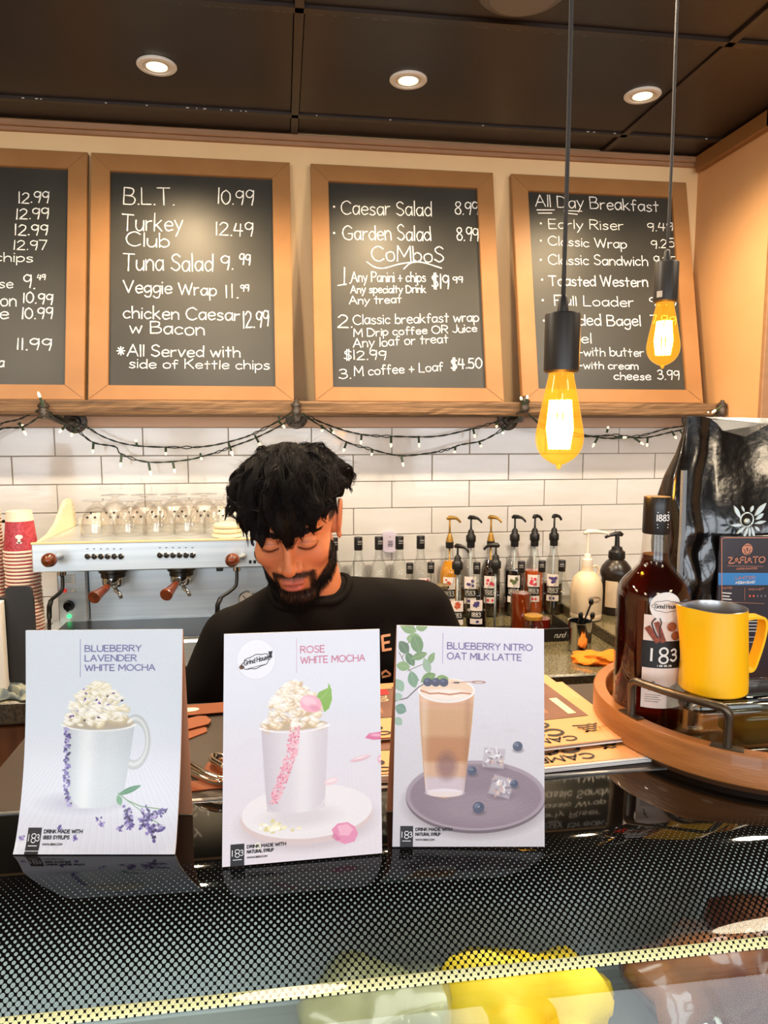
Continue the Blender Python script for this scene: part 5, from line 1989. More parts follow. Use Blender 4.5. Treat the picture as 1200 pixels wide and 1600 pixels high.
def tent_card(label, tl, tr, bl, br, back, art, title, tcol, foot, bend, title_x, title_y, title_h, sticker=False):
    BL, BRr = atz(*bl, CT + .001), atz(*br, CT + .001)
    TL = aty(*tl, BL.y + .030 + bend * .7)
    TR = aty(*tr, BRr.y + .030 + bend * .7)
    base = (BL + BRr) / 2
    t = thing('menu_card', label, 'sign', (base.x, base.y, CT), 0, 'printed tent cards on the glass counter')
    nrm_ = (BRr - BL).cross(TL - BL).normalized()
    if nrm_.y > 0:
        nrm_ = -nrm_

    def S(u, v, o=0.0):
        """u 0..1 left to right, v 0..1 bottom to top, o distance in front"""
        p_ = (BL * (1 - u) + BRr * u) * (1 - v) + (TL * (1 - u) + TR * u) * v
        b_ = bend * ((1 - v) ** 3 - (1 - v)) + 0
        return p_ + nrm_ * (o + b_ * -1 * 0) + Vector((0, 1, 0)) * (-bend * (sin(pi * (v ** .7)))) * -1
    nu, nv = 6, 44
    vs = [S(i / nu, j / nv) for j in range(nv + 1) for i in range(nu + 1)]
    bs = [S(i / nu, j / nv, -.0022) for j in range(nv + 1) for i in range(nu + 1)]
    me = bpy.data.meshes.new('front_panel')
    N_ = (nu + 1) * (nv + 1)
    fs, mi = [], []
    for j in range(nv):
        for i in range(nu):
            a = j * (nu + 1) + i
            fs.append((a, a + 1, a + nu + 2, a + nu + 1))
            mi.append(0)
            fs.append((N_ + a, N_ + a + nu + 1, N_ + a + nu + 2, N_ + a + 1))
            mi.append(2)
    for j in range(nv):
        for i in (0, nu):
            a = j * (nu + 1) + i
            fs.append((a, a + nu + 1, N_ + a + nu + 1, N_ + a))
            mi.append(1)
    for i in range(nu):
        for j in (0, nv):
            a = j * (nu + 1) + i
            fs.append((a, a + 1, N_ + a + 1, N_ + a))
            mi.append(1)
    me.from_pydata([tuple(p_ - t.location) for p_ in vs + bs], [], fs)
    for m_ in (art, M_card, M_kraft):
        me.materials.append(m_)
    me.polygons.foreach_set('material_index', mi)
    ul = me.uv_layers.new(name='UVMap')
    for pl in me.polygons:
        for li in pl.loop_indices:
            k = me.loops[li].vertex_index % N_
            ul.data[li].uv = ((k % (nu + 1)) / nu, (k // (nu + 1)) / nv)
    me.shade_smooth()
    me.set_sharp_from_angle(angle=radians(30))
    o = bpy.data.objects.new('front_panel', me)
    COL.objects.link(o)
    o.parent = t
    # tan back leg panel
    BB = atz(*back, CT + .001)
    dy = BB.y - (BRr.y if back[0] > 450 or br[0] < 400 else BL.y)
    B0, B1 = BL + Vector((.004, dy, 0)), BRr + Vector((-.002, dy, 0))
    if br[0] < 400:
        B1 = BB
    lg = MB()
    q = [B0, B1, S(1, .995, -.0024), S(0, .995, -.0024)]
    lg.add(q + [p_ + Vector((0, .0016, 0)) for p_ in q], [(0, 1, 2, 3), (7, 6, 5, 4), (0, 4, 5, 1), (1, 5, 6, 2), (2, 6, 7, 3), (3, 7, 4, 0)])
    lg.build('back_leg', M_kraft, t, world=True)
    # lettering, laid on the print
    pxw = 1 / CWp
    fn = lambda x, y: S(x / CWp, 1 - y / CHp, .0007)
    W_, H_ = (BRr - BL).length, (TL - BL).length

    def wr(mb, s_, x, y, h, w_, **k):
        k.setdefault('gap', .17)
        write(mb, s_, x, -y, h, w_, lambda a, b: fn(a, -b), **k)
    mt = mat('card_ink_' + tcol, tcol, .5)
    for k, (ln, wd) in enumerate(title):
        m = MB()
        wr(m, ln, title_x, title_y + k * title_h * 1.62, title_h, 3.0, fit=wd)
        m.build('title_lettering', mt, t, world=True, recalc=False)
    mk = mat('card_black_ink', '1d1b1f', .5)
    mq = mat('card_white_ink', 'eeeef2', .5)
    m = MB()
    x0, y0, x1, y1 = foot
    m.add([S(a / CWp, 1 - (y0 + (y1 - y0) * j / 10) / CHp, .0004) for j in range(11) for a in (x0, x1)], [(2 * j, 2 * j + 2, 2 * j + 3, 2 * j + 1) for j in range(10)])
    m.build('black_badge', mk, t, world=True, recalc=False)
    m = MB()
    cx = (x0 + x1) / 2
    m2f = lambda a, b: S(a / CWp, 1 + b / CHp, .0009)
    write(m, '1', cx - 17, -(y0 + 36), 18, 2.2, m2f)
    write(m, '3', cx + 10, -(y0 + 36), 18, 2.2, m2f, fit=8)
    for (oy) in (22, 34):
        ribbon(m, [(cx + 7 * cos(a), -(y0 + oy) + 6 * sin(a)) for a in [i * pi / 7 for i in range(15)]], 2.2, m2f)
    ribbon(m, [(cx - 14, -(y0 + 48)), (cx + 14, -(y0 + 48))], 2.0, m2f)
    m.build('badge_lettering', mq, t, world=True, recalc=False)
    for k, (ln, hh, wd) in enumerate((('DRINK MADE WITH', 9, 124), (('1883 SYRUPS' if tcol.startswith('7') and 'LAVENDER' in title[1][0] else 'NATURAL SYRUP') if len(title) > 1 else '', 9, 84), ('WWW.1883.COM', 5, 64))):
        m = MB()
        wr(m, ln, x1 + 9, y0 + 15 + k * 16, hh, 2.2 if k < 2 else 1.2, fit=wd)
        m.build('small_lettering', mk, t, world=True, recalc=False)
    if sticker:
        m = MB()
        q = []
        for i in range(61):
            a = 2 * pi * i / 60
            r_ = 1 + .07 * cos(a * 8)
            q.append((105 + 46 * r_ * cos(a), -(90) + 21 * r_ * sin(a) + (46 * r_ * cos(a)) * .22))
        ribbon(m, q, 1.8, m2f)
        m.build('sticker_outline', mk, t, world=True, recalc=False)
        m = MB()
        write(m, 'Grind House', 66, -100, 15, 2.4, m2f, fit=82, rise=.22)
        ribbon(m, [(78, -112), (134, -100)], 1.2, m2f)
        m.add([m2f(150 + a, -(70) + b) for a, b in ((-4, -10), (8, -8), (6, 0), (9, 12), (-5, 10), (-2, 0))], [list(range(6))])
        m.build('sticker_lettering', mk, t, world=True, recalc=False)
        m = MB()
        m.add([m2f(58 + 8 * cos(a), -106 + 7 * sin(a)) for a in [i * pi / 6 for i in range(12)]], [list(range(12))])
        m.build('bean_mark', mat('brown_ink', '6e4a38', .6), t, world=True, recalc=False)
    return t


tent_card('white tent card titled BLUEBERRY LAVENDER WHITE MOCHA, leftmost on the counter', (40, 985), (285, 983), (20, 1335), (273, 1335), (301, 1272),
          print_mat('lavender_mocha_print', art_lavender(), .32, .25, .25), [('BLUEBERRY', 186), ('LAVENDER', 170), ('WHITE MOCHA', 232)], '7a74a8', (36, 662, 80, 730), .018, 198, 76, 21)
tent_card('white tent card titled ROSE WHITE MOCHA with round sticker, in the middle of the counter', (350, 991), (593, 983), (347, 1355), (597, 1333), (604, 1290),
          print_mat('rose_mocha_print', art_rose(), .32, .25, .25), [('ROSE', 80), ('WHITE MOCHA', 216)], 'd9849f', (26, 662, 70, 730), .0, 252, 68, 21, sticker=True)
tent_card('white tent card titled BLUEBERRY NITRO OAT MILK LATTE, right of the rose card', (620, 977), (850, 983), (613, 1323), (851, 1323), (596, 1285),
          print_mat('nitro_latte_print', art_nitro(), .34, .2, .25), [('BLUEBERRY NITRO', 298), ('OAT MILK LATTE', 260)], '7d6fa6', (26, 662, 70, 730), .0, 180, 74, 21)

# ================================================================== newspapers
M_news = mat('white_newsprint', 'ddd9d6', .7)
M_newp = mat('peach_newsprint', 'd9a06c', .6)
M_nk = mat('black_news_ink', '1e1a18', .6)
M_nbr = mat('brown_photo_ink', '6a4436', .6, col2='7c5443', nscale=14)
M_nred = mat('red_banner_ink', 'c8202a', .5)
M_ncr = mat('cream_ink', 'efd9b0', .6)
M_ny = mat('yellow_sun_ink', 'e0a93a', .6)
M_nb2 = mat('light_brown_ink', '9a6a50', .6)


def newspaper(label, x0, x1, y0, y1, z, rz, th, pages, full=True):
    """front page faces up, its top edge lies toward the camera (so it reads upside down)"""
    c = Vector(((x0 + x1) / 2, (y0 + y1) / 2, z))
    t = thing('newspaper', label, 'newspaper', c, rz, 'folded newspapers on the service counter')
    W_, D_ = (x1 - x0) / 2, (y1 - y0) / 2
    for k in range(pages):
        e = random.uniform(-.004, .004)
        zz = th * k / pages
        nn = 12
        vs, fs = [], []
        for i in range(nn + 1):
            yy = -D_ + 2 * D_ * i / nn
            lift = .0012 * sin(i * .9 + k) + (.0015 if i < 2 else 0)
            for s_ in (-1, 1):
                vs.append((s_ * W_ + e, yy + e * .5, zz + (max(0, lift) * .6 if k < pages - 1 else 0)))
        n0 = len(vs)
        for v in list(vs):
            vs.append((v[0], v[1], v[2] + th / pages * .75))
        for i in range(nn):
            a = 2 * i
            fs += [(a, a + 1, a + 3, a + 2), (n0 + a, n0 + a + 2, n0 + a + 3, n0 + a + 1), (a, a + 2, n0 + a + 2, n0 + a), (a + 1, n0 + a + 1, n0 + a + 3, a + 3)]
        fs += [(0, n0, n0 + 1, 1), (2 * nn, 2 * nn + 1, n0 + 2 * nn + 1, n0 + 2 * nn)]
        MB().add(vs, fs).build('page', M_newp if k == pages - 1 else M_news, t)
    zt = th * (1 - .25 / pages) + .0001
    f = lambda u, v, o=0: (W_ - u * 2 * W_, -D_ + v * 2 * D_, zt + o)   # u from the reader's left, v from the page top

    def rect(name, u0, v0, u1, v1, m_, o=.0002):
        vs = []
        fs = []
        for i in range(5):
            v = v0 + (v1 - v0) * i / 4
            vs += [f(u0, v, o), f(u1, v, o)]
            if i:
                fs.append((2 * i - 2, 2 * i - 1, 2 * i + 1, 2 * i))
        MB().add(vs, fs).build(name, m_, t, recalc=False)

    def txt(s_, u, v, h, wd, m_=M_nk, w_=.008, o=.0005):
        m = MB()
        write(m, s_, u, -v, h, w_, lambda a, b: f(a, -b, o), fit=wd)
        m.build('headline_lettering', m_, t, recalc=False)
    txt('CAMBR', .36, .085, .050, .44, w_=.013)
    txt('COM', .40, .185, .075, .42, w_=.022)
    txt('CL', .44, .285, .070, .24, w_=.020)
    m = MB()
    for k in range(14):
        a = pi * k / 13 + pi
        m.add([f(.19 + .05 * cos(a + .05), .155 + .04 * sin(a + .05), .0004), f(.19 + .13 * cos(a), .155 + .105 * -abs(sin(a)) * -1, .0004), f(.19 + .05 * cos(a - .05), .155 + .04 * sin(a - .05), .0004)], [(0, 1, 2)])
        m.add([f(.19 + .05 * cos(a + .05), .155 - .04 * sin(a + .05) * -1, .0004), f(.19 + .14 * cos(a), .155 + .10 * sin(a), .0004), f(.19 + .05 * cos(a - .05), .155 + .04 * sin(a - .05), .0004)], [(0, 1, 2)])
    m.build('sun_rays', M_ny, t, recalc=False)
    m = MB()
    for k in range(4):
        a, b = .12 + .018 * k, .29 - .02 * k
        ribbon(m, [(a, .20 - k * .026), (a + .03, .19 - k * .026), (a + .05, .20 - k * .026), (a + .08, .19 - k * .026), (b, .20 - k * .026)], .012, lambda p_, q_: f(p_, q_, .0006))
    m.build('sun_mark', M_nk, t, recalc=False)
    rect('picture_block', .10, .325, .96, .90, M_nbr, .0002)
    rect('picture_door', .34, .40, .62, .60, M_nb2, .0004)
    rect('picture_window', .16, .36, .22, .60, M_ncr, .0005)
    rect('picture_line', .10, .31, .96, .318, M_nk, .0003)
    for (a, b, c_, d) in ((.38, .42, .58, .50), (.38, .52, .58, .58)):
        m = MB()
        ribbon(m, [(a, b), (c_, b), (c_, d), (a, d), (a, b)], .006, lambda p_, q_: f(p_, q_, .0006))
        m.build('picture_panel', M_nbr, t, recalc=False)
    txt('Our C', .27, .66, .045, .26, M_ncr, .009)
    txt('Make', .27, .72, .04, .22, M_ncr, .008)
    rect('red_banner', .24, .745, .80, .85, M_nred, .0006)
    txt('$50', .34, .82, .055, .28, M_ncr, .012, .0009)
    rect('cream_block', .20, .86, .80, .955, M_newp, .0006)
    txt('BE', .38, .90, .035, .12, M_nk, .012, .0009)
    rect('red_caption', .36, .91, .60, .94, M_nred, .0009)
    return t


newspaper('peach newspaper at the bottom of the pile beside the wooden tray', .236, .455, .812, 1.085, CT, radians(4), .010, 5)
newspaper('peach newspaper with brown door picture, on top of the pile beside the wooden tray', .232, .440, .848, 1.098, CT + .0122, radians(6), .006, 3)
newspaper('newspaper seen only in the gap between the rose and nitro cards, bottom of two', -.02, .215, .815, 1.02, CT, radians(-3), .012, 5)
newspaper('newspaper with red banner in the gap between the rose and nitro cards, top of two', -.01, .212, .90, 1.10, CT + .0142, radians(3), .005, 3)

# ================================================================== small things between the left cards
p = atz(322, 1108, CT)
M_kr = mat('brown_kraft_paper', '94502a', .7)
M_oval = mat('white_oval_sticker', 'e9e2d6', .6)
tags_ = [((318, 1112), .075, .020, .10, .002, 'large brown kraft tag with white oval sticker near the black shirt'),
         ((296, 1135), .030, .018, .5, .001, 'brown kraft tag, upper of the two sticking out by the lavender card'),
         ((294, 1146), .026, .018, .75, -.001, 'brown kraft tag, lower of the two sticking out by the lavender card'),
         ((345, 1205), .022, .020, -.2, .001, 'kraft tag lying under the tongs beside the rose card'),
         ((336, 1226), .036, .012, .1, .001, 'kraft tag in front of the tongs beside the rose card')]
for i, ((px, py), sx, sy, rz, dz, lab) in enumerate(tags_):
    c = atz(px, py, CT)
    z = CT + .0006 + (.003 if i in (0, 1) else 0)
    poly = [(-sx, -sy), (sx * .7, -sy), (sx, -sy * .4), (sx, sy * .6), (sx * .7, sy), (-sx, sy)]
    if i == 0:
        t = thing('kraft_tag', lab, 'tag', (c.x, c.y, z), rz, 'kraft tags on the counter')
        MB().prism(poly, 0, .0012).build('tag_body', M_kr, t)
        MB().add([(-.02 + .014 * cos(a), .0 + .008 * sin(a), .0015) for a in [k * pi / 10 for k in range(20)]], [list(range(20))]).build('oval_sticker', M_oval, t, recalc=False)
    else:
        o = MB().prism(poly, 0, .0012).build('kraft_tag', M_kr, None)
        o.location = (c.x, c.y, z)
        o.rotation_euler = (0, 0, rz)
        tag(o, lab, 'tag', 'kraft tags on the counter')
M_chr = mat('chrome_tongs', 'cfc3b4', .12, metal=1.0)
a0 = [atz(x, y, CT + .008) for x, y in ((285, 1188), (298, 1196), (318, 1208), (338, 1216), (352, 1219), (385, 1215))]
t = thing('serving_tongs', 'shiny metal serving tongs on the dark counter between lavender and rose cards', 'tongs', (a0[2].x, a0[2].y, CT))
MB().tube(cr(a0, 4), .0045, 8, flat=1.6).build('lower_arm', M_chr, t, world=True, smooth=True)
a1 = [atz(x, y, CT + .016) for x, y in ((290, 1202), (318, 1216), (342, 1222), (352, 1219), (385, 1214))]
MB().tube(cr(a1, 4), .003, 8, flat=1.6).build('upper_arm', M_chr, t, world=True, smooth=True)
a2 = [atz(x, y, CT + .010) for x, y in ((352, 1200), (342, 1194), (333, 1188), (336, 1182), (352, 1184))]
MB().tube(cr(a2, 4), .0045, 8, flat=1.3).build('hinge_loop', M_chr, t, world=True, smooth=True)
# ================================================================== wooden tray and what stands in it
TCX, TCY, TR = .637, .895, .205
M_oak = mat('honey_brown_wood', 'b0713a', .42, col2='8c5526', nscale=5, nstretch=(1, 1, 9), bump=.25, bscale=60, detail=6, coat=.15)
M_oakd = mat('dark_tray_base', '4a2d17', .5, col2='3a2211', nscale=9)
M_oakt = mat('worn_rim_wood', '8d5f36', .5, col2='6c4526', nscale=14, bump=.2, bscale=80)
t = thing('wooden_tray', 'round thick-rimmed honey brown wooden tray with bent metal handles at the right', 'tray', (TCX, TCY, CT))
MB().lathe([(0, .0), (TR - .012, .0), (TR - .010, .006), (TR - .004, .008), (TR - .003, .010)], 96, cx=TCX, cy=TCY, M=Matrix.Translation((0, 0, CT))).build('base_disc', M_oakd, t, world=True, smooth=35)
MB().lathe([(0, .010), (TR - .002, .010), (TR, .012), (TR + .0005, .047), (TR - .0015, .050), (TR - .0165, .050), (TR - .0180, .048), (TR - .0185, .016), (0, .016)], 120, cx=TCX, cy=TCY, M=Matrix.Translation((0, 0, CT))).build('rim_ring', M_oak, t, world=True, smooth=35)
TF = CT + .0165
M_hand = mat('aged_grey_metal_handle', '6d6458', .35, metal=.85, col2='54483b', nscale=20)


def tray_handle(pa, pb, up):
    a = atz(pa[0], pa[1], CT + .052)
    b = atz(pb[0], pb[1], CT + .052)
    # keep the feet on the rim
    out = []
    for q in (a, b):
        d = Vector((q.x - TCX, q.y - TCY, 0))
        d = d.normalized() * (TR - .0095)
        out.append(Vector((TCX + d.x, TCY + d.y, CT + .0505)))
    a, b = out
    st = MB()
    for q in (a, b):
        an = atan2(q.y - TCY, q.x - TCX)
        R = Matrix.Translation((TCX, TCY, 0))
        vs = []
        fs = []
        for k in range(7):
            aa = an - .09 + .18 * k / 6
            for r_ in (TR - .0155, TR - .0025):
                vs += [(TCX + r_ * cos(aa), TCY + r_ * sin(aa), CT + .0503), (TCX + r_ * cos(aa), TCY + r_ * sin(aa), CT + .0518)]
        for k in range(6):
            i = 4 * k
            fs += [(i, i + 2, i + 6, i + 4), (i + 1, i + 5, i + 7, i + 3), (i, i + 4, i + 5, i + 1), (i + 2, i + 3, i + 7, i + 6)]
        fs += [(0, 1, 3, 2), (24, 26, 27, 25)]
        h0 = MB().add(vs, fs).build('handle_plate', M_hand, t, world=True)
    top = .048
    r = .010
    up_ = Vector((0, 0, 1))
    d = (b - a)
    L_ = d.length
    d.normalize()
    mid = (a + b) / 2
    outw = Vector((mid.x - TCX, mid.y - TCY, 0)).normalized() * .008
    pts = [a, a + up_ * (top - r)]
    for k in range(1, 6):
        an = pi / 2 * k / 5
        pts.append(a + up_ * (top - r + r * sin(an)) + d * (r - r * cos(an)) + outw * (an / 3))
    for k in range(1, 6):
        pts.append(a + up_ * top + d * (r + (L_ - 2 * r) * k / 6) + outw * (.5 + .5 * sin(pi * k / 6)))
    for k in range(1, 6):
        an = pi / 2 * (1 - k / 5)
        pts.append(b + up_ * (top - r + r * sin(an)) - d * (r - r * cos(an)) + outw * (an / 3))
    pts.append(b)
    MB().tube(pts, .0051, 12).build('handle_rod', M_hand, t, world=True, smooth=50)


tray_handle((1003, 1112), (1143, 1148), 1)
# far handle (diagonally opposite)
ca = Vector((TCX, TCY, 0))
for sgn in (1,):
    an0, an1 = 1.15, .35
    pts = []
    A_ = Vector((TCX + (TR - .0095) * cos(an0), TCY + (TR - .0095) * sin(an0), CT + .0505))
    B_ = Vector((TCX + (TR - .0095) * cos(an1), TCY + (TR - .0095) * sin(an1), CT + .0505))
    MB().tube([A_, A_ + Vector((0, 0, .038)), A_ * .93 + B_ * .07 + Vector((0, 0, .048)), A_ * .07 + B_ * .93 + Vector((0, 0, .048)), B_ + Vector((0, 0, .038)), B_], .0051, 12).build('handle_rod', M_hand, t, world=True, smooth=60)

# large amber syrup bottle
BXc, BYc = .492, .895
BH, BRd = .315, .0475
M_ambg = thin_glass('brown_red_bottle_glass', (.62, .25, .10), .02, 1.3, .55, (.6, .4, .35))
M_syr = thin_glass('dark_red_syrup', (.22, .028, .008), .03, 1.0, .5, (.5, .3, .2), .10, (.16, .02, .006))
t = thing('large_syrup_bottle', 'large bottle of dark red-brown syrup with black cap and round white sticker, in the tray', 'bottle', (BXc, BYc, TF + .0005))
gp = [(0, 0), (.030, 0), (.043, .003), (.0468, .010), (BRd, .022), (BRd, .182), (.0462, .192), (.040, .203), (.028, .216), (.0205, .225), (.0182, .235), (.0172, .250), (.0165, .268), (.0165, .272), (0, .272)]
MB().lathe(gp, 56).build('glass_body', thin_glass('clear_neck_glass', (.95, .93, .90), .015, 1.3, .5, (.6, .5, .45)), t, smooth=40)
lp = [(0, .004), (.028, .004), (.041, .006), (.0452, .013), (.0458, .024), (.0458, .181), (.0445, .190), (.0385, .201), (.0265, .214), (.019, .223), (.0168, .232), (.0164, .238), (0, .238)]
MB().lathe(lp, 48).build('syrup', M_syr, t, smooth=40)
MB().lathe([(.0172, .266), (.0178, .268), (.0175, .300), (.0172, BH - .001), (.0165, BH), (0, BH)], 36).build('cap', M_cap, t, smooth=40)
fb = lambda u, v, R=BRd + .0005: (R * sin(u / R), -R * cos(u / R), v)
fc = lambda u, v, R=.0182: (R * sin(u / R), -R * cos(u / R), v)
LA = -.336   # label centre turned slightly to the right


def bp(name, poly, m_, o=0.0, n=1):
    R = BRd + .0005 + o
    MB().add([(R * sin(LA + u / BRd), -R * cos(LA + u / BRd), v) for u, v in poly], [list(range(len(poly)))]).build(name, m_, t, recalc=False)


def bpatch(name, u0, u1, z0, z1, m_, o=0.0):
    patch(MB(), BRd + .0005 + o, LA + u0 / BRd, LA + u1 / BRd, z0, z1, 14).build(name, m_, t, smooth=True)


M_lab = mat('warm_white_label', 'e8d3c6', .45)
bpatch('label', -.018, .046, .042, .166, M_lab)
bpatch('label_black_band', -.0195, .046, .096, .132, M_lblack, .0004)
cc = MB()
for k in range(26):
    a0_, a1_ = 2 * pi * k / 26, 2 * pi * (k + 1) / 26
R_ = BRd + .0013
N_ = 28
vs = [(R_ * sin(LA + .008 / BRd), -R_ * cos(LA + .008 / BRd), .177)]
for j in (0.34, 0.67, 1.0):
    for k in range(N_):
        a = 2 * pi * k / N_
        u = .008 + .0195 * j * cos(a)
        vs.append((R_ * sin(LA + u / BRd), -R_ * cos(LA + u / BRd),  .177 + .0195 * j * sin(a)))
fs = [(0, 1 + k, 1 + (k + 1) % N_) for k in range(N_)]
for j in (0, 1):
    for k in range(N_):
        a = 1 + j * N_
        fs.append((a + k, a + N_ + k, a + N_ + (k + 1) % N_, a + (k + 1) % N_))
cc.add(vs, fs).build('round_sticker', mat('white_sticker', 'ece6e0', .5), t, recalc=False, smooth=True)
fl = lambda u, v: ((BRd + .0018) * sin(LA + u / BRd), -(BRd + .0018) * cos(LA + u / BRd), v)
m = MB()
write(m, 'Grind House', .008, .1755, .0052, .0009, fl, fit=.027, align='c')
q = [(.008 + .0165 * (1 + .06 * cos(8 * a)) * cos(a), .178 + .0075 * (1 + .06 * cos(8 * a)) * sin(a)) for a in [i * pi / 24 for i in range(49)]]
ribbon(m, q, .0006, fl)
m.build('sticker_lettering', mat('grey_ink', '4c4a48', .6), t, recalc=False)
m = MB()
write(m, '1', -.008, .106, .0155, .0026, fl)
write(m, '3', .0165, .106, .0155, .0024, fl, fit=.0075)
for oz, rx in ((.1185, .0048), (.1080, .0052)):
    ribbon(m, [(.0075 + rx * cos(a), oz + .0048 * sin(a)) for a in [i * pi / 10 for i in range(21)]], .0024, fl)
write(m, '1883', .0, .0985, .0022, .0005, fl, fit=.018)
m.build('label_lettering', M_ink, t, recalc=False)
m = MB()
write(m, '1883', 0, .2845, .0078, .0014, fc, fit=.018, align='c')
for z_, w_ in ((.2955, .016), (.2795, .016), (.2755, .015)):
    ribbon(m, [(-w_ / 2, z_), (w_ / 2, z_)], .0012, fc)
m.build('cap_lettering', M_ink, t, recalc=False)
# cinnamon, vanilla and nut picture on the label
for k, (x0_, z0_, x1_, z1_, w_) in enumerate(((-.012, .148, -.001, .133, .0075), (-.002, .155, .006, .133, .0065))):
    m = MB()
    ribbon(m, [(x0_ + (x1_ - x0_) * i / 5, z0_ + (z1_ - z0_) * i / 5) for i in range(6)], w_, lambda a, b: fl(a, b))
    m.build('cinnamon_print', mat('cinnamon_ink', '9a4a30', .6, col2='7a3420', nscale=200), t, recalc=False)
m = MB()
ribbon(m, cr([(-.001, .137), (-.006, .148), (-.008, .156), (-.004, .162)], 4), .0016, fl)
ribbon(m, cr([(.003, .137), (.001, .148), (.003, .156), (.001, .162)], 4), .0014, fl)
m.build('vanilla_print', mat('dark_vanilla_ink', '2c1a1c', .6), t, recalc=False)
for (u, v, r_) in ((.0165, .151, .0062), (.022, .139, .0060)):
    m = MB()
    ps = [fl(u + r_ * cos(a), v + r_ * sin(a)) for a in [i * pi / 8 for i in range(16)]]
    m.add(ps, [list(range(16))]).build('nut_print', mat('nut_ink', 'b0643c', .6, col2='8e4a28', nscale=300), t, recalc=False)
m = MB()
write(m, 'f', -.010, .066, .012, .0011, fl, slant=.3)
for k in range(4):
    ribbon(m, [(-.013, .060 - k * .003), (.006 - .003 * (k % 2), .060 - k * .003)], .0005, fl)
m.build('script_print', mat('grey_ink', '4c4a48', .6), t, recalc=False)

# square glass bottle lying under the pitcher
M_jarg = thin_glass('thick_clear_glass', (.94, .96, .92), .015, 2.6, .8, (.55, .6, .5), .035, (.5, .55, .45))
M_oil = thin_glass('olive_liquid', (.62, .60, .25), .03, .8, .4, (.6, .6, .3), .22, (.20, .18, .05))
jx0, jx1, jy0, jy1, jz0, jz1 = .490, .668, .786, .866, TF + .001, 1.291
t = thing('square_glass_bottle', 'square thick clear glass bottle with olive liquid lying in the tray under the pitcher', 'bottle', (.55, .80, TF))


def rbox(x0, x1, y0, y1, z0, z1, r, seg=5):
    bm = bmesh.new()
    bmesh.ops.create_cube(bm, size=1)
    for v in bm.verts:
        v.co = Vector(((x0 + x1) / 2 + v.co.x * (x1 - x0), (y0 + y1) / 2 + v.co.y * (y1 - y0), (z0 + z1) / 2 + v.co.z * (z1 - z0)))
    bmesh.ops.bevel(bm, geom=bm.edges[:], offset=r, segments=seg, affect='EDGES', profile=.5)
    return MB().bm(bm)


M_solid = mat('clear_refracting_glass', 'eef4ea', .02, spec=.6)
_p = M_solid.node_tree.nodes['Principled BSDF']
_p.inputs['Transmission Weight'].default_value = 1.0
_p.inputs['IOR'].default_value = 1.46
rbox(jx0, jx1, jy0, jy1, jz0, jz1, .012).build('glass_body', M_solid, t, world=True, smooth=50)
rbox(jx0 + .009, jx1 - .007, jy0 + .007, jy1 - .007, jz0 + .006, jz1 - .010, .010).build('inner_wall', M_solid, t, world=True, smooth=50).data.flip_normals()
rbox(jx0 + .075, jx1 - .009, jy0 + .009, jy1 - .009, jz0 + .008, jz0 + .050, .008).build('oil', M_oil, t, world=True, smooth=50)
R = Matrix.Translation((jx1, (jy0 + jy1) / 2, (jz0 + jz1) / 2)) @ Matrix.Rotation(pi / 2, 4, 'Y')
MB().lathe([(.026, -.004), (.020, .006), (.018, .02), (.021, .024)], 28, M=R, cap=False).build('bottle_neck', M_jarg, t, world=True, smooth=50)
MB().lathe([(.0, .012), (.017, .012), (.0175, .038), (0, .038)], 24, M=R).build('stopper', M_cap, t, world=True, smooth=40)

# yellow milk pitcher on the bottle
M_yp = mat('matte_yellow_coating', 'ffc000', .36, coat=.2)
pcx, pcy, pz = .540, .826, jz1 + .0008
t = thing('milk_pitcher', 'bright yellow steel milk pitcher standing on the square glass bottle', 'pitcher', (pcx, pcy, pz))
N_ = 64
Hh = .106
vs, fs = [], []
rings = [(0.0, .0395), (.002, .0412), (.012, .0412), (.035, .0402), (.062, .0385), (.085, .0372), (.098, .0365), (Hh, .0363)]
rings_in = [(Hh + .0006, .0356), (Hh - .001, .0350), (.085, .0358), (.04, .038), (.01, .0392), (.004, .036)]


def pr(r, z, a, inner=False):
    # spout pulled out to the left (-x), rim rising a little to it
    d = abs((a - pi + pi) % (2 * pi) - pi)
    d = abs(atan2(sin(a - radians(176)), cos(a - radians(176))))
    t_ = max(0, (z - .022) / (Hh - .022))
    e = math.exp(-(d / (.40 * (.40 + .60 * t_))) ** 2) * .0165 * t_ ** 1.15
    lift = math.exp(-(d / .5) ** 2) * .004 * t_ ** 6
    tilt = 0.0
    return ((r + e) * cos(a), (r + e) * sin(a), z + lift)


allr = [(z, r, 0) for z, r in rings] + [(z, r, 1) for z, r in rings_in]
for z, r, i_ in allr:
    for k in range(N_):
        vs.append(pr(r, z, 2 * pi * k / N_))
for i in range(len(allr) - 1):
    for k in range(N_):
        fs.append((i * N_ + k, i * N_ + (k + 1) % N_, (i + 1) * N_ + (k + 1) % N_, (i + 1) * N_ + k))
nr = len(rings)
b_ = MB().add(vs[:nr * N_], fs[:(nr - 1) * N_])
b_.f.append(list(range(N_))[::-1])
b_.mi.append(0)
b_.build('outer_body', M_yp, t, smooth=40)
in_ = MB().add(vs[(nr - 1) * N_:], [[q - (nr - 1) * N_ for q in f_] for f_ in fs[(nr - 1) * N_:]])
L_ = len(in_.v)
in_.f.append([L_ - N_ + k for k in range(N_)])
in_.mi.append(0)
in_.build('steel_inside', mat('satin_steel', 'b3b4b8', .3, metal=.9), t, smooth=40)
hpts = cr([(.036, -.002, .091), (.050, -.002, .0925), (.060, -.002, .091), (.0635, -.002, .082), (.061, -.002, .062), (.055, -.002, .040), (.049, -.002, .025), (.040, -.002, .023)], 5)
vs, fs = [], []
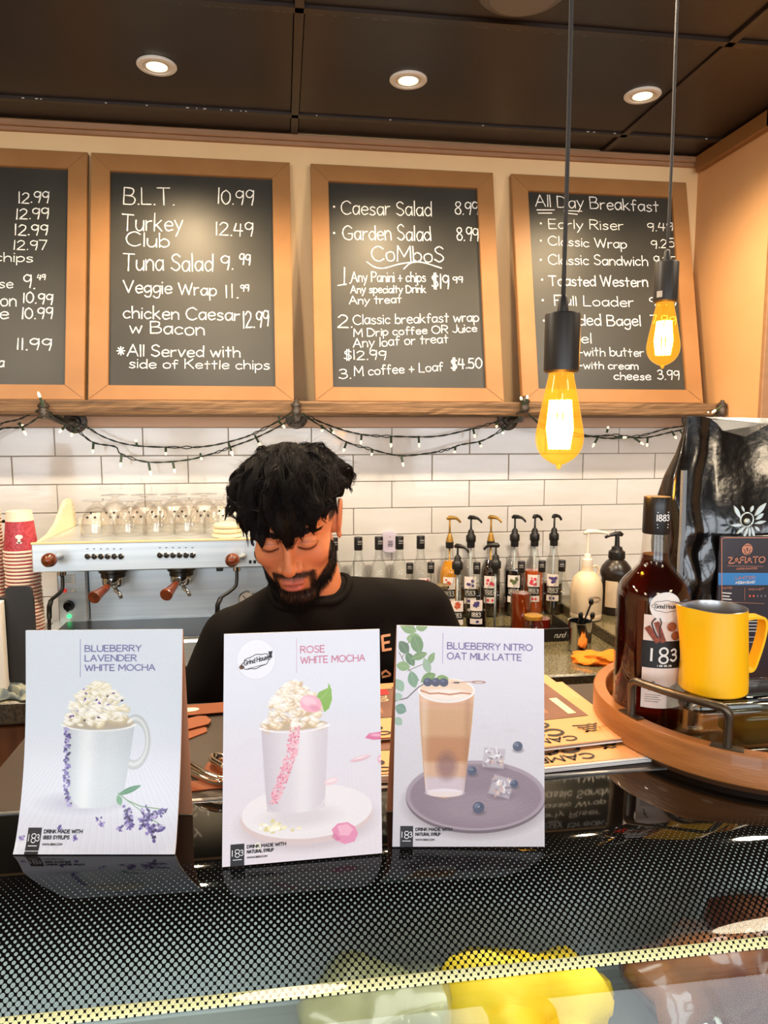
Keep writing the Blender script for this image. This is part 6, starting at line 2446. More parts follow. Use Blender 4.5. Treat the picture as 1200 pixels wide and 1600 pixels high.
for i, p in enumerate(hpts):
    a = hpts[max(0, i - 1)]
    b = hpts[min(len(hpts) - 1, i + 1)]
    d = (b - a).normalized()
    n_ = Vector((d.z, 0, -d.x))
    for (s1, s2) in ((1, -1), (1, 1), (-1, 1), (-1, -1)):
        vs.append(p + n_ * .0016 * s1 + Vector((0, 1, 0)) * .0085 * s2)
for i in range(len(hpts) - 1):
    for k in range(4):
        fs.append((4 * i + k, 4 * i + (k + 1) % 4, 4 * i + 4 + (k + 1) % 4, 4 * i + 4 + k))
fs += [(0, 1, 2, 3), tuple(len(vs) - 4 + k for k in range(4))]
MB().add(vs, fs).build('handle', M_yp, t, smooth=30)

# ---- black foil coffee bag
M_foil = mat('glossy_black_foil', '0c0a09', .2, spec=.6, bump=.35, bscale=34, bdist=.004, coat=.4)
t = thing('coffee_bag', 'tall glossy black foil coffee bag with grey side seam and navy label', 'bag', (.70, 1.0, TF))
YB = 0.995


def bagp(px, py, y):
    q = aty(px, py, y)
    return q


# outline at several heights, picture surveyed on the plane of the bag front, then given real depth
lev = []
z_bot = TF + .001
zs = [z_bot, 1.24, 1.30, 1.36, 1.42, 1.47, 1.515, 1.55, 1.585, 1.615, 1.640]
xl_ = [aty(x, 900, YB).x for x in (1042, 1041, 1040, 1041, 1044, 1047, 1045, 1053, 1067, 1074, 1078)]
xl_[0] = .600
xr_ = [.725, .735] + [aty(1262, 900, YB).x] * 9
dep = [.028, .030, .050, .052, .050, .046, .036, .026, .016, .008, .003]
NX = 44
rs = np.random.RandomState(21)
vs, fs = [], []
NZ = 60
fr = []
for j in range(NZ + 1):
    z = z_bot + (1.640 - z_bot) * j / NZ
    k = max(0, min(len(zs) - 2, int(np.searchsorted(zs, z)) - 1))
    tt = (z - zs[k]) / (zs[k + 1] - zs[k])
    xa = xl_[k] * (1 - tt) + xl_[k + 1] * tt
    xb = xr_[k] * (1 - tt) + xr_[k + 1] * tt
    dd = dep[k] * (1 - tt) + dep[k + 1] * tt
    top = max(0, (z - 1.50) / .14)
    for s_ in range(2 * NX):
        a = 2 * pi * s_ / (2 * NX)
        ca_, sa_ = cos(a), sin(a)
        ex_ = np.sign(ca_) * abs(ca_) ** .35
        ey_ = np.sign(sa_) * abs(sa_) ** .5
        x = (xa + xb) / 2 + (xb - xa) / 2 * ex_
        y = YB + .03 + dd * ey_
        # vertical gusset fold, dents and the V-shaped saddle of the folded top
        u = (x - xa) / (xb - xa)
        wr_ = (.0030 * sin(u * 23 + z * 40) * sin(z * 55 + u * 9) + .003 * sin(u * 11 - z * 70)) * max(.12, 1 - max(0, z - 1.44) / .08)
        y += wr_ * (1 if ey_ < 0 else -1) * (.4 + .6 * min(1, dd / .03))
        if ey_ < 0:
            g = math.exp(-((u - .20) / .05) ** 2) * .012 * (1 - .5 * top) + math.exp(-((u - .62) / .10) ** 2) * .010
            y += g * .6
        zz = z
        if top > 0:
            sad = math.exp(-((u - .40) / .13) ** 2) * .036 + math.exp(-((u - .6) / .2) ** 2) * .014
            zz = z - top * sad
        vs.append((x, y, zz))
M2 = 2 * NX
for j in range(NZ):
    for s_ in range(M2):
        fs.append((j * M2 + s_, j * M2 + (s_ + 1) % M2, (j + 1) * M2 + (s_ + 1) % M2, (j + 1) * M2 + s_))
fs.append(list(range(M2))[::-1])
fs.append([NZ * M2 + s_ for s_ in range(M2)])
MB().add(vs, fs).build('foil_body', M_foil, t, world=True, smooth=50)


def bag_front(u, z):
    """front surface of the bag at fraction u, height z"""
    k = max(0, min(len(zs) - 2, int(np.searchsorted(zs, z)) - 1))
    tt = (z - zs[k]) / (zs[k + 1] - zs[k])
    xa = xl_[k] * (1 - tt) + xl_[k + 1] * tt
    dd = dep[k] * (1 - tt) + dep[k + 1] * tt
    return Vector((xa + u, YB + .03 - dd, z))


# pressed fold line and grey heat-seal ribbon
sm = [aty(x, y, YB - .026) for x, y in ((1071, 735), (1070, 760), (1069, 790), (1068, 830), (1065, 870), (1064, 905))]
sv = []
for q in cr(sm, 5):
    sv += [q + Vector((-.0030, 0, 0)), q + Vector((.0030, 0, 0)), q + Vector((-.0034, .006, 0)), q + Vector((.0034, .006, 0))]
n_ = len(sv) // 4
fs = []
for i in range(n_ - 1):
    a = 4 * i
    fs += [(a, a + 1, a + 5, a + 4), (a, a + 4, a + 6, a + 2), (a + 1, a + 3, a + 7, a + 5)]
MB().add(sv, fs).build('seam_ribbon', mat('grey_blue_seam', '7f8890', .35, bump=.8, bscale=700), t, world=True)
# creased edges of the upper folded part: raised foil pleats
# ornament: embossed silver plant emblem
M_sil = mat('silver_foil_print', 'c3d2d2', .3, metal=.5)
yb = YB - .0315
q0 = aty(1170, 815, yb)
S1 = (aty(1180, 815, yb) - q0).x / 10


def ep(px, py):
    v_ = aty(px, py, yb)
    return (v_.x, v_.z)


m = MB()
fe = lambda a, b: (a, yb - .001, b)


def petal(x0_, y0_, x1_, y1_, w_):
    a, b = ep(x0_, y0_), ep(x1_, y1_)
    d = Vector((b[0] - a[0], b[1] - a[1]))
    n_ = Vector((-d.y, d.x)).normalized() * w_ * S1 * .72
    P1 = []
    for k in range(9):
        t_ = k / 8
        P1.append((a[0] + d.x * t_ + n_.x * sin(pi * t_), a[1] + d.y * t_ + n_.y * sin(pi * t_)))
    for k in range(9):
        t_ = 1 - k / 8
        P1.append((a[0] + d.x * t_ - n_.x * sin(pi * t_), a[1] + d.y * t_ - n_.y * sin(pi * t_)))
    m.prism(P1, yb - .0022, yb, 'y')


for a in ((1156, 810, 1146, 790, 4), (1162, 800, 1158, 790, 2), (1172, 800, 1176, 790, 3), (1178, 806, 1196, 786, 5), (1180, 812, 1192, 802, 4), (1160, 820, 1141, 821, 3), (1164, 822, 1150, 834, 3), (1178, 818, 1196, 814, 3), (1178, 822, 1186, 830, 3), (1168, 822, 1160, 842, 3), (1170, 822, 1170, 842, 2.5), (1173, 822, 1178, 842, 3)):
    petal(*a)
m.build('silver_emblem', M_sil, t, world=True)
m = MB()
c_ = ep(1166, 812)
m.tube([(c_[0] + 10 * S1 * cos(a), yb - .0015, c_[1] + 10 * S1 * sin(a)) for a in [i * pi / 10 for i in range(20)]], .0012, 6, closed=True)
m.sphere((c_[0], yb - .002, c_[1] - .002), (.005, .003, .004), 12, 8)
m.build('emblem_ring', M_sil, t, world=True, smooth=True)
# label
yl = YB - .034
a, b = aty(1126, 838, yl), aty(1262, 1060, yl)
M_navy = mat('navy_label_print', '20222e', .3, col2='2a2a36', nscale=12, coat=.5)
M_cop = mat('copper_label_ink', 'c98468', .4)
lbl = MB().box(a.x, b.x, yl, yl + .004, TF + .002, a.z, .001).build('navy_label', M_navy, t, world=True)
tx_l, tz_t = a.x, a.z


def lp_(px, py, o=.0006):
    v_ = aty(px, py, yl)
    return (v_.x, yl - o, v_.z)


def lrect(name, x0_, y0_, x1_, y1_, m_, o=.0006):
    MB().add([lp_(x0_, y1_, o), lp_(x1_, y1_, o), lp_(x1_, y0_, o), lp_(x0_, y0_, o)], [(0, 1, 2, 3)]).build(name, m_, lbl, world=True, recalc=False)


def lline(name, pts, w_, m_, o=.0008):
    mb_ = MB()
    for st_ in pts:
        q = [aty(x, y, yl) for x, y in st_]
        ribbon(mb_, [(v_.x, v_.z) for v_ in q], w_, lambda a_, b_: (a_, yl - o, b_))
    mb_.build(name, m_, lbl, world=True, recalc=False)


def ltext(s_, x, y, h, m_, w_=.0009, fit=None, o=.0010):
    q = aty(x, y, yl)
    hh = abs(aty(x, y - h, yl).z - q.z)
    fw = (aty(x + fit, y, yl).x - q.x) if fit else None
    mb_ = MB()
    write(mb_, s_, q.x, q.z, hh, w_, lambda a_, b_: (a_, yl - o, b_), fit=fw)
    mb_.build('label_lettering', m_, lbl, world=True, recalc=False)


lrect('blue_band', 1122, 895, 1263, 914, mat('blue_band_ink', '2f7fc0', .35))
lline('copper_frame', [[(1128, 1050), (1127, 842), (1131, 840), (1262, 840)]], .0012, M_cop)
q = aty(1167, 858, yl)
MB().add([(q.x + .0085 * cos(a_), yl - .0008, q.z + .0085 * sin(a_)) for a_ in [k * pi / 12 for k in range(24)]], [list(range(24))]).build('round_emblem', M_cop, lbl, world=True, recalc=False)
lline('emblem_lines', [[(1161, 853), (1164, 851), (1167, 853), (1170, 851), (1173, 853)], [(1161, 858), (1164, 860), (1163, 863), (1167, 866), (1171, 863), (1170, 860), (1173, 858)], [(1166, 856), (1167, 861), (1168, 856)]], .0008, M_navy, .0012)
ltext('ZAFIATO', 1137, 880, 9, M_cop, .0017, 57)
lline('label_rule', [[(1136, 884), (1192, 885)]], .0005, M_cop)
ltext('COFFEE ROASTERS', 1150, 890, 2.6, M_cop, .0005, 32)
ltext('LIMITED', 1149, 905, 4, M_cop, .0007, 30)
ltext('MEDIUM ROAST', 1149, 912, 3.6, M_ink, .0008, 30)
ltext('NOTES', 1129, 920, 2.6, M_cop, .0005, 14)
for k in range(3):
    lline('note_bar', [[(1128, 926 + 4.8 * k), (1142 - 3 * (k == 1), 927 + 4.8 * k)]], .0016, M_ink)
ltext('ROAST', 1169, 922, 2.4, M_cop, .0005, 24)
for k in range(5):
    q = aty(1171 + 6 * k, 931, yl)
    MB().add([(q.x + .0018 * cos(a_), yl - .0009, q.z + .0018 * sin(a_)) for a_ in [i * pi / 6 for i in range(12)]], [list(range(12))]).build('roast_dot', mat('red_dot_ink', 'd2583f', .5) if k < 2 else mat('grey_dot_ink', '6a6466', .5), lbl, world=True, recalc=False)
lline('label_rule', [[(1128, 940), (1194, 943)], [(1163, 918), (1163, 938)]], .0005, M_cop)
mm = []
for k in range(5):
    mm.append([(1165, 966 + 5 * k), (1191 - 2 * (k % 2), 966 + 5 * k)])
lline('fine_print', mm, .0010, M_ink)
lline('fine_print', [[(1166, 995), (1190, 995)], [(1166, 1003), (1186, 1003)]], .0006, M_ink)
# ================================================================== the barista
def evaluated_mesh(mb, voxel, it, fac=.5):
    me = bpy.data.meshes.new('tmp')
    me.from_pydata([tuple(p) for p in mb.v], [], mb.f)
    bm = bmesh.new()
    bm.from_mesh(me)
    bmesh.ops.recalc_face_normals(bm, faces=bm.faces[:])
    bm.to_mesh(me)
    bm.free()
    o = bpy.data.objects.new('tmp', me)
    COL.objects.link(o)
    r = o.modifiers.new('r', 'REMESH')
    r.mode = 'VOXEL'
    r.voxel_size = voxel
    if it:
        s = o.modifiers.new('s', 'SMOOTH')
        s.iterations = it
        s.factor = fac
    dg = bpy.context.evaluated_depsgraph_get()
    ev = o.evaluated_get(dg)
    m2 = ev.to_mesh()
    n = len(m2.vertices)
    co = np.empty(n * 3)
    m2.vertices.foreach_get('co', co)
    fs = [tuple(p.vertices) for p in m2.polygons]
    ev.to_mesh_clear()
    bpy.data.objects.remove(o)
    bpy.data.meshes.remove(me)
    return co.reshape(-1, 3), fs


def ell_mb(mb, c, r, M=None):
    mb.sphere(c, r, 28, 18, M)


def limb(mb, pts, rs, sub=5):
    P_ = [Vector(p) for p in pts]
    q = cr(P_, sub)
    n = len(P_)
    rr = []
    for i in range(len(q)):
        t = i / sub
        k = min(int(t), n - 2)
        f = t - k
        f = f * f * (3 - 2 * f)
        rr.append(rs[k] * (1 - f) + rs[k + 1] * f)
    mb.tube(q, rr, 20)
    mb.sphere(q[0], rr[0], 20, 12)
    mb.sphere(q[-1], rr[-1], 20, 12)


# ---- where the head sits
HP, HYW, HR = radians(18.5), radians(-11), radians(-4.5)
EYE = aty(449, 853, 1.165)
HM3 = Matrix.Rotation(HR, 3, 'Y') @ Matrix.Rotation(HYW, 3, 'Z') @ Matrix.Rotation(HP, 3, 'X')
HO = EYE - HM3 @ Vector((0, -.090, 0))
HMn = np.array(HM3)
HOn = np.array(HO)


def h2w(p):
    return np.asarray(p) @ HMn.T + HOn


# ---- signed distance model of head and face, surface found by marching rays inward
def smin(a, b, k):
    h = np.clip(.5 + .5 * (b - a) / k, 0, 1)
    return b * (1 - h) + a * h - k * h * (1 - h)


def smax(a, b, k):
    return -smin(-a, -b, k)


def sd_ell(p, c, r):
    q = (p - np.array(c)) / np.array(r)
    k0 = np.sqrt((q ** 2).sum(-1))
    k1 = np.sqrt((((p - np.array(c)) / np.array(r) ** 2) ** 2).sum(-1)) + 1e-9
    return k0 * (k0 - 1) / k1


def sd_cap(p, a, b, ra, rb):
    a, b = np.array(a), np.array(b)
    t = np.clip(((p - a) @ (b - a)) / ((b - a) @ (b - a)), 0, 1)
    return np.sqrt(((p - a - t[..., None] * (b - a)) ** 2).sum(-1)) - (ra + (rb - ra) * t)


def head_sdf(p):
    q = p.copy()
    q[..., 0] = np.abs(q[..., 0])
    d = sd_ell(q, (0, .014, .030), (.073, .092, .078))
    d = smin(d, sd_ell(q, (0, -.032, -.018), (.061, .056, .072)), .02)
    d = smin(d, sd_ell(q, (0, -.022, -.070), (.060, .056, .049)), .02)
    d = smin(d, sd_ell(q, (.040, .006, -.066), (.020, .030, .030)), .02)
    d = smin(d, sd_ell(q, (0, -.068, -.106), (.032, .021, .018)), .018)
    d = smin(d, sd_ell(q, (.043, -.055, -.030), (.020, .022, .018)), .018)
    d = smin(d, sd_ell(q, (0, -.066, -.066), (.032, .026, .028)), .014)
    # forehead and brow
    d = smin(d, sd_ell(q, (0, -.045, .040), (.058, .042, .045)), .02)
    d = smin(d, sd_cap(q, (.012, -.084, .013), (.042, -.072, .016), .008, .007), .010)
    # sockets
    d = smax(d, -sd_ell(q, (.0315, -.102, -.001), (.021, .017, .013)), .010)
    # eyeballs under closed lids
    d = smin(d, sd_ell(q, (.0310, -.0745, -.002), (.0158, .0145, .0125)), .004)
    # nose
    d = smin(d, sd_cap(q, (0, -.086, .006), (0, -.108, -.034), .0062, .0088), .010)
    d = smin(d, sd_ell(q, (0, -.1080, -.0385), (.0108, .0100, .0088)), .006)
    d = smin(d, sd_ell(q, (.0138, -.0950, -.0405), (.0076, .0098, .0072)), .005)
    d = smax(d, -sd_ell(q, (.0075, -.1010, -.0480), (.0034, .006, .0035)), .003)
    # lips
    zc = q[..., 2]
    up = sd_ell(q, (.0045, -.0912, -.0668), (.0160, .0085, .0050))
    lo = sd_ell(q, (0, -.0915, -.0772), (.0168, .0095, .0066))
    d = smin(d, up, .004)
    d = smin(d, lo, .004)
    d = smax(d, -sd_cap(q, (0, -.1025, -.0718), (.0185, -.0965, -.0728), .0017, .0010), .0025)
    d = smax(d, -sd_ell(q, (0, -.0955, -.0580), (.0024, .0035, .005)), .004)
    d = smax(d, -sd_ell(q, (0, -.0925, -.0890), (.014, .006, .004)), .006)
    return d


NU, NV_ = 280, 230
th = np.linspace(0, 2 * np.pi, NU, endpoint=False)
ph = np.linspace(0.02, np.pi - 0.02, NV_)
# more rows over the face
TT, PP = np.meshgrid(th, ph)
dirs = np.stack([np.sin(PP) * np.sin(TT), -np.sin(PP) * np.cos(TT), np.cos(PP)], -1)
c0 = np.array([0, -.010, -.015])
rad = np.full(TT.shape, .20)
for it in range(70):
    dd = head_sdf(c0 + dirs * rad[..., None])
    rad = rad - dd * .75
HV = (c0 + dirs * rad[..., None]).reshape(-1, 3)
hf = []
for j in range(NV_ - 1):
    for k in range(NU):
        a = j * NU + k
        b = j * NU + (k + 1) % NU
        hf.append((a, a + NU, b + NU, b))
hf.append(tuple(range(NU)))
hf.append(tuple((NV_ - 1) * NU + k for k in range(NU))[::-1])

# ears
ear_v, ear_f = [], []


def ear(side):
    mb = MB()
    c = Vector((side * .0665, .010, -.006))
    rim = []
    for k in range(22):
        a = radians(-70) + radians(300) * k / 21
        ry, rz_ = .0165, .030
        y = ry * cos(a) * (1 if rz_ else 1)
        z = rz_ * sin(a)
        rim.append(c + Vector((side * (.010 + .004 * sin(a)), y + .004, z + .002)))
    mb.tube(rim, [.0028 + .0012 * sin(pi * k / 21) for k in range(22)], 10)
    inner = [c + Vector((side * .006, .0105 * cos(a) + .002, .018 * sin(a) + .002)) for a in [radians(-40 + 200 * k / 10) for k in range(11)]]
    mb.tube(inner, .0026, 8)
    mb.sphere(c + Vector((side * .002, .004, .000)), (.0075, .0165, .028), 18, 12)
    mb.sphere(c + Vector((side * -.004, .000, -.004)), (.010, .014, .022), 18, 12)
    mb.sphere(c + Vector((side * .006, -.003, -.026)), (.0045, .008, .010), 14, 10)
    mb.sphere(c + Vector((side * .004, -.0085, -.002)), (.004, .004, .006), 12, 8)
    return mb


# ---- body: neck, torso, arms, hands (world coordinates)
NB = aty(484, 912, 1.275)
NB.z -= .008
SHR = aty(655, 958, 1.295)
SHL = aty(368, 1002, 1.285)
mid = (SHR + SHL) / 2
PEL = Vector((mid.x - .01, 1.36, .93))
skin = MB()
nt_ = HO + HM3 @ Vector((0, .022, -.045))
limb(skin, [NB + Vector((0.0, .03, -.08)), NB + Vector((0, .012, -.01)), (NB * .45 + nt_ * .55), nt_], [.058, .060, .057, .058])
limb(skin, [SHL, mid + Vector((0, 0, -.01)), SHR], [.050, .062, .050])
limb(skin, [NB + Vector((.0, .03, -.08)), mid + Vector((0, 0.02, -.12)), PEL], [.060, .110, .120])
CTZ = CT
ELR = Vector((SHR.x + .045, 1.29, 1.03))
ELL = Vector((SHL.x - .045, 1.29, 1.02))
CTZ = 1.05
WRR = Vector((.225, 1.145, CTZ + .046))
WRL = Vector((-.105, 1.145, CTZ + .040))
limb(skin, [SHR, (SHR + ELR) / 2 + Vector((.014, .0, 0)), ELR], [.048, .044, .036])
limb(skin, [SHL, (SHL + ELL) / 2 + Vector((-.014, .0, 0)), ELL], [.048, .044, .036])
limb(skin, [ELR, (ELR + WRR) / 2 + Vector((.008, 0.01, .004)), WRR], [.037, .036, .026])
limb(skin, [ELL, (ELL + WRL) / 2 + Vector((-.008, 0.01, .004)), WRL], [.037, .036, .026])
hands = MB()


def hand(W, f, side, lay):
    """W wrist, f forward direction in plan, lay = height of the surface under the hand; thumb toward the body's middle"""
    f = Vector(f).normalized()
    s = Vector((f.y, -f.x, 0)) * side      # towards the little finger
    z = lay
    palm0 = Vector((W.x, W.y, W.z))
    kn = []
    base = palm0 + f * .085
    base.z = z + .026
    for k, (lat, fw) in enumerate(((-.029, .000), (-.010, .006), (.010, .003), (.028, -.006))):
        kn.append(base + s * lat + f * fw)
    for k, q in enumerate(kn):
        w0 = palm0 + s * (-.014 + .0095 * k)
        hands.tube([w0, (w0 + q) / 2 + Vector((0, 0, .004)), q], [.016, .0155, .0115], 14)
        hands.sphere(q, .0112, 12, 8)
    ln = (.066, .076, .071, .056)
    for k, q in enumerate(kn):
        L_ = ln[k]
        fan = s * (-.10 + .075 * k)
        d = (f + fan).normalized()
        p1 = q + d * L_ * .42 + Vector((0, 0, .004 - .001 * k))
        p2 = q + d * L_ * .74 + Vector((0, 0, -.006))
        p3 = q + d * L_ * .98
        p3.z = z + .0095
        hands.tube([q, p1, p2, p3], [.0100, .0090, .0084, .0072], 12)
        for c, r in ((p1, .0092), (p2, .0084), (p3, .0073)):
            hands.sphere(c, r, 12, 8)
    t0 = palm0 + f * .022 - s * .020 + Vector((0, 0, -.006))
    t1 = t0 + f * .026 - s * .018 + Vector((0, 0, -.004))
    t2 = t1 + f * .026 - s * .012
    t2.z = z + .014
    t3 = t2 + f * .024 - s * .003
    t3.z = z + .010
    hands.tube([palm0, t0, t1, t2, t3], [.017, .0165, .0130, .0108, .0085], 14)
    for c, r in ((t1, .013), (t2, .0108), (t3, .0086)):
        hands.sphere(c, r, 12, 8)
    hands.sphere(palm0, (.026, .022, .018), 16, 10)


hand(WRR, (-.62, -.78, 0), 1, CTZ)
hand(WRL, (.55, -.85, 0), -1, CTZ)
skin.add(hands.v, hands.f)
bv, bf = evaluated_mesh(skin, .0042, 6, .5)
e_all = MB()
for sd in (-1, 1):
    m = ear(sd)
    e_all.add(m.v, m.f)
ev_, ef_ = evaluated_mesh(e_all, .0013, 3, .5)
person = thing('person', 'dark-haired bearded man in a black t-shirt looking down behind the counter', 'person', (PEL.x, 1.36, 0.0))
V = np.concatenate([bv, h2w(HV), h2w(ev_)])
nb, nh = len(bv), len(HV)
F = [tuple(f) for f in bf] + [tuple(i + nb for i in f) for f in hf] + [tuple(i + nb + nh for i in f) for f in ef_]
me = bpy.data.meshes.new('body')
off = np.array(person.location)
me.from_pydata([tuple(v) for v in (V - off)], [], F)
# own skin colours, plus painted shade in creases and nostrils: lips, shaved shadow under the beard, lids, brows, nails
x, y, z = HV[:, 0], HV[:, 1], HV[:, 2]
ax = np.abs(x)
front = y < -.02
base = np.array(s2l('cd8157'))
colr = np.tile(base, (len(HV), 1))
nz = np.sin(x * 310 + 1) * np.sin(z * 270) * np.sin(y * 290 + 2)
colr *= (1 + .03 * nz)[:, None]


def mixc(m, c):
    colr[:] = colr * (1 - m[:, None]) + np.array(s2l(c)) * m[:, None]


def gs(v, c, w):
    return np.exp(-((v - c) / w) ** 2)


# cheeks, nose tip a little redder
mixc(.30 * gs(ax, .038, .018) * gs(z, -.032, .018) * front, 'c9704f')
mixc(.30 * gs(ax, 0, .014) * gs(z, -.038, .010) * front, 'c46a48')
mixc(.45 * gs(ax, .030, .017) * gs(z, -.013, .008) * front, '9c5f45')
mixc(.30 * gs(ax, .030, .015) * gs(z, .004, .005) * front, 'a86a4c')
# lash line: the dark closed edge of each lid
lz = -.0095 + .0045 * ((ax - .031) / .016) ** 2
mixc(np.clip(1.15 - np.abs(z - lz) / .0016, 0, 1) * (np.abs(ax - .031) < .0165) * front * .8, '3a2018')
# crease above, its shade painted into the skin
lz2 = .0035 - .004 * ((ax - .031) / .017) ** 2
mixc(.5 * np.clip(1.1 - np.abs(z - lz2) / .0012, 0, 1) * (np.abs(ax - .031) < .017) * front, '7d4a35')
# brows
bz = .0185 + .0035 * gs(ax, .038, .012) - .0045 * np.clip((ax - .042) / .012, 0, 1)
bw = .0040 * np.clip((ax - .010) / .006, 0, 1) * np.clip((.055 - ax) / .020, 0, 1) + .0005
mixc(.80 * np.clip((bw - np.abs(z - bz)) / .0015 + .5, 0, 1) * (ax > .010) * (ax < .054) * front, '2b1a14')
# lips
lip = (sd_ell(np.stack([ax, y, z], 1), (.0045, -.0915, -.0667), (.0172, .013, .0053)) < .0004) | (sd_ell(np.stack([ax, y, z], 1), (0, -.092, -.0772), (.0176, .013, .0069)) < .0004)
mixc(.80 * lip, 'b8605a')
mixc(.8 * np.clip(1.1 - np.abs(z + .0720) / .0010, 0, 1) * (ax < .0175) * front, '6b2a28')  # shade of the mouth line, painted in
mixc(.9 * (((ax - .0075) ** 2 + (z + .0475) ** 2) < .0030 ** 2) * (y < -.09), '4a2318')  # nostril shade painted into the skin colour


# beard areas as a field 0..1
def beard_field(x, y, z):
    ax = np.abs(x)
    zl = np.where(ax < .026, -.0865, -.0865 + (ax - .026) * 1.0)
    zl = np.where(ax > .056, -.0565 + (ax - .056) * 5.0, zl)
    jaw = np.clip((zl - z) / .007 + .5, 0, 1)
    side = np.clip((.034 - y) / .01, 0, 1)
    mus = np.clip(1.5 - np.abs(z + .0560 + .16 * np.maximum(ax - .010, 0)) / .0056, 0, 1) * (ax < .034)
    cor = np.clip(1.4 - np.abs(ax - .0310) / .0060, 0, 1) * (z < -.056) * (z > -.095)
    soul = np.clip(1.4 - ax / .008, 0, 1) * (z < -.086) * (z > -.096)
    return np.clip(np.maximum.reduce([jaw * side, 1.0 * mus * (y < -.05), cor * (y < -.04), soul * (y < -.05)]), 0, 1)


B_ = beard_field(x, y, z)
mixc(.93 * B_, '120b09')
# skull under the hair
mixc(np.clip((z - .030) / .006, 0, 1) * .9, '1a1210')
mixc(np.clip((ax - .060) / .006, 0, 1) * np.clip((z - .006 - (y + .03) * -.1) / .006, 0, 1) * (y > -.035), '241814')
col = np.ones((len(V), 4), np.float32)
col[:, :3] = base
col[nb:nb + nh, :3] = np.clip(colr, 0, 1)
col[nb + nh:, :3] = np.array(s2l('cc8058'))
ca_ = me.color_attributes.new('skin_tone', 'FLOAT_COLOR', 'POINT')
ca_.data.foreach_set('color', col.ravel())
M_skin = mat('human_skin', 'cd8157', .46, spec=.4, sss=.10, bump=.12, bscale=900, bdist=.0004)
_b = M_skin.node_tree.nodes['Principled BSDF']
_a = M_skin.node_tree.nodes.new('ShaderNodeAttribute')
_a.attribute_name = 'skin_tone'
M_skin.node_tree.links.new(_a.outputs['Color'], _b.inputs['Base Color'])
me.materials.append(M_skin)
me.shade_smooth()
o = bpy.data.objects.new('body', me)
COL.objects.link(o)
o.parent = person

# ---- t-shirt
sh = MB()
limb(sh, [SHL + Vector((0.004, .004, .004)), mid + Vector((0, .006, .004)), SHR + Vector((-.004, .004, .004))], [.060, .084, .060])
# trapezius slopes towards the neck
limb(sh, [SHR + Vector((-.01, .006, .0)), NB + Vector((.052, .024, -.040))], [.062, .058])
limb(sh, [SHL + Vector((.01, .006, .0)), NB + Vector((-.050, .024, -.050))], [.060, .058])
limb(sh, [NB + Vector((.0, .02, -.080)), mid + Vector((0, .015, -.13)), PEL + Vector((0, 0, .03)), PEL + Vector((0, 0, -.06))], [.100, .150, .152, .150])
limb(sh, [mid + Vector((-.085, .0, -.07)), PEL + Vector((-.06, 0, 0))], [.100, .105])
limb(sh, [mid + Vector((.085, .0, -.07)), PEL + Vector((.06, 0, 0))], [.100, .105])
E1 = SHR * .16 + ELR * .84
E2 = SHL * .16 + ELL * .84
limb(sh, [SHR, (SHR + E1) / 2 + Vector((.016, 0, 0)), E1], [.064, .066, .066])
limb(sh, [SHL, (SHL + E2) / 2 + Vector((-.016, 0, 0)), E2], [.064, .066, .066])
tv, tf = evaluated_mesh(sh, .0085, 10, .6)
# soft folds
for a in range(len(tv)):
    px_, py_, pz_ = tv[a]
    f_ = .0035 * sin(px_ * 34 + pz_ * 21) * sin(pz_ * 17 - px_ * 9 + 1) + .0028 * sin(px_ * 60 - pz_ * 44)
    tv[a][1] -= f_ * (1 if py_ < 1.3 else -1)
me = bpy.data.meshes.new('t_shirt')
me.from_pydata([tuple(v) for v in (tv - off)], [], tf)
M_tee = mat('black_cotton', '0b0807', .85, col2='100c0b', nscale=8, bump=.25, bscale=900, spec=.12)
me.materials.append(M_tee)
me.shade_smooth()
tee = bpy.data.objects.new('t_shirt', me)
COL.objects.link(tee)
tee.parent = person
# collar rib following neck base
from mathutils.bvhtree import BVHTree
bvh = BVHTree.FromPolygons([tuple(v) for v in tv], [tuple(f) for f in tf])
rib = []
for k in range(40):
    a = 2 * pi * k / 40
    q = NB + Vector((.071 * cos(a), .064 * sin(a) + .006, 0))
    hit = bvh.ray_cast(q + Vector((0, -.0, .30)), Vector((0, 0, -1)))
    zz = hit[0].z if hit[0] else NB.z - .05
    rib.append(Vector((q.x, q.y, zz)))
zs_ = [p.z for p in rib]
for _ in range(4):
    zs_ = [(zs_[i - 1] + zs_[i] * 2 + zs_[(i + 1) % 40]) / 4 for i in range(40)]
for p_, z_ in zip(rib, zs_):
    p_.z = z_ + .001
MB().tube(rib, .0062, 10, closed=True).build('collar_rib', M_tee, tee, world=True, smooth=True)
# printed letter E on the chest
M_pr = mat('peach_shirt_print', 'e2a67c', .7)


def chest(px, py):
    d = Vector(ray(px, py)).normalized()
    h = bvh.ray_cast(Vector((0, 0, CZ)), d)
    return (h[0] - d * .0012) if h[0] else aty(px, py, 1.2)


for nm, quads in (('printed_letter_e', [((595, 993), (599, 992), (601, 1018), (597, 1018)), ((597, 992), (610, 990), (610, 994), (598, 996)), ((598, 1003), (609, 1001), (609, 1005), (598, 1007)), ((599, 1014), (612, 1012), (612, 1016), (600, 1018))]),
                  ('printed_shape', [((596, 1050), (603, 1046), (603, 1049), (596, 1056)), ((603, 1046), (611, 1052), (611, 1056), (603, 1050)), ((597, 1056), (610, 1054), (610, 1057), (597, 1060))])):
    m = MB()
    for qd in quads:
        m.add([chest(*p_) for p_ in qd], [(0, 1, 2, 3)])
    m.build(nm, M_pr, tee, world=True, recalc=False)

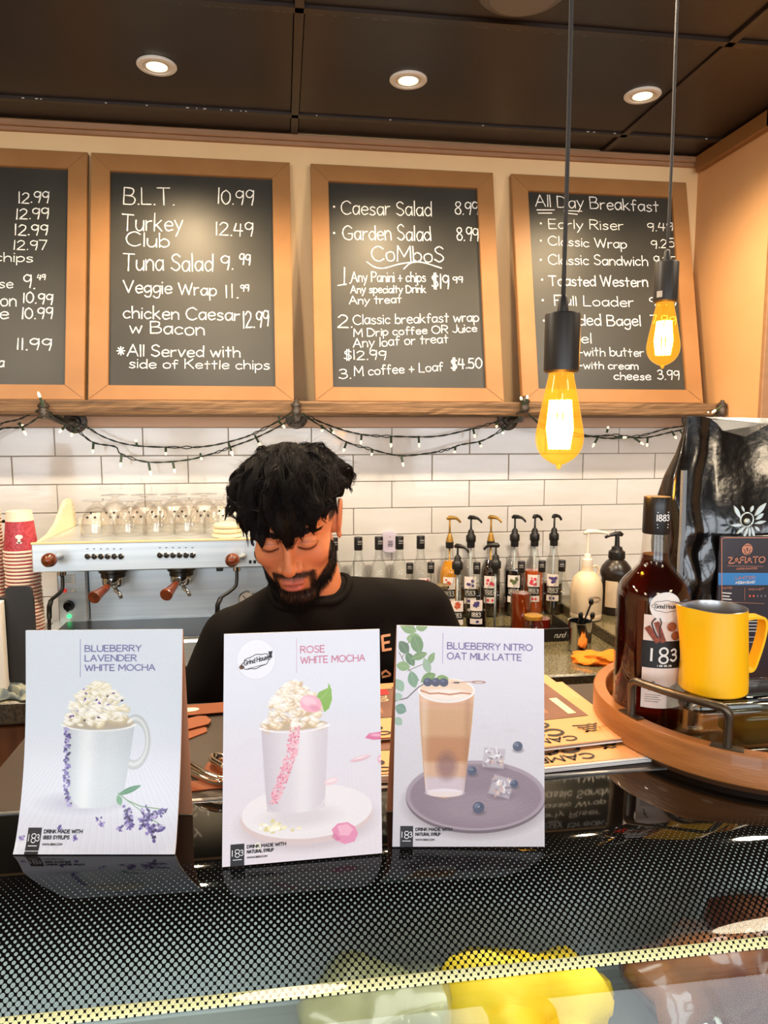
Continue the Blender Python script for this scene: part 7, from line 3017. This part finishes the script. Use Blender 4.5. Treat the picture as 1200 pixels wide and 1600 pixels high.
# ---- trousers and shoes
pn = MB()
limb(pn, [PEL + Vector((-.05, .0, -.02)), PEL + Vector((.05, .0, -.02))], [.135, .135])
for sd in (-1, 1):
    limb(pn, [PEL + Vector((sd * .075, 0, -.08)), Vector((PEL.x + sd * .10, 1.35, .50)), Vector((PEL.x + sd * .11, 1.38, .10))], [.095, .072, .055])
pv, pf_ = evaluated_mesh(pn, .012, 6, .5)
me = bpy.data.meshes.new('trousers')
me.from_pydata([tuple(v) for v in (pv - off)], [], pf_)
me.materials.append(mat('dark_grey_denim', '22242a', .8))
me.shade_smooth()
o = bpy.data.objects.new('trousers', me)
COL.objects.link(o)
o.parent = person
for sd in (-1, 1):
    cx = PEL.x + sd * .115
    shm = MB()
    shm.tube([(cx, 1.42, .045), (cx, 1.38, .055), (cx + sd * .004, 1.32, .046), (cx + sd * .008, 1.25, .034), (cx + sd * .01, 1.185, .026)], [.034, .045, .044, .040, .024], 16)
    shm.box(cx - .044, cx + .05, 1.165, 1.45, .0005, .022, .008)
    shm.build('shoe', M_black, person, world=True, smooth=45)

# ---- hair: a full wavy mop combed forward over the forehead
rs = np.random.RandomState(33)
HC = np.array([0.0, .012, .030])
NLK = 64


def hair_surface(az, t, amp=1.0):
    """az 0 = face side; t 0 at crown ... 1 at the lower edge; head-local coordinates"""
    ca, sa = np.cos(az), np.sin(az)
    fr_ = np.clip(ca, 0, 1)
    bk = np.clip(-ca, 0, 1)
    sdv = np.abs(sa)
    el_end = np.radians(-4.5) * fr_ ** 2 + np.radians(10) * sdv ** 2 + np.radians(6) * sa * sdv + np.radians(-38) * bk ** 2
    el = np.pi / 2 * (1 - t) + el_end * t
    rx = .100 + .006 * np.sin(az * 3 + 1)
    ry = np.where(ca > 0, .1115, .104)
    rz = .092
    ce, se = np.cos(el), np.sin(el)
    lump = (.0050 * np.sin(az * 9 + 3.0 * np.sin(el * 2.2) + .6) + .0042 * np.sin(az * 15 - el * 5 + 2) + .0045 * np.sin(el * 9 + az * 4) * np.sin(az * 5 + 1.3) + .0026 * np.sin(az * 31 + el * 7)) * amp * np.clip(t / .28, 0, 1)
    k = 1 + lump / .1
    # pull the fringe in against the forehead, puff the sides
    tuck = 1 - .030 * fr_ ** 3 * np.clip((t - .55) / .45, 0, 1) ** 1.5
    X = rx * sa * ce * k
    Y = -ry * ca * ce * k * tuck
    Z = rz * se * k
    jag = .010 * np.sin(az * 13 + 1.1) + .006 * np.sin(az * 29) + .004 * np.sin(az * 47 + 2)
    Z = Z - np.clip((t - .8) / .2, 0, 1) * jag * (.5 + .5 * fr_) - np.clip((t - .7) / .3, 0, 1) * .010 * fr_
    Z = Z + np.clip((t - .5) / .5, 0, 1) * .017 * np.clip((sa - .12) / .5, 0, 1) * fr_ ** .5
    return np.stack([X, Y, Z], -1) + HC


nA, nT = 220, 60
az, tt = np.meshgrid(np.linspace(0, 2 * np.pi, nA, endpoint=False), np.linspace(.004, 1, nT))
S_ = hair_surface(az, tt)
# underside returns to the scalp
rows = [S_[j] for j in range(nT)]
last = rows[-1]
cen = np.array([0, .010, 0])
for k_, (f_, dz) in enumerate(((.94, .004), (.84, .014), (.70, .026))):
    r_ = last.copy()
    r_[:, 0] *= f_
    r_[:, 1] = (r_[:, 1] - .01) * f_ + .01
    r_[:, 2] += dz
    rows.append(r_)
HVv = np.concatenate(rows)
nR = len(rows)
ff = []
for j in range(nR - 1):
    for k in range(nA):
        ff.append((j * nA + k, j * nA + (k + 1) % nA, (j + 1) * nA + (k + 1) % nA, (j + 1) * nA + k))
ff.append(tuple(range(nA))[::-1])
ff.append(tuple((nR - 1) * nA + k for k in range(nA)))
M_hair = mat('black_wavy_hair', '0b0706', .6, spec=.16, col2='140d0b', nscale=30)
mb = MB()
mb.v = [tuple(v) for v in h2w(HVv)]
mb.f = ff
mb.mi = [0] * len(ff)
hair = mb.build('hair', M_hair, person, world=True, smooth=True)


def strands(name, P0, r0, parent, mt):
    """P0: array (n, m, 3) of world polylines -> thin three-sided tapering strands in one mesh"""
    n, m = P0.shape[:2]
    T = np.gradient(P0, axis=1)
    T /= np.linalg.norm(T, axis=2, keepdims=True) + 1e-9
    A = np.cross(T, np.array([0.31, .87, .38]))
    A /= np.linalg.norm(A, axis=2, keepdims=True) + 1e-9
    Bb = np.cross(T, A)
    taper = np.linspace(1, .12, m)[None, :, None]
    r = r0[:, None, None] * taper
    rings_ = [P0 + r * (A * cos(q) + Bb * sin(q)) for q in (0, 2 * pi / 3, 4 * pi / 3)]
    VV = np.stack(rings_, 2).reshape(-1, 3)
    idx = np.arange(n * m * 3).reshape(n, m, 3)
    q = []
    for a in range(3):
        b = (a + 1) % 3
        q.append(np.stack([idx[:, :-1, a], idx[:, :-1, b], idx[:, 1:, b], idx[:, 1:, a]], -1).reshape(-1, 4))
    Q = np.concatenate(q)
    me = bpy.data.meshes.new(name)
    me.vertices.add(len(VV))
    po = np.array(org(parent))
    me.vertices.foreach_set('co', (VV - po).ravel())
    me.loops.add(Q.size)
    me.loops.foreach_set('vertex_index', Q.ravel().astype(np.int32))
    me.polygons.add(len(Q))
    me.polygons.foreach_set('loop_start', np.arange(0, Q.size, 4, dtype=np.int32))
    me.polygons.foreach_set('loop_total', np.full(len(Q), 4, np.int32))
    me.update(calc_edges=True)
    me.validate()
    me.materials.append(mt)
    me.shade_smooth()
    o = bpy.data.objects.new(name, me)
    COL.objects.link(o)
    o.parent = parent
    o['kind'] = 'stuff'
    return o


# locks: strands grouped in wavy clumps
allP, allR = [], []
m = 9
for c in range(210):
    a0_ = rs.uniform(0, 2 * np.pi)
    t0 = rs.uniform(.10, .74) ** .8
    L_ = rs.uniform(.22, .42)
    sw = rs.uniform(-.5, .5)
    wavp = rs.uniform(0, 6)
    flip = rs.uniform(.0, 1) ** 2 * .016
    if t0 + L_ > .85:
        flip *= .7
    for q in range(26):
        da, dt = rs.normal(0, .045), rs.normal(0, .015)
        u = np.linspace(0, 1, m)
        t_ = np.clip(t0 + dt + L_ * u, .003, 1.0)
        a_ = a0_ + da * (1 - .6 * u) / np.maximum(.25, np.sin(np.minimum(t_, .5) * np.pi)) + sw * u ** 1.3 + .10 * np.sin(u * 5 + wavp)
        p_ = hair_surface(a_, t_)
        nrm_h = p_ - HC
        nrm_h /= np.linalg.norm(nrm_h, axis=1)[:, None]
        lift = (.0005 + .0050 * np.sin(u * np.pi) + flip * u ** 3) + rs.uniform(-.0006, .0014)
        p_ = p_ + nrm_h * lift[:, None]
        over = np.clip(t0 + dt + L_ * u - 1.0, 0, 1)
        p_[:, 2] -= over * .05
        allP.append(p_)
        allR.append(rs.uniform(.0004, .00085))
# tousled top: locks running from the crown forward over the whorl
for c in range(95):
    x0_ = rs.uniform(-.075, .075)
    y0_ = rs.uniform(-.02, .075)
    ln_ = rs.uniform(.05, .10)
    cv = rs.uniform(-.5, .5) + x0_ * 5
    hh = rs.uniform(.002, .009)
    fl_ = rs.uniform(0, 1) ** 2 * .012
    for q in range(30):
        u = np.linspace(0, 1, m)
        X = x0_ + rs.normal(0, .0055) * (1 - .5 * u) + cv * ln_ * u ** 1.4 * .6 + .004 * np.sin(u * 6 + c)
        Y = y0_ + rs.normal(0, .004) - ln_ * u
        rr_ = np.sqrt((X / .104) ** 2 + (Y / .110) ** 2)
        sc_r = np.where(rr_ > .93, .93 / rr_, 1.0)
        X, Y = X * sc_r, Y * sc_r
        rr_ = np.minimum(rr_, .93)
        Z = .093 * np.sqrt(1 - rr_ ** 2)
        p_ = np.stack([X, Y, Z], 1)
        nn_ = p_ / np.linalg.norm(p_, axis=1)[:, None]
        p_ = p_ + nn_ * (hh * np.sin(u * np.pi) ** .6 + fl_ * u ** 2.5 + rs.uniform(-.001, .002))[:, None] + HC
        allP.append(p_)
        allR.append(rs.uniform(.0004, .0009))
# loose flyaway hairs and pointed fringe tips
for q in range(1200):
    a0_ = rs.uniform(0, 2 * np.pi)
    t0 = rs.uniform(.12, .9)
    u = np.linspace(0, 1, m)
    L_ = rs.uniform(.08, .25)
    t_ = np.clip(t0 + L_ * u, .003, 1.0)
    a_ = a0_ + rs.uniform(-.5, .5) * u
    p_ = hair_surface(a_, t_)
    nrm_h = p_ - HC
    nrm_h /= np.linalg.norm(nrm_h, axis=1)[:, None]
    p_ = p_ + nrm_h * (rs.uniform(.002, .026) * u ** 1.5)[:, None]
    allP.append(p_)
    allR.append(rs.uniform(.00025, .00045))
for c in range(15):
    ac = -.85 + 1.7 * c / 14 + rs.uniform(-.04, .04)
    dl = rs.uniform(.003, .013) * (1.25 if abs(ac) < .5 else .8)
    sw = rs.uniform(-.10, .10)
    for q in range(34):
        da = rs.normal(0, .040)
        u = np.linspace(0, 1, m)
        t_ = np.clip(.62 + .38 * u * 1.6, 0, 1)
        a_ = ac + da * (1 - .75 * u) + sw * u
        p_ = hair_surface(a_, t_)
        nn_ = p_ - HC
        nn_ /= np.linalg.norm(nn_, axis=1)[:, None]
        p_ = p_ + nn_ * (.003 * np.sin(u * np.pi))[:, None]
        e_ = np.clip((u - .55) / .45, 0, 1)
        p_[:, 2] -= e_ ** 1.3 * dl * rs.uniform(.75, 1.05)
        p_[:, 1] += e_ * .003
        allP.append(p_)
        allR.append(rs.uniform(.0005, .0009))
PP_ = h2w(np.array(allP).reshape(-1, 3)).reshape(-1, m, 3)
strands('hair_strands', PP_, np.array(allR), hair, M_hair)

# ---- beard, moustache and brows
M_beard = mat('black_beard_hair', '090605', .6, spec=.2)
sel = np.where(B_ > .35)[0]
cnt = 20000
pick = rs.choice(sel, cnt, p=B_[sel] / B_[sel].sum())
ctr = np.array([0, 0, -.04])
P_ = HV[pick] + rs.normal(0, .0004, (cnt, 3))
N_n = P_ - ctr
N_n /= np.linalg.norm(N_n, axis=1)[:, None]
lenb = .0026 + .0085 * np.clip((-.074 - P_[:, 2]) / .024, 0, 1)
dwn = np.stack([rs.normal(0, .25, cnt), rs.normal(-.05, .2, cnt), -np.ones(cnt) * .9], 1)
u = np.linspace(0, 1, 4)
pl = P_[:, None, :] + (N_n[:, None, :] * (u[None, :, None] ** .8) * .55 + dwn[:, None, :] * (u[None, :, None] ** 1.6) * .7) * lenb[:, None, None]
br_ = h2w(pl.reshape(-1, 3)).reshape(-1, 4, 3)
body_o = [c for c in person.children if c.name.startswith('body')][0]
strands('beard', br_, rs.uniform(.0002, .0004, cnt), person, M_beard)
for sd, nm in ((-1, 'eyebrow'), (1, 'eyebrow')):
    m_b = (np.abs(z - bz) < bw) & (ax > .010) & (ax < .054) & (y < -.05) & (np.sign(x) == sd)
    s2 = np.where(m_b)[0]
    pk = rs.choice(s2, 420)
    P_ = HV[pk] + rs.normal(0, .0006, (420, 3))
    out_ = np.stack([np.full(420, sd * 1.0), np.full(420, .1), rs.normal(.25, .2, 420)], 1)
    N_n = P_ - np.array([0, 0, 0])
    N_n /= np.linalg.norm(N_n, axis=1)[:, None]
    pl = P_[:, None, :] + (out_[:, None, :] * u[None, :, None] + N_n[:, None, :] * .25 * np.sin(u * 2.6)[None, :, None]) * .0055
    strands(nm, h2w(pl.reshape(-1, 3)).reshape(-1, 4, 3), rs.uniform(.0002, .00035, 420), person, M_beard)
# lashes
for sd in (-1, 1):
    n_ = 46
    xx = sd * np.linspace(.0165, .0465, n_)
    zz = -.0095 + .0045 * ((np.abs(xx) - .031) / .016) ** 2
    yy = np.empty(n_)
    for i in range(n_):
        k = np.argmin((x - xx[i]) ** 2 + (z - zz[i]) ** 2 + (y > -.04) * 1.0)
        yy[i] = y[k]
    P_ = np.stack([xx, yy, zz], 1)
    dr = np.stack([(np.abs(xx) - .031) * 14 * sd, np.full(n_, -1.0), np.full(n_, -.35)], 1)
    pl = P_[:, None, :] + dr[:, None, :] * (u[None, :, None]) * .0062
    pl[:, :, 2] += (u ** 2 * .0015)[None, :]
    strands('eyelashes', h2w(pl.reshape(-1, 3)).reshape(-1, 4, 3), np.full(n_, .0003), person, M_beard)
